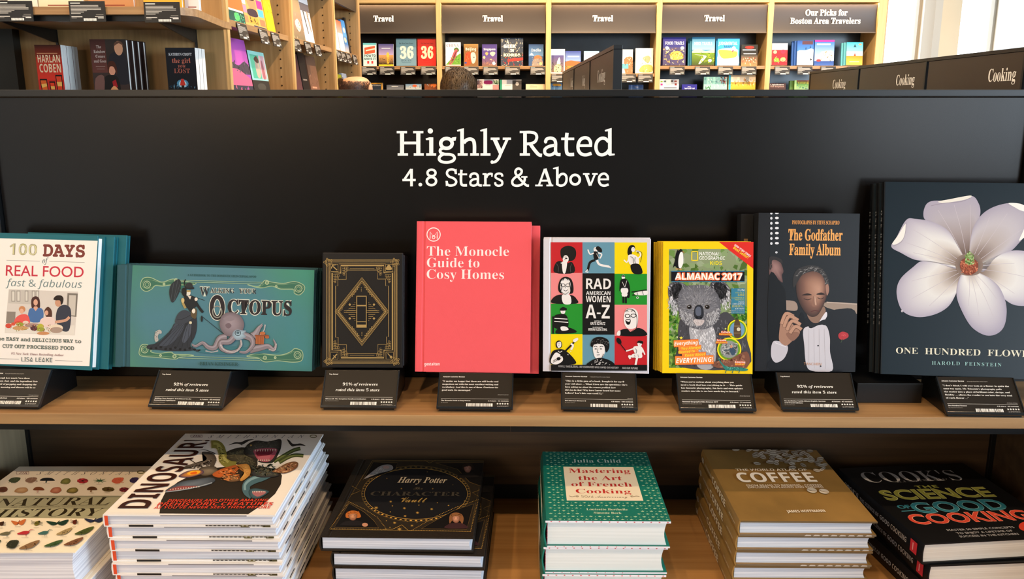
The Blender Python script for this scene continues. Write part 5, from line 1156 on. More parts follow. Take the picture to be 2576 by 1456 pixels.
# printed fore-edge side of the jacket boards
a = Art(h, DT, clip=False)
r = random.Random(5)
for k in range(26): x = .02 + r.random() * .17; a.rect(x, .0, x + .008 + r.random() * .012, .0026, r.choice(['2c3a2a', '3c4a5c', '7a5a3a', '26282a', '8aa0b0']), False)
e = a.build('edge_print', bk, PRINT); m = Matrix.Identity(4)
for i in range(3): m[i][0], m[i][1], m[i][2], m[i][3] = (0, 1, 0)[i], (0, 0, 1)[i], (1, 0, 0)[i], (w + .0001, 0, -DT)[i]
e.matrix_basis = m; e['kind'] = 'stuff'
stack(bk, 8, DT, [(.003, .002, .004), (.0065, -.001, -.006), (.005, .003, .008), (.006, -.002, .002), (.009, .001, -.005), (.012, 0, .003), (.008, 0, 0)], 'white dinosaur hardback of the tall stack', 'stack of white dinosaur hardbacks')

# ---- dark film vault book
w, h, T_ = .236, .289, .0256; M = flat(-.3105, 1.184, ZS + 4 * (T_ + .0014), -.012)
DKB = noise_mat('dark_brown_leatherette', '1f1b17', '28231d', (300, 300, 300), .4, .25, 3, .15)
bk = book('vault_book', 'x', 'book', None, w, h, T_, DKB, page_mat('paper_leaves_blue', 'd9dde6', 'b6bcc8', freq=500), bulge=.003, hinge=.008, M=M)
a = cover_art(M, w, h, 780, 1100, 4.09); g, gd = 'b38d44', '7d6434'
a.poly([(206, 950), (1650, 975), (1842, 240), (640, 238)], '28221a'); a.line([(206, 945), (640, 240), (1842, 242), (1650, 968)], 5, gd, True)
a.ell(1090, 580, 545, 272, '15161a', n=48)
for k in range(64):
    q = 2 * math.pi * k / 64; cc = 'd9a548' if math.sin(q) > .5 else gd; a.ell(1090 + 545 * math.cos(q), 580 + 275 * math.sin(q), 13, 6, cc, n=6, up=False)
a.ring(1090, 580, 530, 262, 4, g, 60); a.ring(1090, 580, 560, 288, 3, gd, 60)
for p, sgn in (([(250, 925), (402, 678), (560, 770), (660, 860), (706, 932)], 1), ([(1145, 940), (1300, 850), (1480, 750), (1682, 686), (1612, 946)], 1), ([(545, 440), (650, 252), (900, 262), (880, 330), (700, 400)], 1), ([(1290, 262), (1820, 256), (1770, 500), (1640, 460), (1520, 330)], 1)):
    a.poly(p, '0f0e0f'); a.line(p, 3, gd, True)
for p in ([(205, 940), (790, 948), (690, 820), (560, 740), (400, 662)], [(1050, 955), (1652, 968), (1732, 640), (1500, 720), (1300, 810)]):
    q = p + [p[0]]
    for i in range(len(q) - 1):
        n_ = int(math.hypot(q[i + 1][0] - q[i][0], q[i + 1][1] - q[i][1]) / 16)
        for j in range(n_): t = j / n_; a.ell(q[i][0] + (q[i + 1][0] - q[i][0]) * t, q[i][1] + (q[i + 1][1] - q[i][1]) * t, 5, 4, g, n=4, up=False)
a.line([(760, 945), (850, 945), (945, 900), (1010, 958), (1050, 958)], 4, g)
for p in ([(1180, 235), (1230, 265), (1290, 235)], [(430, 500), (520, 550), (420, 590)], [(1760, 540), (1670, 570), (1740, 610)]): a.line(p, 4, gd)
for x, y, r_ in ((680, 725, 26), (970, 730, 20), (1252, 738, 20), (1105, 776, 22), (978, 810, 20), (870, 880, 22), (1048, 908, 20), (920, 946, 32), (830, 662, 18), (1424, 702, 12), (1310, 674, 10), (1120, 698, 10), (848, 706, 11), (826, 768, 11), (790, 424, 12), (1206, 356, 10), (1410, 320, 8), (940, 530, 14), (1262, 530, 14), (1100, 872, 12), (786, 860, 10), (1470, 490, 8), (1074, 296, 8), (1590, 656, 12), (822, 928, 11), (1000, 866, 10)): a.star(x, y, r_, g if y > 640 else gd, 8 if r_ > 15 else 6, True, .3, r_ * .7)
P = lambda c, *p: a.poly(list(p), c, 4)
# small unnamed half-length figures in the four corners
def bust(x, y, sx, sy, hair, face, coat, long=0):
    P(coat, (x - sx * 1.9, y + sy * 2.3), (x - sx * 1.5, y + sy * 1.5), (x - sx * .5, y + sy * 1.1), (x + sx * .8, y + sy * 1.1), (x + sx * 1.7, y + sy * 1.6), (x + sx * 2, y + sy * 2.3))
    P(hair, (x - sx * 1.15, y + sy * (.3 + long)), (x - sx * 1.1, y - sy * .7), (x - sx * .2, y - sy * 1.35), (x + sx * .9, y - sy * 1.05), (x + sx * 1.35, y), (x + sx * 1.1, y + sy * (.4 + long)), (x + sx * .6, y + sy * .5), (x - sx * .6, y + sy * .5))
    a.radial([(x - sx * .75, y - sy * .2), (x - sx * .4, y - sy * .8), (x + sx * .4, y - sy * .8), (x + sx * .75, y - sy * .1), (x + sx * .45, y + sy * .85), (x, y + sy * 1.1), (x - sx * .5, y + sy * .8)], (x - sx * .1, y), face, '6a4232', 4, 4)
    P(hair, (x - sx * .85, y - sy * .3), (x - sx * .5, y - sy * 1.1), (x + sx * .5, y - sy * 1.1), (x + sx * .85, y - sy * .3), (x + sx * .3, y - sy * .65), (x - sx * .3, y - sy * .5))
    for s_ in (-1, 1): a.ell(x + s_ * sx * .3, y - sy * .05, sx * .1, sy * .07, '2a1a14', n=8)
    a.line([(x - sx * .18, y + sy * .62), (x + sx * .18, y + sy * .62)], 3, '7c3c34')
    a.scatter([(x - sx, y - sy * 1.1), (x + sx, y - sy * 1.1), (x + sx, y - sy * .6), (x - sx, y - sy * .6)], 16, sx * .3, 2, [hair, '1c1412'], int(x), .6, .8)
bust(440, 812, 62, 42, 'b8682c', 'd89a70', '1d1a1c'); a.ell(565, 902, 30, 20, 'c08a6c'); bust(1502, 836, 58, 44, '8a5c38', 'dca284', '3a2226', .9); bust(1622, 322, 52, 40, '241a17', 'a87c6e', '1a1716')
P('8d8886', (556, 430), (640, 356), (720, 300), (800, 282), (850, 300), (840, 340), (720, 372), (640, 400)); a.ell(782, 312, 34, 17, 'a88880'); a.scatter([(570, 420), (720, 310), (800, 340), (640, 400)], 40, 26, 2, ['c4bfbc', '6a6664'], 3, -.6, .3)
a.text('Harry Potter', 'sbi', 896, 470, 1404, 474, 58, 'b9aa90'); a.text('The', 'scr', 1062, 541, 1158, 541, 26, '5c5240'); a.text('CHARACTER', 'sb', 616, 602, 1546, 608, 42, '453f35'); a.text('Vault', 'scr', 922, 670, 1196, 672, 48, 'b08e4a')
a.build('cover_picture', bk, PRINT)
low = stack(bk, 4, T_, [(.017, -.001, -.012), (.0175, .002, -.004), (.016, -.001, -.01)], 'dark brown hardback with gold stars and oval', 'stack of dark brown gold-printed hardbacks', .0014)

# ---- green French cookery book
w, h, T_ = .190, .265, .0450; M = flat(.0398, 1.1845, ZS + 3 * (T_ + .0002), -.002)
GJ = noise_mat('green_jacket', '147a6a', '107064', (8, 8, 8), .4, .4)
JP = page_mat('paper_leaves_pale', 'e6ebe9', 'dde3e1', freq=300)
bk = book('cookery_book', 'x', 'book', None, w, h, T_, GJ, JP, bt=.0028, sq=.0045, bulge=.004, M=M)
a = cover_art(M, w, h, 1240, 1060, 3.677); c = 'bfe0b8'
def fleur(a, x, y, s, c):
    for an in (-42, 0, 42):
        q = R(90 + an); ca, sa = math.cos(q), math.sin(q); l = s * (1.0 if an == 0 else .9)
        a.add([(x, y), (x + l * .5 * ca - s * .16 * sa, y + l * .5 * sa + s * .16 * ca), (x + l * ca, y + l * sa), (x + l * .5 * ca + s * .16 * sa, y + l * .5 * sa - s * .16 * ca)], [[0, 1, 2], [0, 2, 3]], c, mapped=True)
LB = [(651, 418), (1298, 422), (1392, 733), (683, 730)]
zones = [[a.m(p) for p in z] for z in (LB, [(715, 335), (1215, 335), (1225, 395), (705, 395)], [(835, 790), (1285, 790), (1300, 862), (830, 862)])]
a.up()
for i in range(14):
    for j in range(30):
        x, y = .006 + i * .0138 + (.0069 if j % 2 else 0), .0035 + j * .0092
        if x > w - .003 or any(inside((x, y + .002), z) or inside((x + .003, y), z) or inside((x - .003, y), z) for z in zones): continue
        fleur(a, x, y, .0047, c)
        if i < 13 and x + .0069 < w - .002 and not any(inside((x + .0069, y + .001), z) for z in zones): a.add([(x + .0069, y), (x + .0077, y + .0009), (x + .0069, y + .0018), (x + .0061, y + .0009)], [[0, 1, 2], [0, 2, 3]], c, mapped=True)
a.poly(LB, 'f1e5ca'); a.up()
a.text('Julia Child', 'sb', 732, 378, 1188, 381, 32, 'd8e8dc', 3, -.004)
for t, x0, y0, x1, y1 in (('Mastering', 703, 474, 1272, 478), ('the Art', 792, 541, 1198, 543), ('of French', 727, 598, 1290, 603), ('Cooking', 768, 662, 1280, 667)): a.text(t, 'sb', x0, y0, x1, y1, 40, 'c7352f', 3, -.002)
a.text('50th Anniversary', 'scr', 820, 704, 1246, 706, 19, '8d7b5c')
for x in (706, 1268):
    a.line(ospline([(x, 688), (x + 28, 696), (x + 56, 690), (x + 88, 694)]), 5, '8d7b5c'); a.ring(x + (74 if x < 900 else 18), 692, 10, 8, 3, '8d7b5c')
a.text('Louisette Bertholle', 'sb', 866, 820, 1248, 823, 18, 'd2e2c4'); a.text('Simone Beck', 'sb', 934, 852, 1192, 855, 18, 'd2e2c4')
a.build('cover_picture', bk, GLOSS)
def jc_edge(a):
    a.rect(-.003, T_ - .0033, w, T_ + .0001, 'eceaf0'); a.rect(.0, 0, w, .0028, 'e6e6ea'); a.up()
    for k in range(15): fleur(a, .006 + k * .0128, T_ - .0026, .0028, 'c8404c')
    for k in range(9): a.rect(.012 + k * .0135, .0008, .0135 + k * .0135, .002, 'c8606a', False)
    for k in range(16): a.rect(-.0008, .004 + k * .0024, .0004, .0052 + k * .0024, 'b84456', False)
edge_art(bk, w, -T_, 0, jc_edge)
a = Art(h, T_, clip=False); a.rect(.065, .006, .2, T_ - .006, 'efe2c2'); a.up()
for k in range(26):
    for q in range(4): fleur(a, .005 + k * .01, .004 + q * .011, .004, c) if not (.06 < .005 + k * .01 < .205) else None
a.build('spine_print', bk, PRINT).matrix_basis = Matrix(((0, 0, -1, -.0066), (-1, 0, 0, h), (0, 1, 0, -T_), (0, 0, 0, 1)))
stack(bk, 3, T_, [(-.0025, .001, .006), (-.004, -.001, -.002)], 'green patterned cookery book with cream label', 'stack of green cookery books')

# ---- golden coffee atlas
w, h, T_ = .212, .278, .0255; M = flat(.3415, 1.2015, ZS + 5 * (T_ + .0002), -.002)
GOLD = noise_mat('golden_brown_jacket', '7f6334', 'a07c42', (9, 6, 9), .42, .4, 5, lo=.35, hi=.65)
bk = book('coffee_book', 'x', 'book', None, w, h, T_, GOLD, page_mat('paper_leaves_cool', 'dfe6f0', 'b9c4d4', freq=380), bulge=.0025, sq=.0045, M=M)
a = cover_art(M, w, h, 1720, 1060, 3.677)
def bean(x, y, rx, ry, an, c='c9c2b4'):
    a.ell(x, y, rx, ry, c, an, 14); q = R(an); a.line([(x - rx * .9 * math.cos(q), y - rx * .9 * math.sin(q)), (x, y + ry * .25), (x + rx * .9 * math.cos(q), y + rx * .9 * math.sin(q))], 4, '6d5a3a')
r = random.Random(12)
area_ = [(560, 256), (640, 322), (790, 385), (960, 400), (1120, 420), (1310, 405), (1250, 330), (1190, 262), (900, 246)]
pts = []
g_ = 0
while len(pts) < 52 and g_ < 4000:
    g_ += 1; p = (r.uniform(560, 1310), r.uniform(250, 410))
    if inside(p, area_) and all(abs(p[0] - q[0]) > 40 or abs(p[1] - q[1]) > 14 for q in pts): pts.append(p)
for p in pts: bean(p[0], p[1], 32, 14, r.uniform(-30, 30), r.choice(['c9c2b4', 'bdb5a6', 'd2ccbe', 'aaa294']))
for x, y, an in ((482, 266, 0), (678, 394, 10), (795, 382, 5), (1005, 430, 0), (1230, 458, 12), (1282, 446, -30), (1270, 412, 15), (1185, 643, 10), (1296, 652, 12)): bean(x, y, 34 if y < 600 else 48, 13 if y < 600 else 22, an)
c = 'f0e8d8'
a.text('THE WORLD ATLAS OF', 'sn', 486, 464, 1146, 463, 20, c, off=.008); a.up(); a.text('COFFEE', 'snb', 520, 567, 1240, 563, 86, 'f6f1e6', 3, .004); a.up()
a.line([(580, 580), (1280, 578)], 2, '8a6a3a')
a.text('FROM BEANS TO BREWING - COFFEES', 'sn', 585, 606, 1282, 603, 15, c, off=.006); a.text('EXPLORED, EXPLAINED AND ENJOYED', 'sn', 598, 624, 1296, 621, 15, c, off=.006); a.text('JAMES HOFFMANN', 'snb', 960, 850, 1314, 843, 23, c)
a.build('cover_picture', bk, PRINT)
def cof_edge(a):
    a.rect(0, 0, w, .0028, '7a6c58'); a.rect(.0, T_ - .0029, w, T_, '6e5c40'); a.up()
    for k in range(8): a.poly([(.1 + k * .0135, .0002), (.103 + k * .0135, .0026), (.11 + k * .0135, .0022), (.111 + k * .0135, .0004)], 'c6c2bc')
edge_art(bk, w, -T_, 0, cof_edge)
a = Art(h, T_, clip=False)
gg, tt, w0 = glyphs('COFFEE', 'snb', 2); a.add([(.098 + p[0] / w0 * .098, .0065 + p[1] * .0125) for p in gg], tt, 'e4d6ba', mapped=True)
gg, tt, w0 = glyphs('THE WORLD ATLAS OF', 'sn', 2); a.add([(.04 + p[0] / w0 * .054, .0095 + p[1] * .0052) for p in gg], tt, 'e4d6ba', mapped=True)
gg, tt, w0 = glyphs('JAMES HOFFMANN', 'sn', 2); a.add([(.222 + p[0] / w0 * .04, .011 + p[1] * .003) for p in gg], tt, 'e4d6ba', mapped=True)
a.ell(.02, .012, .008, .005, 'c9c2b4'); a.line([(.012, .012), (.028, .012)], .0008, '6d5a3a')
sm = Matrix(((0, 0, -1, -.0045), (-1, 0, 0, h), (0, 1, 0, -T_), (0, 0, 0, 1)))
a.build('spine_lettering', bk, PRINT).matrix_basis = sm
stack(bk, 5, T_, [(-.002, .001, .003), (-.003, .0, -.003), (-.005, -.001, .004), (-.006, .002, 0)], 'golden brown coffee atlas in the stack', 'stack of golden brown coffee atlases')

# ---- black cooking science book
w, h, T_ = .243, .274, .0352; M = flat(.617, 1.175, ZS + 3 * (T_ + .0002), .112)
BJ = mat('black_satin_jacket', '0d0e11', .4, 0, .25)
bk = book('cooking_book', 'x', 'book', None, w, h, T_, BJ, PAGES_W, bulge=.002, bt=.0026, M=M)
a = cover_art(M, w, h, 2090, 1060, 3.677)
a.text("COOK'S", 'sb', 345, 566, 1238, 541, 98, 'b4b6bd', 4, -.006); a.rect(608, 545, 612, 560, '0e0f12'); a.up(); a.text('ILLUSTRATED', 'sb', 612, 566, 1084, 536, 16, '5e6066')
a.text('THE', 'snb', 797, 620, 1003, 611, 26, '8c9145'); outl_ = [('SCIENCE', 520, 727, 1532, 690, 88, 'b9bd7c', '868b3f'), ('OF', 632, 806, 750, 800, 30, '4a98ac', '2c7488'), ('GOOD', 805, 848, 1668, 808, 96, '7fb6c2', '2b7488'), ('COOKING', 775, 952, 1890, 902, 90, 'f0a08c', 'd64c38')]
for t, x0, y0, x1, y1, cp, co, ci in outl_:
    a.up(); a.text(t, 'g', x0, y0, x1, y1, cp, co, 3, .035); a.up(); a.text(t, 'g', x0, y0, x1, y1, cp, ci, 3, .018)
a.line([(655, 830), (780, 824)], 6, '4a98ac')
for t, x0, y0, x1, y1 in (('MASTER 50 SIMPLE CONCEPTS', 1085, 1014, 1704, 985), ('TO ENJOY A LIFETIME OF', 1172, 1043, 1690, 1018), ('SUCCESS IN THE KITCHEN', 1200, 1073, 1744, 1047)): a.text(t, 'g', x0, y0, x1, y1, 17, 'b8bac0', 2, .005)
a.ell(1800, 970, 62, 42, 'd8402e')
a.build('cover_picture', bk, PRINT)
a = Art(h, T_, clip=False)
for t, k, x0, x1, y, cp, c in (("COOK'S", 'sb', .03, .08, .012, .0115, 'b4b6bd'), ('THE SCIENCE OF', 'snb', .086, .148, .014, .0065, '989ca4'), ('GOOD', 'snb', .152, .182, .014, .0075, '989ca4'), ('COOKING', 'snb', .186, .232, .014, .0085, 'a8a29c')):
    gg, tt, w0 = glyphs(t, k, 2); a.add([(x0 + p[0] / w0 * (x1 - x0), y + p[1] * cp) for p in gg], tt, c, mapped=True)
a.rect(.243, .008, .261, .028, 'c8303a'); a.up(); a.rect(.249, .012, .2515, .024, 'e8a0a0')
a.build('spine_lettering', bk, PRINT).matrix_basis = Matrix(((0, 0, -1, -.0040), (-1, 0, 0, h), (0, 1, 0, -T_), (0, 0, 0, 1)))
stack(bk, 3, T_, [(.012, -.002, -.03), (.01, .0, .01)], 'black cooking hardback with green, blue and red capitals', 'stack of black cooking hardbacks')

# ---- cream natural history book
w, h, T_ = .255, .305, .0565; M = flat(-.916, 1.116, ZS + 2 * (T_ + .0002), .018)
CJ = mat('cream_jacket', 'efe5d2', .35)
bk = book('nature_book', 'x', 'book', None, w, h, T_, CJ, PAGES_G, bt=.0012, sq=.0045, bulge=.004, M=M)
a = cover_art(M, w, h, 0, 1060, 3.677)
a.poly([(-1500, 690), (1500, 686), (1500, 380), (-1500, 380)], 'e6dac6'); a.poly([(-1500, 888), (1500, 900), (1500, 686), (-1500, 690)], '8f8e76'); a.poly([(-1500, 1500), (1500, 1500), (1500, 893), (-1500, 888)], 'f6ecd4')
a.poly([(-1500, 890), (1500, 898), (1500, 808), (-1500, 800)], 'a3a286')
a.text('SMITHSONIAN', 'si', 334, 493, 1206, 494, 30, '5c5650', 2, 0, 1.9); a.box(150, 461, 268, 489, 4, '8a6c68'); a.text('DK', 'sb', 168, 486, 252, 486, 20, '8a6c68'); a.ring(1303, 469, 32, 12, 8, '6c6834')
a.text('NATURAL', 'sb', -66, 784, 1000, 768, 72, '2c2619', 3, -.006); a.text('HISTORY', 'sb', -150, 888, 905, 872, 74, '2c2619', 3, -.006)
a.text('THE ULTIMATE VISUAL GUIDE TO EVERYTHING ON EARTH', 'si', 100, 797, 985, 780, 9, '4c4838')
r = random.Random(3)
def spot_(x, y, sx, sy, cols, kind):
    c, d = cols
    if kind == 'tree':
        a.poly([(x - sx, y + sy * .2), (x - sx * .3, y - sy), (x + sx, y - sy * .9), (x + sx * .4, y + sy * .8), (x - sx * .4, y + sy)], c, 4); a.scatter([(x - sx, y - sy), (x + sx, y - sy), (x + sx, y + sy), (x - sx, y + sy)], 26, sx * .22, 3, [c, d], int(x) + 1)
    elif kind == 'flower':
        for k in range(9): q = k * .7; a.ell(x + sx * .55 * math.cos(q), y + sy * .55 * math.sin(q), sx * .38, sy * .38, c if k % 2 else d, 0, 8)
        a.ell(x, y, sx * .2, sy * .25, '3a1818', n=8)
    elif kind == 'leafy':
        for k in range(8): q = k * math.pi / 4 + .2; a.line([(x, y), (x + sx * math.cos(q), y + sy * math.sin(q))], 10, c, taper=True)
    elif kind == 'fung': a.line([(x - 6, y), (x - 14, y + sy)], 14, d); a.poly([(x - sx, y + 2), (x - sx * .5, y - sy), (x + sx * .5, y - sy), (x + sx, y + 2), (x, y + sy * .2)], c, 4)
    elif kind == 'rock': a.radial([(x - sx, y + sy * .6), (x - sx * .5, y - sy * .7), (x + sx * .6, y - sy), (x + sx, y), (x + sx * .5, y + sy), (x - sx * .4, y + sy)], (x, y), d, c, 3, 3)
    elif kind == 'bug':
        a.ell(x, y, sx * .45, sy * .6, c, -35); a.ell(x + sx * .35, y - sy * .5, sx * .2, sy * .3, d, 0, 8)
        for k in range(3):
            for s_ in (-1, 1): a.line([(x, y + k * 6 - 6), (x + s_ * sx * .9, y + s_ * 8 + k * 14 - 18)], 3, d)
    elif kind == 'wing':
        for s_ in (-1, 1): a.poly([(x, y), (x + s_ * sx, y - sy * (1.1 if s_ > 0 else .6)), (x + s_ * sx * .8, y + sy * .2), (x + s_ * sx * .4, y + sy * .8)], c, 4)
        a.line([(x - sx * .2, y + sy * .6), (x + sx * .2, y - sy * .7)], 7, d)
    elif kind == 'bird':
        a.poly([(x - sx, y + sy * .3), (x - sx * .2, y - sy * .4), (x + sx * .4, y - sy * .3), (x + sx * .2, y + sy * .3), (x - sx * .4, y + sy * .5)], c, 4); a.line(ospline([(x + sx * .2, y - sy * .1), (x + sx * .6, y - sy * .8), (x + sx, y - sy * .6)]), 8, c, taper=True); a.line([(x, y + sy * .3), (x - 6, y + sy)], 3, d); a.line([(x + 8, y + sy * .3), (x + 6, y + sy)], 3, d)
    else:
        a.poly([(x - sx, y + sy * .8), (x - sx * .3, y - sy * .1), (x + sx * .5, y - sy * .8), (x + sx, y - sy), (x + sx * .8, y - sy * .3), (x + sx * .1, y + sy * .7)], c, 4); a.scatter([(x - sx * .6, y + sy * .5), (x + sx * .6, y - sy * .6), (x + sx * .6, y), (x, y + sy * .6)], 16, 12, 4, [c, d], int(x)); a.line([(x - sx * .2, y + sy * .4), (x - sx * .3, y + sy)], 5, d)
    a.rect(x - sx * .5, y + sy + 6, x + sx * .3, y + sy + 9, 'b8ac98')
for v in ((135, 543, 56, 24, ('3f4a30', '5c6848'), 'tree'), (288, 543, 56, 24, ('8a6a58', 'a88874'), 'tree'), (438, 545, 70, 22, ('1f2226', '4a5c60'), 'fung'), (606, 552, 48, 26, ('5c5c30', '8a8a50'), 'rock'), (764, 550, 58, 26, ('b8343c', '8c2c38'), 'flower'), (922, 549, 62, 26, ('2f5a38', '2f5a38'), 'leafy'), (1088, 548, 56, 26, ('d0664c', 'b84c3c'), 'tree'), (1240, 545, 42, 24, ('3c3058', '241c38'), 'tree'),
          (20, 630, 52, 24, ('6a3a24', '4a2818'), 'rock'), (196, 636, 64, 24, ('a87c50', 'c8a47c'), 'rock'), (358, 634, 52, 24, ('7a4428', 'c8a090'), 'fung'), (516, 636, 52, 26, ('a05a40', 'c88a70'), 'rock'), (668, 638, 54, 24, ('5c5024', 'a89858'), 'rock'), (852, 632, 48, 24, ('5a3820', '8a6a4c'), 'fung'), (1000, 630, 64, 24, ('4c3c1c', '5c4c28'), 'flower'), (1150, 634, 52, 24, ('8a3038', '5c2028'), 'flower'), (1262, 630, 40, 22, ('7a3a44', '5c2028'), 'flower'),
          (15, 952, 44, 30, ('4a2c18', '2c1a10'), 'bug'), (172, 940, 66, 30, ('c8703c', 'a8502c'), 'wing'), (342, 948, 60, 32, ('7c7430', '3c3c1c'), 'bug'), (532, 944, 100, 28, ('1f3c30', '14241c'), 'wing'), (690, 938, 42, 32, ('6c2c1c', '3c1c10'), 'bug'), (874, 920, 90, 26, ('28304c', '14182c'), 'wing'),
          (66, 1042, 74, 34, ('6c6a50', '3c3a2c'), 'bird'), (240, 1036, 82, 36, ('b83038', 'a02830'), 'bird'), (420, 1036, 70, 34, ('3f6a66', '2c4a48'), 'bird'), (594, 1026, 74, 36, ('a89468', '6a5c40'), 'liz'), (780, 1020, 90, 40, ('4c5a2c', '2c3418'), 'liz'), (-60, 1140, 70, 34, ('3c4a2c', '22301c'), 'liz'), (118, 1146, 58, 36, ('2c3024', '4c5040'), 'tree'), (272, 1152, 96, 44, ('8a6a48', '4c3420'), 'liz'), (494, 1138, 88, 34, ('3c5a30', '22381c'), 'liz'), (680, 1122, 92, 40, ('7c5238', '3c2418'), 'liz')): spot_(*v)
a.build('cover_picture', bk, GLOSS)
stack(bk, 2, T_, [(.006, .002, -.02)], 'thick cream nature book with rows of animals', 'pair of thick cream nature books')
# ------------------------------------------------------------------ small books on the far shelves
def paint(a, ops):
    """ops on a unit sheet, y down: r = rectangle, e = ellipse, p = polygon, t = type, s = strewn strokes, g = two-tone wash"""
    for o in ops:
        k = o[0]
        if k == 'r': a.rect(*o[1:])
        elif k == 'e': a.ell(*o[1:5], o[5], 0, 14)
        elif k == 'p': a.poly(list(o[1]), o[2], 3)
        elif k == 'P': a.poly(list(o[1]), o[2])
        elif k == 'g': a.grad(*o[1:])
        elif k == 't': a.up(); a.text(o[1], o[2], o[3], o[4], o[5], o[4], o[6], o[7], 1, o[9] if len(o) > 9 else 0)
        elif k == 's': a.scatter([(o[1], o[2]), (o[3], o[2]), (o[3], o[4]), (o[1], o[4])], o[5], .07, .02, o[6], int(o[1] * 97 + o[2] * 31 + 5))
def small_book(M, w, h, t, col, ops, label, group, name='travel_guide', pg=None, soft=True):
    b = book(name, label, 'book', group, w, h, t, mat('cover_' + col, col, .45, 0, .25), pg or PAGES_W, soft=soft, bt=.002, sq=.003, M=M)
    a = Art(w, h, [(0, 0), (1, 0), (1, 1), (0, 1)]); paint(a, ops); a.build('cover_picture', b, PRINT)
    return b
GT = 'guides and travel books on the back wall'
def wall_book(x0, x1, yt, zs, ops, col, label, D=7.255, t=.02, n=1, dx=.004, lean=.11, name='travel_guide'):
    A, B = at(x0, 165, D), at(x1, 165, D); w = B.x - A.x
    T = at((x0 + x1) / 2, yt, D + .2 * math.sin(lean)); h = (T.z - zs) / math.cos(lean)
    z0 = zs + t * n * math.sin(lean) + .0006
    M = pose(A.x, D, 0, lean, 0, z=z0)
    b = small_book(M, w, h - .004, t, col, ops, label, GT, name)
    for k in range(1, n):
        c = dup(b); c.matrix_basis = M @ Matrix.Translation((dx * k, .001, -(t + .0006) * k)); c['label'] = label + (', copy right behind' if k == 1 else ', rearmost copy')
        for ch in list(c.children):
            if 'picture' in ch.name: bpy.data.objects.remove(ch)
    return b
Z1, Z3, Z0 = 1.7903, 1.7283, 1.4303
W = 'f4f2ee'; K = '1a1a1c'
wb_ = wall_book
wb_(914, 947, 108, Z1, [('r', 0, 0, 1, .08, '6cc4c8'), ('P', [(.1, .2), (.9, .12), (.9, .42), (.1, .5)], 'd8603c'), ('P', [(.2, .3), (.9, .22), (.9, .28), (.2, .36)], 'f0dcc0'), ('t', 'HOW TO', 'snb', .1, .6, .95, .1, K), ('t', 'MOVE IT', 'snb', .1, .74, .95, .1, K), ('r', .3, .78, .45, .9, 'd83c3c'), ('r', .62, .78, .76, .9, 'd83c3c'), ('t', 'HOW TO', 'sn', .2, .97, .8, .03, '6aa0a0')], 'c9e6e4', 'small pale teal book beside the oak post, leftmost of the far travel shelf')
wb_(953, 990, 110, Z1, [('g', 0, 0, 1, .5, '4a4880', 'b8a4c8'), ('g', 0, .5, 1, .93, 'd8a060', '2c2418'), ('r', .55, .5, .72, .9, 'd8a83c'), ('e', .62, .5, .1, .12, 'e8c050'), ('s', 0, .62, 1, .92, 24, ['1c1814', '5c4a20', 'c8a050']), ('r', .2, 0.182, .8, 0.215, W), ('r', 0, .93, 1, 1, 'e8c82c')], 'c8c0d8', 'white-edged guide with violet sky and yellow foot')
wb_(997, 1047, 97, Z1, [('r', 0, 0, 1, .32, '5d8494'), ('r', 0, .32, 1, 1, '789cac'), ('t', 'The New York Times', 'fr', .15, .2, .85, .05, '1c2a30'), ('t', '36', 'sb', .18, .72, .88, .42, 'f2ecd4', 0, .02), ('t', 'HOURS', 'sb', .24, .84, .76, .07, '4c6c7a'), ('r', .28, .87, .74, .885, '587888')], '7094a4', 'blue-grey book with a big cream 36', n=1, t=.03)
wb_(1051, 1097, 97, Z1, [('r', 0, 0, 1, .3, 'b82c24'), ('r', 0, .3, 1, 1, 'ec2e24'), ('t', 'The New York Times', 'fr', .18, .2, .85, .05, '5c1410'), ('t', '36', 'sb', .18, .72, .86, .42, 'f4e4bc', 0, .02), ('t', 'HOURS', 'sb', .3, .82, .72, .06, 'b01c18'), ('r', .34, .86, .7, .87, 'b01c18')], 'dc2c24', 'scarlet book with a big cream 36', t=.03)
wb_(1121, 1159, 106, Z1, [('r', 0, 0, 1, 1, 'f0ecea'), ('t', 'CHINA', 'sb', .06, .2, .88, .12, '8a7c88'), ('p', [(.1, .9), (.4, .7), (.8, .55), (1, .5), (1, .95), (.1, .95)], '6aa03a'), ('p', [(.55, .3), (.75, .22), (.9, .35), (.7, .45)], '4c6a2c'), ('P', [(.2, .95), (.55, .4), (.7, .28), (.8, .34), (.7, .6), (.4, .95)], 'b0545c'), ('P', [(.3, .9), (.6, .5), (.72, .36), (.74, .4), (.5, .8)], '6c2c34'), ('s', .3, .6, 1, .9, 20, ['8ac04c', '3c7028']), ('r', .0, .95, 1, 1, 'e8d8c8')], 'ece8e4', 'white China guide with pagoda on a green hill', t=.03)
wb_(1167, 1203, 110, Z1, [('r', 0, 0, 1, 1, '8a6438'), ('g', 0, 0, 1, .3, 'a88448', '7a5430'), ('t', 'Beijing', 'snb', .12, .3, .85, .13, 'f6e8d0'), ('p', [(.1, .5), (.3, .36), (.5, .42), (.48, .9), (.1, .95)], 'c84c28'), ('p', [(.5, .42), (.75, .4), (.85, .6), (.78, .82), (.62, .9), (.5, .7)], 'e8d4c0'), ('e', .7, .6, .06, .02, K), ('s', .1, .4, .5, .9, 14, ['e87848', '8c2c18']), ('r', .05, .82, .2, .9, '3c4c8c')], '7a5838', 'brown guide with pale opera face')
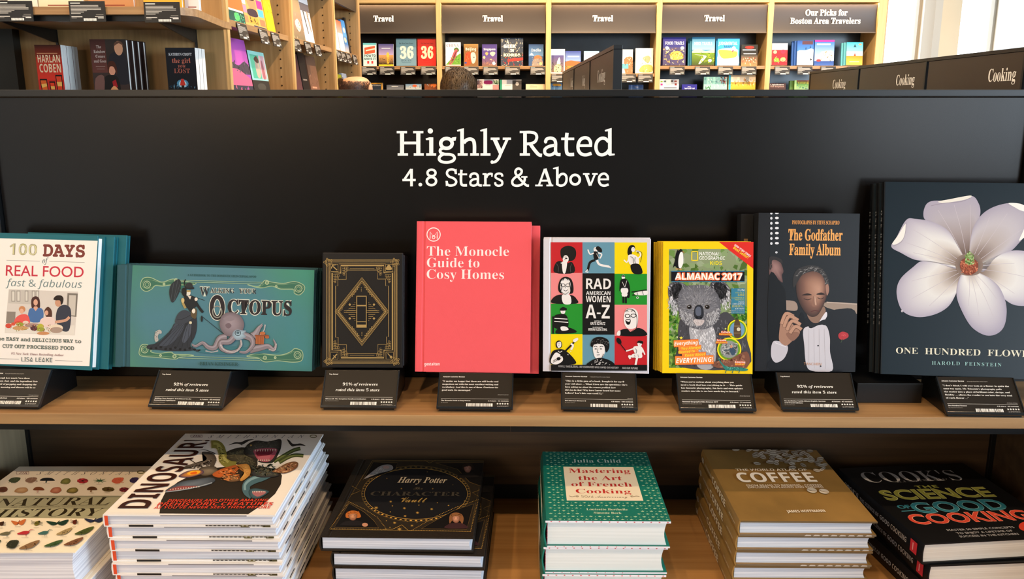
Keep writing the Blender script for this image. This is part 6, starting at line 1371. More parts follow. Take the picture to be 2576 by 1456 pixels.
wb_(1213, 1250, 111, Z1, [('g', 0, 0, 1, .5, '48387c', '5a4890'), ('g', 0, .5, 1, 1, '5a4890', '8a6450'), ('t', 'Singapore', 'snb', .1, .28, .9, .1, W), ('p', [(.2, .42), (.3, .36), (.42, .42), (.31, .52)], 'f0a868'), ('p', [(.52, .42), (.7, .34), (.9, .4), (.72, .56)], 'f4d8b0'), ('p', [(.04, .6), (.14, .54), (.22, .6), (.14, .68)], 'f0c890'), ('e', .6, .7, .08, .03, 'e8b878'), ('e', .8, .88, .12, .08, 'f4f0ec'), ('s', .1, .75, .9, .95, 16, ['c88c60', '3c3058', 'a87890'])], '50408a', 'purple guide with glowing lanterns')
wb_(1260, 1316, 95, Z1, [('r', 0, 0, 1, 1, '3c4450'), ('s', 0, 0, 1, .55, 60, ['8a8470', '5c6c80', 'b8b4a0', '2c3440', 'a8a890']), ('s', 0, .55, 1, 1, 60, ['c84c3c', 'e8c0a0', 'a83030', '5c6c3c']), ('t', 'A', 'snb', .25, .2, .36, .12, 'e8e4d0'), ('t', 'GEEK', 'snb', .12, .35, .68, .11, 'f0ecd8', 0, .03), ('t', 'IN', 'snb', .42, .5, .58, .1, 'f0ecd8', 0, .03), ('r', .08, .54, .96, .69, '3c3c34'), ('t', 'KOREA', 'snb', .12, .66, .9, .1, 'f0ecc8', 0, .03), ('P', [(.3, .76), (1, .7), (1, .8), (.3, .86)], 'd83c34')], '5c5c58', 'busy collage book with big cream capitals', t=.025, name='collage_book')
wb_(1330, 1367, 111, Z1, [('g', 0, 0, 1, .55, '2c4a78', '6a94c0'), ('t', 'India', 'snb', .18, .33, .82, .12, W), ('P', [(.05, .5), (.2, .38), (.36, .52)], 'e8eef4'), ('p', [(.36, .58), (.6, .5), (.85, .56), (.88, .7), (.4, .7)], 'd87848'), ('p', [(.3, .72), (.6, .66), (.9, .72), (.94, 1), (.26, 1)], '9a8c80'), ('s', .2, .6, .95, 1, 26, ['c8a890', '5c5c68', '7a90a8']), ('e', .82, .9, .1, .07, 'f0d890')], '3c5c88', 'blue India guide with orange canopy')
wb_(1384, 1421, 123, Z3, [('r', 0, 0, 1, 1, 'f4f2ea'), ('g', .08, .25, .92, .95, '54508c', '8a7058'), ('p', [(.45, .6), (.55, .4), (.64, .35), (.7, .6)], 'f0f0f4'), ('p', [(.3, .7), (.6, .6), (.75, .7), (.7, .95), (.3, .95)], 'd8d0a0'), ('s', .1, .5, .9, .95, 30, ['3c5030', '6c5c30', '2c2c4c'])], 'f4f2ea', 'white guide with purple mountain scene, lower shelf left end', D=7.26)
wb_(1422, 1461, 128, Z3, [('g', 0, 0, 1, .45, '3c4c98', '8aa8d8'), ('r', .15, 0.213, .9, 0.271, W), ('p', [(0, .5), (.3, .42), (.6, .44), (1, .5), (1, .7), (0, .7)], 'c06a3c'), ('g', 0, .66, 1, 1, 'd88c3c', '2c4038'), ('s', 0, .68, 1, 1, 30, ['3c5c3c', 'c88c40', '2c3c5c'])], '4c5ca0', 'blue guide with red desert ridge')
wb_(1469, 1507, 128, Z3, [('g', 0, 0, 1, .7, '8cb8d0', 'd8e8f0'), ('r', .14, 0.213, .9, 0.271, W), ('p', [(0, .8), (.5, .6), (1, .7), (1, 1), (0, 1)], '5c7888'), ('s', 0, .7, 1, 1, 20, ['e8f0f4', '3c5468'])], 'b0ccdc', 'pale blue guide partly hidden by the dark end posts')
wb_(1556, 1592, 124, Z3, [('r', 0, 0, 1, 1, 'f0ece4'), ('p', [(.4, .4), (.9, .3), (1, .5), (1, 1), (.5, 1)], 'a87850'), ('r', 0, .6, .7, .8, '6ab0c0'), ('s', .4, .35, 1, 1, 24, ['d8b890', '7c5030', 'e8d8c0'])], 'efe9df', 'white and tan guide right of the tall dark end post')
wb_(1599, 1643, 121, Z3, [('r', 0, 0, 1, 1, 'f4f4ea'), ('p', [(.4, .4), (.7, .3), (.85, .4), (.7, .6)], 'a8b088'), ('p', [(.25, .95), (.3, .75), (.6, .65), (.95, .7), (.95, .95)], 'b8b868'), ('s', .2, .4, .95, .95, 26, ['8a9a50', 'e8e4c8', 'c8c088'])], 'f2f2ea', 'white guide with soft green landscape', t=.03)
wb_(1667, 1724, 95, Z1, [('g', 0, 0, 1, .5, '2c2c80', '3c3c78'), ('t', 'FOOD TRAILS', 'snb', .1, .26, .92, .11, W), ('r', 0, .36, 1, 1, '4c4668'), ('s', 0, .36, 1, 1, 70, ['e8c060', '3c3c6c', 'a88858', '6c5c80', 'f0e0a0', '2c2848']), ('p', [(.35, .55), (.75, .5), (.9, .75), (.4, .8)], 'e0b050'), ('s', .35, .55, .9, .8, 30, ['f4dc90', '8c5c20']), ('e', .85, .38, .08, .06, 'f0f0f0'), ('p', [(.1, .35), (.2, .32), (.28, .4), (.16, .45)], 'd8e8f0')], '33337c', 'indigo hardback reading Food Trails', t=.03, n=2, dx=-.009, name='trail_book')
wb_(1740, 1797, 95, Z1, [('g', 0, 0, 1, .45, '2c7498', '8cc0d8'), ('t', 'HIKE TRAILS', 'snb', .1, .28, .88, .11, W), ('p', [(0, .5), (.3, .42), (.6, .5), (1, .44), (1, .6), (0, .62)], 'a8b0a8'), ('g', 0, .56, 1, 1, '6c8c28', '3c4c1c'), ('p', [(.1, .62), (.5, .68), (.4, .8), (.3, .95), (.38, .95), (.6, .75), (.6, .66)], 'd8d8c8'), ('s', .3, .56, 1, .9, 44, ['b8c82c', '5c8020', '3c5c1c', '8aa82c']), ('e', .8, .84, .08, .06, 'f0f0e8')], '3c88a8', 'blue and green hardback reading Hike Trails', t=.025, n=3, dx=-.011, name='trail_book')
wb_(1804, 1859, 97, Z1, [('r', 0, 0, 1, 1, '3aa0d8'), ('t', 'JUDGMENTAL', 'snb', .04, .24, .9, .12, 'd8f0fa'), ('t', 'MAPS', 'snb', .3, .34, .7, .08, '1c4c80'), ('p', [(.04, .42), (.5, .36), (.9, .4), (.94, .6), (.96, 1), (.0, 1), (.02, .6)], 'eef4f6'), ('p', [(.04, .45), (.3, .42), (.7, .46), (.9, .5), (.85, .68), (.5, .74), (.2, .72)], 'd4d84c'), ('e', .74, .37, .09, .08, 'f4f4f4'), ('p', [(.68, .44), (.76, .44), (.66, .52)], 'b83c60')], '3aa0d8', 'bright blue map book with yellow shape', t=.02, n=2, dx=-.008, name='map_book')
wb_(1864, 1905, 112, Z1, [('r', 0, 0, 1, 1, '2c2c2a'), ('e', .5, .13, .28, .07, 'd83028'), ('r', .08, 0.228, .88, 0.273, W), ('r', .14, 0.408, .9, 0.453, 'e8e8e0'), ('g', 0, .5, 1, 1, '4c4a44', 'b88858'), ('s', .1, .6, .95, .98, 34, ['e8d0a0', 'a83c2c', '6c6c58', 'f0e8d0'])], '2c2c2a', 'small dark guide with red oval badge')
wb_(1941, 1980, 110, Z1, [('r', 0, 0, 1, .3, 'f0ecea'), ('r', 0, .3, 1, 1, 'a82c34'), ('e', .2, .4, .12, .08, 'c8b090'), ('e', .72, .38, .16, .1, 'c83048'), ('e', .3, .76, .18, .1, '7aa038'), ('e', .72, .74, .18, .1, 'd8a878'), ('s', .05, .6, .95, .9, 20, ['b8c83c', '4c7028', 'e8c8a0']), ('r', 0, .92, 1, 1, 'b83038')], 'f0ecea', 'white-topped red fruit guide and leaning copies', t=.02, n=3, dx=-.012)
wb_(2004, 2045, 103, Z1, [('g', 0, 0, 1, .45, '2c54a0', '4c88d8'), ('r', .3, .02, .95, .16, '5c3c44'), ('P', [(.5, .36), (.53, .24), (.56, .36)], K), ('P', [(.76, .3), (.79, .18), (.82, .3)], K), ('p', [(0, .45), (.5, .4), (1, .36), (1, 1), (0, 1)], 'f0f4f8'), ('P', [(.82, .7), (.94, .78), (.82, .82)], K)], '3868b8', 'blue and white guide with snowy foreground', t=.02, n=3, dx=-.016)
wb_(2048, 2097, 100, Z1, [('r', 0, 0, 1, .08, 'b03898'), ('g', 0, .08, 1, 1, '3878d0', 'c8dcf0'), ('r', .1, .14, .8, .2, 'd8ecf8'), ('p', [(.3, .5), (.7, .42), (.95, .46), (.9, .8), (.3, .82)], 'e8e4d4'), ('s', .3, .45, .95, .85, 30, ['a88c60', 'f4f0e8', '5c4c38', 'c8c0a0']), ('g', 0, .82, 1, 1, '2c4c90', '4c6cb0'), ('e', .22, .8, .12, .05, 'c83c3c')], '3c70c0', 'blue guide with tall white ship and magenta top', t=.025)
wb_(2128, 2169, 107, Z1, [('g', 0, 0, 1, .4, '3cb0c8', '8cd0dc'), ('P', [(.42, .22), (.5, .08), (.6, .22)], '2c5460'), ('e', .82, .1, .1, .04, 'e8a070'), ('g', 0, .4, 1, .6, 'e8f0ec', 'c8e0e4'), ('P', [(.44, .62), (.52, .46), (.6, .62)], 'c04c30'), ('g', 0, .6, 1, 1, 'f09030', 'f4c850'), ('r', .2, .84, .8, .87, 'f4e8c0')], '6ac0d0', 'teal and orange lighthouse guide', t=.02, n=3, dx=-.014)
# lower shelf of the back wall: only the heads show over the display unit
wb_(925, 960, 208, Z0, [('r', 0, 0, 1, 1, 'e0a030'), ('r', .08, .05, .9, .95, '2c3440'), ('t', 'NATIONAL', 'sn', .1, .12, .88, .05, 'f0ece0')], 'e0a030', 'yellow-framed guide peeping over the header at left', n=1)
wb_(970, 1012, 213, Z0, [('g', 0, 0, 1, .5, '5c6068', 'a8acb0'), ('r', .3, 0.058, .7, 0.077, W)], '6c7078', 'grey guide head between two others behind the header')
wb_(1018, 1058, 211, Z0, [('g', 0, 0, 1, .2, '7ca8c8', 'c8ccc8'), ('s', 0, .04, 1, .15, 20, ['b89c80', 'e8e0d0', '6c8098']), ('e', .58, .07, .14, .05, 'e8683c')], '88a8c0', 'pale blue guide head with orange dot')
wb_(1066, 1099, 210, Z0, [('r', 0, 0, 1, 1, '8a4c28'), ('e', .7, .07, .24, .07, 'e87c34'), ('s', 0, 0, 1, .16, 14, ['5c3018', 'c07040', '9cb8c0'])], '8a4c28', 'brown guide head next to the oak post')
wb_(1200, 1254, 199, Z0, [('r', 0, 0, 1, 1, 'e8e4e0'), ('r', 0, .04, .24, .3, '9c7c7c'), ('p', [(.34, .05), (.68, .05), (.68, .15), (.34, .15)], 'd83c80'), ('r', .76, .04, 1, .16, 'b8d0a8'), ('s', .76, .04, 1, .16, 8, ['3c5c3c']), ('r', .72, .18, 1, .34, 'e89090'), ('s', 0, .04, .24, .3, 14, ['d8b8b0', '5c3c40']), ('r', .38, 0.179, .62, 0.189, '6c6468')], 'ece8e4', 'white book with pink and green pictures on its cover')
wb_(1257, 1312, 200, Z0, [('r', 0, 0, 1, 1, 'e4e4e6'), ('r', 0, 0, .1, 1, '2c9c78'), ('r', .58, .02, 1, .5, '4c4844'), ('e', .8, .14, .08, .06, 'c8c4c0'), ('r', .24, 0.185, .52, 0.198, 'a8a4a0')], 'e4e4e6', 'white book with green spine and dark photograph')
wb_(1323, 1371, 211, Z0, [('r', 0, 0, 1, 1, 'ead8b4'), ('t', 'The', 'sb', .2, .06, .4, .02, '8a7450'), ('r', .2, 0.105, .6, 0.118, '8a7450')], 'ead8b4', 'cream book at the right of the second bay')
wb_(1384, 1417, 209, Z0, [('g', 0, 0, 1, .25, '5c88b8', '88b0d0'), ('p', [(.24, .02), (.8, .02), (.84, .1), (.3, .1)], 'd89c3c'), ('t', 'ITALY', 'sb', .16, .14, .86, .04, K)], '6c98c0', 'light blue Italy guide under the white guide', D=7.26)
wb_(1584, 1621, 213, Z0, [('g', 0, 0, 1, .4, '3c5c98', '7c9cc8'), ('t', 'The', 'snb', .4, .1, .65, .03, W)], '4c6ca8', 'plain blue guide head right of the dark end post', D=7.26)
wb_(1657, 1711, 199, Z0, [('r', 0, 0, 1, 1, 'f0eeec'), ('r', .14, .05, .24, .1, '8ab040'), ('r', .28, .04, .4, .1, '5c6c6c'), ('r', .62, .03, .74, .09, '6c5c54'), ('r', .78, .04, .9, .1, 'a85c50'), ('r', .14, .14, .24, .2, 'b83088'), ('r', .8, .13, .9, .2, '8c3430'), ('t', 'BEST', 'sn', .42, .2, .76, .04, '6c7068'), ('r', .3, 0.270, .9, 0.296, K)], 'f0eeec', 'white book with tiny coloured squares and the word Best', name='travel_book')
wb_(1719, 1757, 212, Z0, [('r', 0, 0, 1, 1, '2c2c90'), ('t', 'The', 'snb', .38, .11, .6, .03, W), ('t', 'World', 'snb', .16, .18, .84, .05, W)], '2c2c90', 'deep blue book titled The World', name='travel_book')
wb_(1774, 1833, 193, Z0, [('r', 0, 0, 1, 1, '9cd4c8'), ('s', 0, 0, 1, .4, 40, ['c8e8e0', '7cc0b4', 'e8f0e8']), ('s', .7, .0, 1, .2, 22, ['c84c3c', 'e89080', '8a3c30']), ('t', 'RIDES', 'sb', .32, .17, .68, .03, '3c8078'), ('s', .05, .28, .3, .36, 10, ['4c8c60'])], '9cd4c8', 'mint green book with red blossom', t=.03, name='travel_book')
wb_(1837, 1905, 189, Z0, [('g', 0, 0, 1, .2, 'd8b888', 'f4f0e0'), ('r', 0, 0, .08, 1, '3cb0c8'), ('g', .08, .2, 1, .5, 'f0c050', 'e8a82c'), ('s', .1, .12, 1, .3, 34, ['f0d070', 'd89030', 'f8ecc0', 'b87838'])], 'e8c468', 'large golden book with turquoise spine', t=.03, name='travel_book')
wb_(1933, 1982, 209, Z0, [('r', 0, 0, 1, 1, '4c3430'), ('t', 'Lighthouse', 'sb', .2, .08, .9, .05, 'e8dcd0'), ('t', 'New England', 'sb', .2, .15, .9, .04, 'c8a898')], '4c3430', 'dark maroon book about lighthouses', t=.03, name='travel_book')
wb_(2004, 2046, 203, Z0, [('g', 0, 0, 1, .1, '8c3c30', '4c6c2c'), ('t', 'WATERFALLS', 'sb', .2, .12, .98, .07, 'e8c83c'), ('g', 0, .14, 1, .4, '5c8c40', 'a8c090'), ('r', 0, 0, .12, 1, '9cc078'), ('s', .1, .16, 1, .35, 24, ['3c6c4c', '8ab070', '2c5c8c'])], '5c8440', 'green book with yellow capitals Waterfalls', t=.03, n=2, dx=-.03, name='travel_book')

# review cards clipped along far shelf edges
def tiny_card_mesh():
    a = Art(.125, .068, [(0, 0), (125, 0), (125, 68), (0, 68)]); c = 'd0ccc4'
    a.rect(6, 5, 40, 8, 'f0ece4')
    r = random.Random(2)
    for k in range(7): a.rect(6, 13 + 4.4 * k, (112 if k < 4 else 118 - 12 * k) - r.random() * 10, 15.4 + 4.4 * k, 'b4b0a8', False)
    a.rect(92, 44, 118, 46, '8a867e', False); a.rect(6, 50, 44, 53, c, False); a.rect(6, 55, 24, 57, '8a867e', False); a.rect(88, 50, 118, 52, c, False); a.rect(98, 54, 118, 57, 'f0ece4', False); a.rect(48, 57, 92, 65, 'f6f2ea', False)
    for k in range(9): a.rect(52 + 4.2 * k, 57, 53 + 4.2 * k, 65, '4a443c')
    return a
_card = None
CARDB = mat('shelf_card_black', '1d1a17', .45)
def shelf_card(M, label, group):
    global _card
    if _card is None:
        _card = box('shelf_card', 0, .125, 0, .068, -.0025, 0, CARDB); tiny_card_mesh().build('card_lettering', _card, PRINT); c = _card
    else: c = dup(_card)
    c.matrix_basis = M; return tag(c, label, 'card', group)
def wall_card(x0, y0, label, zt):
    A = at(x0, y0, DF - .01); shelf_card(pose(A.x, DF - .008, 0, .16, 0, z=zt - .072), label, 'review cards on the far travel shelves')
for i, (x, lab) in enumerate(((909, 'card under the small pale teal book'), (954, 'card under the violet-sky guide'), (1007, 'card under the blue-grey 36 book'), (1058, 'card under the scarlet 36 book'), (1119, 'card under the China guide'), (1166, 'card under the opera face guide'), (1215, 'card under the lantern guide'), (1270, 'card under the collage book'), (1334, 'card under the India guide'))): wall_card(x, 170, 'black shelf ' + lab, 1.79)
for x, lab in ((1387, 'card under the white and purple guide'), (1563, 'card under the white and tan guide'), (1605, 'card under the soft green guide')): wall_card(x, 188, 'black shelf ' + lab, 1.728)
for x, lab in ((1685, 'card under the Food Trails book'), (1749, 'card under the Hike Trails book'), (1807, 'card under the yellow-shape map book'), (1866, 'card under the red oval badge guide'), (1950, 'card under the red fruit guide'), (2007, 'card under the snowy blue guide'), (2066, 'card under the white ship guide'), (2134, 'card under the lighthouse guide')): wall_card(x, 168, 'black shelf ' + lab, 1.79)

# ------------------------------------------------------------------ books of the receding side bookcases, facing the aisle
def side_book(x0, x1, yt, zs, off, ops, col, label, t=.02, n=1, lean=.14, yb=None, name='hardback', h=None):
    yb = yb if yb is not None else 100
    A, B = onrun(x0, yb, off), onrun(x1, yb, off); w = (B - A).length * math.copysign(1, x1 - x0)
    d = (B - A); d.z = 0; w = d.length
    h = h or (onrun((x0 + x1) / 2, yt, off + .03).z - zs) / math.cos(lean)
    u = RD.copy(); bk_ = RN; v = Vector((0, 0, 1)) * math.cos(lean) + bk_ * math.sin(lean); nn = u.cross(v); m = Matrix.Identity(4)
    for i in range(3): m[i][0], m[i][1], m[i][2], m[i][3] = u[i], v[i], nn[i], (A.x, A.y, zs + t * n * math.sin(lean) + .0008)[i]
    b = small_book(m, w, h, t, col, ops, label, 'books on the receding side bookcases', name)
    for k in range(1, n):
        c = dup(b); c.matrix_basis = m @ Matrix.Translation((.006 * k, .0, -(t + .0006) * k)); c['label'] = label + ', copy behind it'
        for ch in list(c.children):
            if 'picture' in ch.name: bpy.data.objects.remove(ch)
    return b
ZA, ZB = 1.8185, 1.4941
side_book(579, 619, -20, ZA, .04, [('r', 0, 0, 1, .62, 'c8783c'), ('g', 0, .62, 1, 1, '1c4c3c', '2c5c50'), ('r', .05, .62, .95, .68, 'f0e8d8'), ('p', [(.35, .75), (.6, .72), (.66, .9), (.4, .95)], '5cc86c'), ('s', .3, .72, .95, .98, 24, ['8ce89c', '2c8c5c', '4cc0a0'])], 'c8783c', 'orange and green book by the first bookcase post', yb=58)
side_book(617, 672, -26, ZA, .045, [('r', 0, 0, 1, 1, 'e8a860'), ('r', .02, .1, .2, .32, 'e890c8'), ('r', .02, .34, .2, .5, 'f0e0e8'), ('r', .02, .52, .2, .7, 'd88ca8'), ('p', [(.26, .36), (.5, .2), (.66, .36), (.6, .6), (.4, .6)], 'c88c64'), ('p', [(.28, .3), (.45, .18), (.64, .24), (.6, .34), (.34, .36)], '2c1c18'), ('p', [(.24, .6), (.6, .56), (.66, .72), (.26, .74)], '3c2c38'), ('r', .7, .1, .96, .28, '5cc8b8'), ('r', .7, .3, .96, .5, 'c83c90'), ('r', .7, .52, .96, .7, '58b0d0'), ('r', .24, .76, .66, .92, 'e0a040'), ('s', .3, .78, .62, .9, 8, ['3c2c18']), ('r', .04, .76, .2, .92, 'd0885c'), ('r', .72, .76, .96, .92, 'c87c58'), ('r', .4, .95, .98, 1, '2c3454')], 'e8a860', 'book with a grid of bright portraits', yb=70)
side_book(674, 694, -20, ZA, .05, [('g', 0, 0, 1, 1, 'f0a820', 'f8c828'), ('s', .1, .3, .9, .6, 14, ['d87820', 'f8dc60'])], 'f0b020', 'amber yellow book at the far end of its shelf', yb=76)
side_book(586, 640, 103, ZB, .05, [('g', 0, 0, 1, .45, 'a850b0', 'c860b8'), ('p', [(0, .44), (.2, .4), (.5, .46), (.8, .38), (1, .46), (1, .6), (0, .56)], '4c4450'), ('p', [(0, .56), (.4, .52), (.8, .62), (1, .7), (1, .8), (0, .8)], 'e0688c'), ('r', 0, .8, 1, 1, '3c3c4c'), ('s', .2, .76, .9, .96, 14, ['e0688c', 'c860b8']), ('s', 0, .4, 1, .6, 20, ['2c2830', '6c5c6c'])], 'a850b0', 'magenta paperback with dripping dark treeline', yb=215)
side_book(642, 682, 138, ZB, .06, [('r', 0, 0, 1, .64, '9ce0d8'), ('r', .1, .08, .62, .6, '54b89c'), ('p', [(.34, .2), (.5, .14), (.6, .3), (.56, .55), (.36, .56)], 'c8b4a0'), ('p', [(.3, .18), (.5, .1), (.6, .2), (.5, .26)], '5c4038'), ('r', .62, .08, .96, .6, 'd8b0b8'), ('p', [(.7, .24), (.8, .2), (.86, .56), (.7, .58)], 'b06c74'), ('r', 0, .64, 1, .92, '34322f'), ('e', .5, .78, .26, .08, '4c4a44'), ('r', .1, .92, 1, 1, 'f0f0ec')], '34322f', 'black-banded book with mint green portrait', t=.03, n=2, yb=215)
side_book(741, 769, 0, ZA, .05, [('g', 0, 0, 1, .35, 'a89870', 'd0a078'), ('g', 0, .35, 1, 1, 'c89c7c', '84785c'), ('p', [(.3, .6), (.6, .5), (.8, .66), (.6, .8), (.4, .74)], 'f0e4d0'), ('s', 0, .4, 1, 1, 24, ['6c6048', 'd8b898', '9c8c68'])], 'b09878', 'tan map-like book inside the second side bookcase', yb=97)
side_book(770, 792, 6, ZA, .055, [('r', 0, 0, 1, .12, 'e8e8ec'), ('r', 0, .12, 1, .3, '6c6468'), ('r', .0, .3, 1, 1, 'f4f2ee'), ('P', [(.2, .3), (.34, .3), (.5, .8), (.42, .8)], '5c5450'), ('P', [(.6, .28), (.74, .28), (.86, .74), (.78, .74)], 'a88c70'), ('s', .1, .3, .9, .6, 10, ['c8b8a8', '4c4440'])], 'f0eeea', 'white book with dark trunks pictured on it', n=2, yb=102)
side_book(748, 765, 140, ZB, .05, [('g', 0, 0, 1, 1, '4c2c30', '6c4448'), ('s', 0, .3, 1, 1, 10, ['7c5458', '3c2024'])], '4c2c30', 'dark maroon book in the lower second bay', yb=215)
side_book(767, 783, 138, ZB, .05, [('r', 0, 0, 1, 1, '16161a'), ('r', .2, 0.562, .8, 0.595, '8a8078')], '16161a', 'black book between the maroon and brown ones', yb=215)
side_book(786, 808, 146, ZB, .055, [('g', 0, 0, 1, 1, '6c5040', '8c6450'), ('s', 0, .3, 1, 1, 16, ['b08c74', '4c3428']), ('r', .2, .7, .7, .74, 'd89c80')], '6c5040', 'worn brown book in the lower second bay', yb=215)
side_book(846, 856, 56, ZA, .04, [('r', 0, 0, 1, 1, 'f0ece8'), ('s', .6, .1, 1, .9, 10, ['5c2c24'])], 'f0ece8', 'white book hard against the third bookcase post', yb=126)
side_book(858, 870, 59, ZA, .045, [('r', 0, 0, 1, 1, 'f0e8e4'), ('g', 0, 0, 1, .4, 'c8643c', 'e8b0a0')], 'f0e8e4', 'white and rust book in the far side bookcase', yb=129)
side_book(871, 880, 58, ZA, .05, [('g', 0, 0, 1, .5, '3c88d0', '6cb0e8'), ('e', .5, .3, .3, .08, 'f4ecd8'), ('e', .4, .6, .3, .08, 'f0d8b8'), ('g', 0, .7, 1, 1, '3c80c8', 'd8c8b0')], '4c90d0', 'sky blue book with clouds in the far side bookcase', yb=132)
side_book(882, 885, 52, ZA, .05, [('r', 0, 0, 1, 1, '3c342e')], '3c342e', 'thin dark book last on the far side shelf', yb=136)
side_book(852, 868, 190, ZB, .05, [('r', 0, 0, 1, 1, 'c8c828'), ('t', 'MUSIC', 'snb', .05, .3, .95, .14, '3c3c14')], 'c8c828', 'yellow book marked Music low in the far bookcase', yb=215)
side_book(870, 881, 188, ZB, .06, [('r', 0, 0, 1, 1, 'c8d0e0')], 'c8d0e0', 'pale blue book above the bald head', yb=215)
side_book(846, 857, 177, ZB, .13, [('r', 0, 0, 1, .2, '8cc8d8'), ('r', 0, .2, 1, 1, '3c8ca0'), ('r', .3, 0.118, .8, 0.137, '2c6c80')], '3c8ca0', 'teal book standing behind the yellow Music book', yb=215)
def side_card(x, y, label, off=-.004):
    A = onrun(x, y, off); m = Matrix.Identity(4); u = RD; v = (Vector((0, 0, 1)) + RN * .2).normalized(); n = u.cross(v)
    for i in range(3): m[i][0], m[i][1], m[i][2], m[i][3] = u[i], v[i], n[i], (A.x, A.y, 1.746)[i]
    shelf_card(m, label, 'review cards on the side bookcases')
for x, y, lab in ((602, 60, 'nearest of three cards hanging from the first side shelf'), (657, 75, 'middle of three cards hanging from the first side shelf'), (688, 80, 'farthest of three cards hanging from the first side shelf'),
                  (742, 98, 'nearest of three cards hanging from the second side shelf'), (771, 108, 'middle of three cards hanging from the second side shelf'), (796, 115, 'farthest of three cards hanging from the second side shelf'),
                  (850, 128, 'nearest of four cards hanging from the third side shelf'), (862, 130, 'second of four cards hanging from the third side shelf'), (875, 135, 'third of four cards hanging from the third side shelf'), (891, 140, 'last of four cards hanging from the third side shelf')): side_card(x, y, lab)

# ------------------------------------------------------------------ books of the shelf unit at the far left
def front_book(x0, x1, yt, zs, D, ops, col, label, t, n=1, dx=.004, dz=0, gap=.0006, name='novel', pg=None, turn=0, h=None):
    A, B = at(x0, 165, D), at(x1, 165, D); w = B.x - A.x; h = h or at((x0 + x1) / 2, yt, D).z - zs
    M = pose(A.x, D, turn, 0, 0, z=zs + .0004)
    b = small_book(M, w, h, t, col, ops, label, 'novels on the far left shelf unit', name, pg, soft=t > .03)
    for k in range(1, n):
        c = dup(b); c.matrix_basis = M @ Matrix.Translation((dx * k, 0, -(t + gap) * k)); c['label'] = label + (', second copy', ', third copy', ', last copy')[min(k, 3) - 1 if n == 4 else (2 if k == n - 1 else 0)]
        for ch in list(c.children):
            if 'picture' in ch.name: bpy.data.objects.remove(ch)
    return b
front_book(92, 157, 113, 1.5005, 3.40, [('g', 0, 0, 1, .24, '3c1c14', '8c2c18'), ('g', 0, .24, 1, .7, 'b83420', 'e83828'), ('r', 0, .7, 1, 1, 'd02c24'), ('r', .06, .16, .86, .175, 'd89c70'), ('t', 'HARLAN', 'snb', .07, .35, .93, .15, 'f4d8b0'), ('t', 'COBEN', 'snb', .1, .55, .93, .17, 'f4d8b0'), ('P', [(.06, .68), (.34, .68), (.36, .96), (.1, .96)], '1c1010'), ('P', [(.09, .71), (.31, .71), (.33, .93), (.13, .93)], 'e86828'), ('P', [(.1, .79), (.31, .77), (.32, .83), (.12, .86)], 'f8c060'), ('P', [(.42, .73), (.64, .73), (.64, .98), (.44, .98)], '1c1010'), ('P', [(.45, .76), (.61, .76), (.61, .95), (.47, .95)], 'e84020'), ('P', [(.46, .83), (.61, .83), (.61, .89), (.47, .89)], 'f8c060'), ('P', [(.68, .6), (.94, .6), (.93, .94), (.7, .94)], '1c1010'), ('P', [(.71, .63), (.91, .63), (.9, .91), (.73, .91)], 'e84828'), ('P', [(.71, .74), (.91, .74), (.9, .83), (.73, .83)], 'f8c060')], '5c2018', 'red novel with three glowing frames', .042, n=3, dx=.0005, pg=PAGES_W)
front_book(232, 322, 99, 1.5005, 3.42, [('g', 0, 0, 1, .5, '3c3430', '2c2420'), ('g', 0, 0, .42, .6, '4c2c28', '6c3c34'), ('t', 'The', 'sb', .16, .16, .3, .055, 'c8b8b0'), ('t', 'Rainbow', 'sb', .08, .245, .4, .055, 'c8b8b0'), ('t', 'Comes', 'sb', .12, .33, .38, .055, 'c8b8b0'), ('t', 'and Goes', 'sb', .06, .415, .4, .055, 'c8b8b0'), ('r', .1, .48, .36, .487, 'a89088'), ('r', .12, .53, .34, .537, 'a89088'), ('p', [(.5, .3), (.7, .22), (.95, .28), (1, .6), (1, .8), (.6, .78), (.5, .5)], '25242b'), ('e', .78, .16, .12, .13, 'd8a07c'), ('p', [(.66, .12), (.7, .05), (.86, .04), (.92, .12), (.8, .07)], '6c4c3c'), ('e', .54, .54, .1, .11, 'e8a080'), ('p', [(.42, .5), (.48, .4), (.62, .4), (.68, .52), (.66, .64), (.6, .5), (.48, .5), (.44, .64)], '4c2418'), ('p', [(.3, .7), (.5, .64), (.7, .7), (.7, 1), (.24, 1)], '1c1818'), ('P', [(.52, .76), (.62, .72), (.66, .86), (.54, .88)], 'a81c24'), ('p', [(.46, .9), (.58, .84), (.72, .96), (.7, 1), (.44, 1)], 'f0a870'), ('p', [(.06, .7), (.3, .66), (.24, 1), (.02, 1)], '7c5850')], '3c2c28', 'dark memoir with two people on the jacket', .022, n=4, dx=.006, gap=.016, name='memoir')
front_book(419, 493, 120, 1.5005, 3.42, [('g', 0, 0, 1, 1, '141a24', '0c1018'), ('t', 'KATHRYN CROFT', 'sb', .1, .17, .88, .06, 'd8dce0'), ('t', 'the girl', 'sb', .2, .32, .82, .1, 'c8705c'), ('t', 'you', 'sbi', .36, .42, .64, .08, 'b86858'), ('t', 'LOST', 'sb', .24, .54, .78, .1, 'a85c4c'), ('e', .5, .76, .2, .09, '4c8cb0'), ('e', .5, .77, .13, .08, 'b8dce8'), ('P', [(.46, .66), (.54, .66), (.6, .8), (.4, .8)], 'c83428'), ('r', .45, .8, .55, .88, K), ('s', .1, .8, .95, .84, 10, ['5c8ca8', '2c4c60'])], '10141c', 'black thriller with red-coated figure in blue glow', .034, n=3, dx=.0005, pg=PAGES_W)
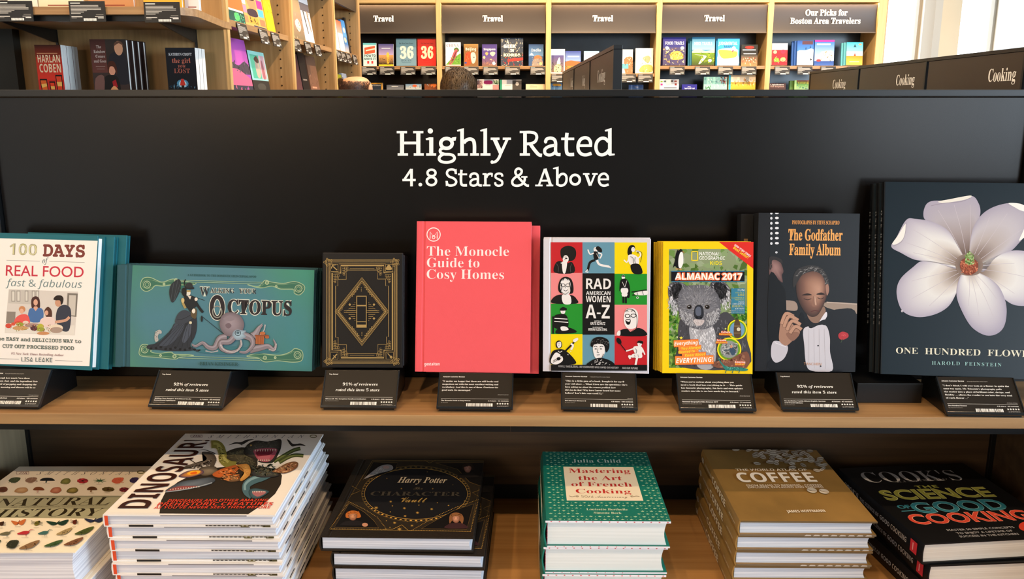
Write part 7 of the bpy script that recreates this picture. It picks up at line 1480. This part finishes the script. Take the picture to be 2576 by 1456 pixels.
for i, (x0, x1, c, lab) in enumerate(((40, 112, 'f0e8d8', 'cream book foot above the first hanging card'), (116, 222, 'e8e0c0', 'ivory book foot on the high left shelf'), (240, 350, 'c89060', 'tan book foot between two hanging cards'), (376, 470, 'e8b040', 'amber book foot above the third hanging card'), (478, 512, 'f4f4f2', 'white book foot near the rounded shelf corner'))):
    front_book(x0, x1, 0, 1.7925, 3.09 + (.06 if i == 4 else 0), [('r', 0, 0, 1, 1, c), ('r', .2, .94, .8, .955, '8c3c30')], c, lab, .02, name='novel', h=.22, turn=0)
def left_card(x0, y, label):
    A = at(x0, y, 3.01); m = pose(A.x, 3.012, 0, .02, 0, z=A.z)
    c = shelf_card(m, label, 'review cards on the far left shelf')
left_card(-6, 53.5, 'card cut by the left edge of the frame, hung on the high oak shelf')
left_card(176, 54.5, 'middle card of three hung on the high oak shelf')
left_card(364, 56.5, 'card near the rounded corner of the high oak shelf')

# ------------------------------------------------------------------ two shoppers in the next aisle, seen over the header
def person(label, x, y, top, turn, hair, skin, shirt, trousers, bald=False, seed=1):
    s = top / 1.72
    P = [(0, 0, .96), (0, .01, 1.12), (0, .015, 1.28), (0, .02, 1.42), (0, .02, 1.50), (0, 0, 1.56), (0, -.005, 1.63), (0, 0, 1.668),
         (.09, 0, .92), (.11, -.01, .5), (.115, .02, .09), (.12, -.13, .035), (-.09, 0, .92), (-.11, -.01, .5), (-.115, .02, .09), (-.12, -.13, .035),
         (.17, .02, 1.40), (.22, .03, 1.12), (.22, -.05, .90), (.215, -.09, .82), (-.17, .02, 1.40), (-.22, .03, 1.12), (-.22, -.05, .90), (-.215, -.09, .82)]
    Rr = [.135, .125, .14, .10, .052, .072, .088, .06, .09, .058, .04, .035, .09, .058, .04, .035, .062, .042, .03, .028, .062, .042, .03, .028]
    E_ = [(0, 1), (1, 2), (2, 3), (3, 4), (4, 5), (5, 6), (6, 7), (0, 8), (8, 9), (9, 10), (10, 11), (0, 12), (12, 13), (13, 14), (14, 15), (3, 16), (16, 17), (17, 18), (18, 19), (3, 20), (20, 21), (21, 22), (22, 23)]
    me = bpy.data.meshes.new('body'); me.from_pydata([Vector(p) * s for p in P], E_, [])
    root = empty('person', label, 'person', None, (x, y, 0)); root.rotation_euler = (0, 0, turn)
    o = link(bpy.data.objects.new('body', me), None)
    md = o.modifiers.new('skin', 'SKIN')
    for i, sv in enumerate(me.skin_vertices[0].data): sv.radius = (Rr[i] * s, Rr[i] * s * (.8 if i in (0, 1, 2, 3) else 1.1 if i in (5, 6, 7) else 1)); sv.use_root = i == 0
    sub = o.modifiers.new('sub', 'SUBSURF'); sub.levels = 2; sub.render_levels = 2
    dg = bpy.context.evaluated_depsgraph_get(); m2 = bpy.data.meshes.new_from_object(o.evaluated_get(dg)); bpy.data.objects.remove(o)
    for q in (skin, shirt, trousers): m2.materials.append(q)
    for p in m2.polygons:
        c = p.center / s; p.use_smooth = True
        p.material_index = 0 if (c.z > 1.47 or (abs(c.x) > .18 and c.z < .93 and c.z > .7)) else (2 if c.z < .98 else 1)
    link(bpy.data.objects.new('body', m2), root)
    hd = Vector((0, -.004, 1.632)) * s; r = random.Random(seed)
    for sx in (-1, 1):
        V, F = [], []
        bm = bmesh.new(); bmesh.ops.create_uvsphere(bm, u_segments=10, v_segments=6, radius=1)
        for v in bm.verts: v.co = Vector((hd.x + sx * .083 * s + v.co.x * .012, hd.y + .004 + v.co.y * .018, hd.z - .03 + v.co.z * .03))
        e = bpy.data.meshes.new('ear'); bm.to_mesh(e); bm.free(); e.materials.append(skin); link(bpy.data.objects.new('ear', e), root)
    V, F = [], []
    n = 0; N = 4200 if not bald else 1500
    while n < N:
        th, ph = r.uniform(0, 6.283), math.acos(r.uniform(-.55, 1))
        d = Vector((math.sin(ph) * math.cos(th), math.sin(ph) * math.sin(th), math.cos(ph)))
        if d.y < -.45 and d.z < .55: continue            # face stays free
        if bald and (d.z > .3 or (d.x < .3 and d.z > .1) or d.y < -.1): continue    # fringe only
        n += 1
        p = hd + Vector((d.x * .083, d.y * .098, d.z * .092)) * s
        fl = (Vector((d.x * .4 + r.uniform(-.35, .35), .55 + d.y * .3, -.55 + r.uniform(-.3, .3)))); fl -= d * fl.dot(d); fl.normalize()
        side = d.cross(fl).normalized(); l = r.uniform(.028, .05) * s * (.5 if bald else 1); wd = .0011
        a, b, c = p, p + fl * l * .5 + d * (.010 if not bald else .003), p + fl * l + d * .004
        k = len(V); V += [a - side * wd, a + side * wd, b - side * wd, b + side * wd, c]; F += [[k, k + 1, k + 3, k + 2], [k + 2, k + 3, k + 4]]
    ho = mesh('hair', V, F, hair, root); ho['kind'] = 'stuff'
    if not bald:
        bm = bmesh.new(); bmesh.ops.create_uvsphere(bm, u_segments=20, v_segments=14, radius=1)
        for v in bm.verts:
            c = v.co.copy(); v.co = Vector((c.x * .088, c.y * .102, c.z * .093)) * s + hd
        bmesh.ops.delete(bm, geom=[v for v in bm.verts if (v.co.z < hd.z - .03 * s) or (v.co.y < hd.y - .05 * s and v.co.z < hd.z + .05 * s)], context='VERTS')
        e = bpy.data.meshes.new('hair_cap'); bm.to_mesh(e); bm.free(); e.materials.append(hair)
        for p in e.polygons: p.use_smooth = True
        link(bpy.data.objects.new('hair_cap', e), root)
    # eyes, nose, mouth
    for sx in (-1, 1): box('eye', hd.x + sx * .03 - .011, hd.x + sx * .03 + .011, hd.y - .098 * s, hd.y - .088 * s, hd.z - .004, hd.z + .006, mat('eye_white', 'e8e4e0', .3), root, .003)
    box('nose', hd.x - .011, hd.x + .011, hd.y - .115 * s, hd.y - .085 * s, hd.z - .045, hd.z - .008, skin, root, .005)
    box('mouth', hd.x - .022, hd.x + .022, hd.y - .098 * s, hd.y - .085 * s, hd.z - .072, hd.z - .062, mat('lips', '9c5c50', .5), root, .003)
SK = mat('skin_tone', 'd8a078', .5); HB = noise_mat('brown_hair', '4c3822', '705636', (60, 60, 60), .45); HD = noise_mat('dark_hair', '3c2618', '5c3c28', (60, 60, 60), .5)
person('person with short tousled brown hair, seen from behind over the header', -.322, 4.3, 1.632, math.pi, HB, SK, mat('grey_shirt', '5c6068', .8), mat('dark_trousers', '24262c', .8), seed=4)
person('person with bald head and dark fringe of hair, seen over the header', -.838, 4.3, 1.655, 2.9, HD, SK, mat('blue_shirt', '3c4c68', .8), mat('dark_trousers', '24262c', .8), True, 7)
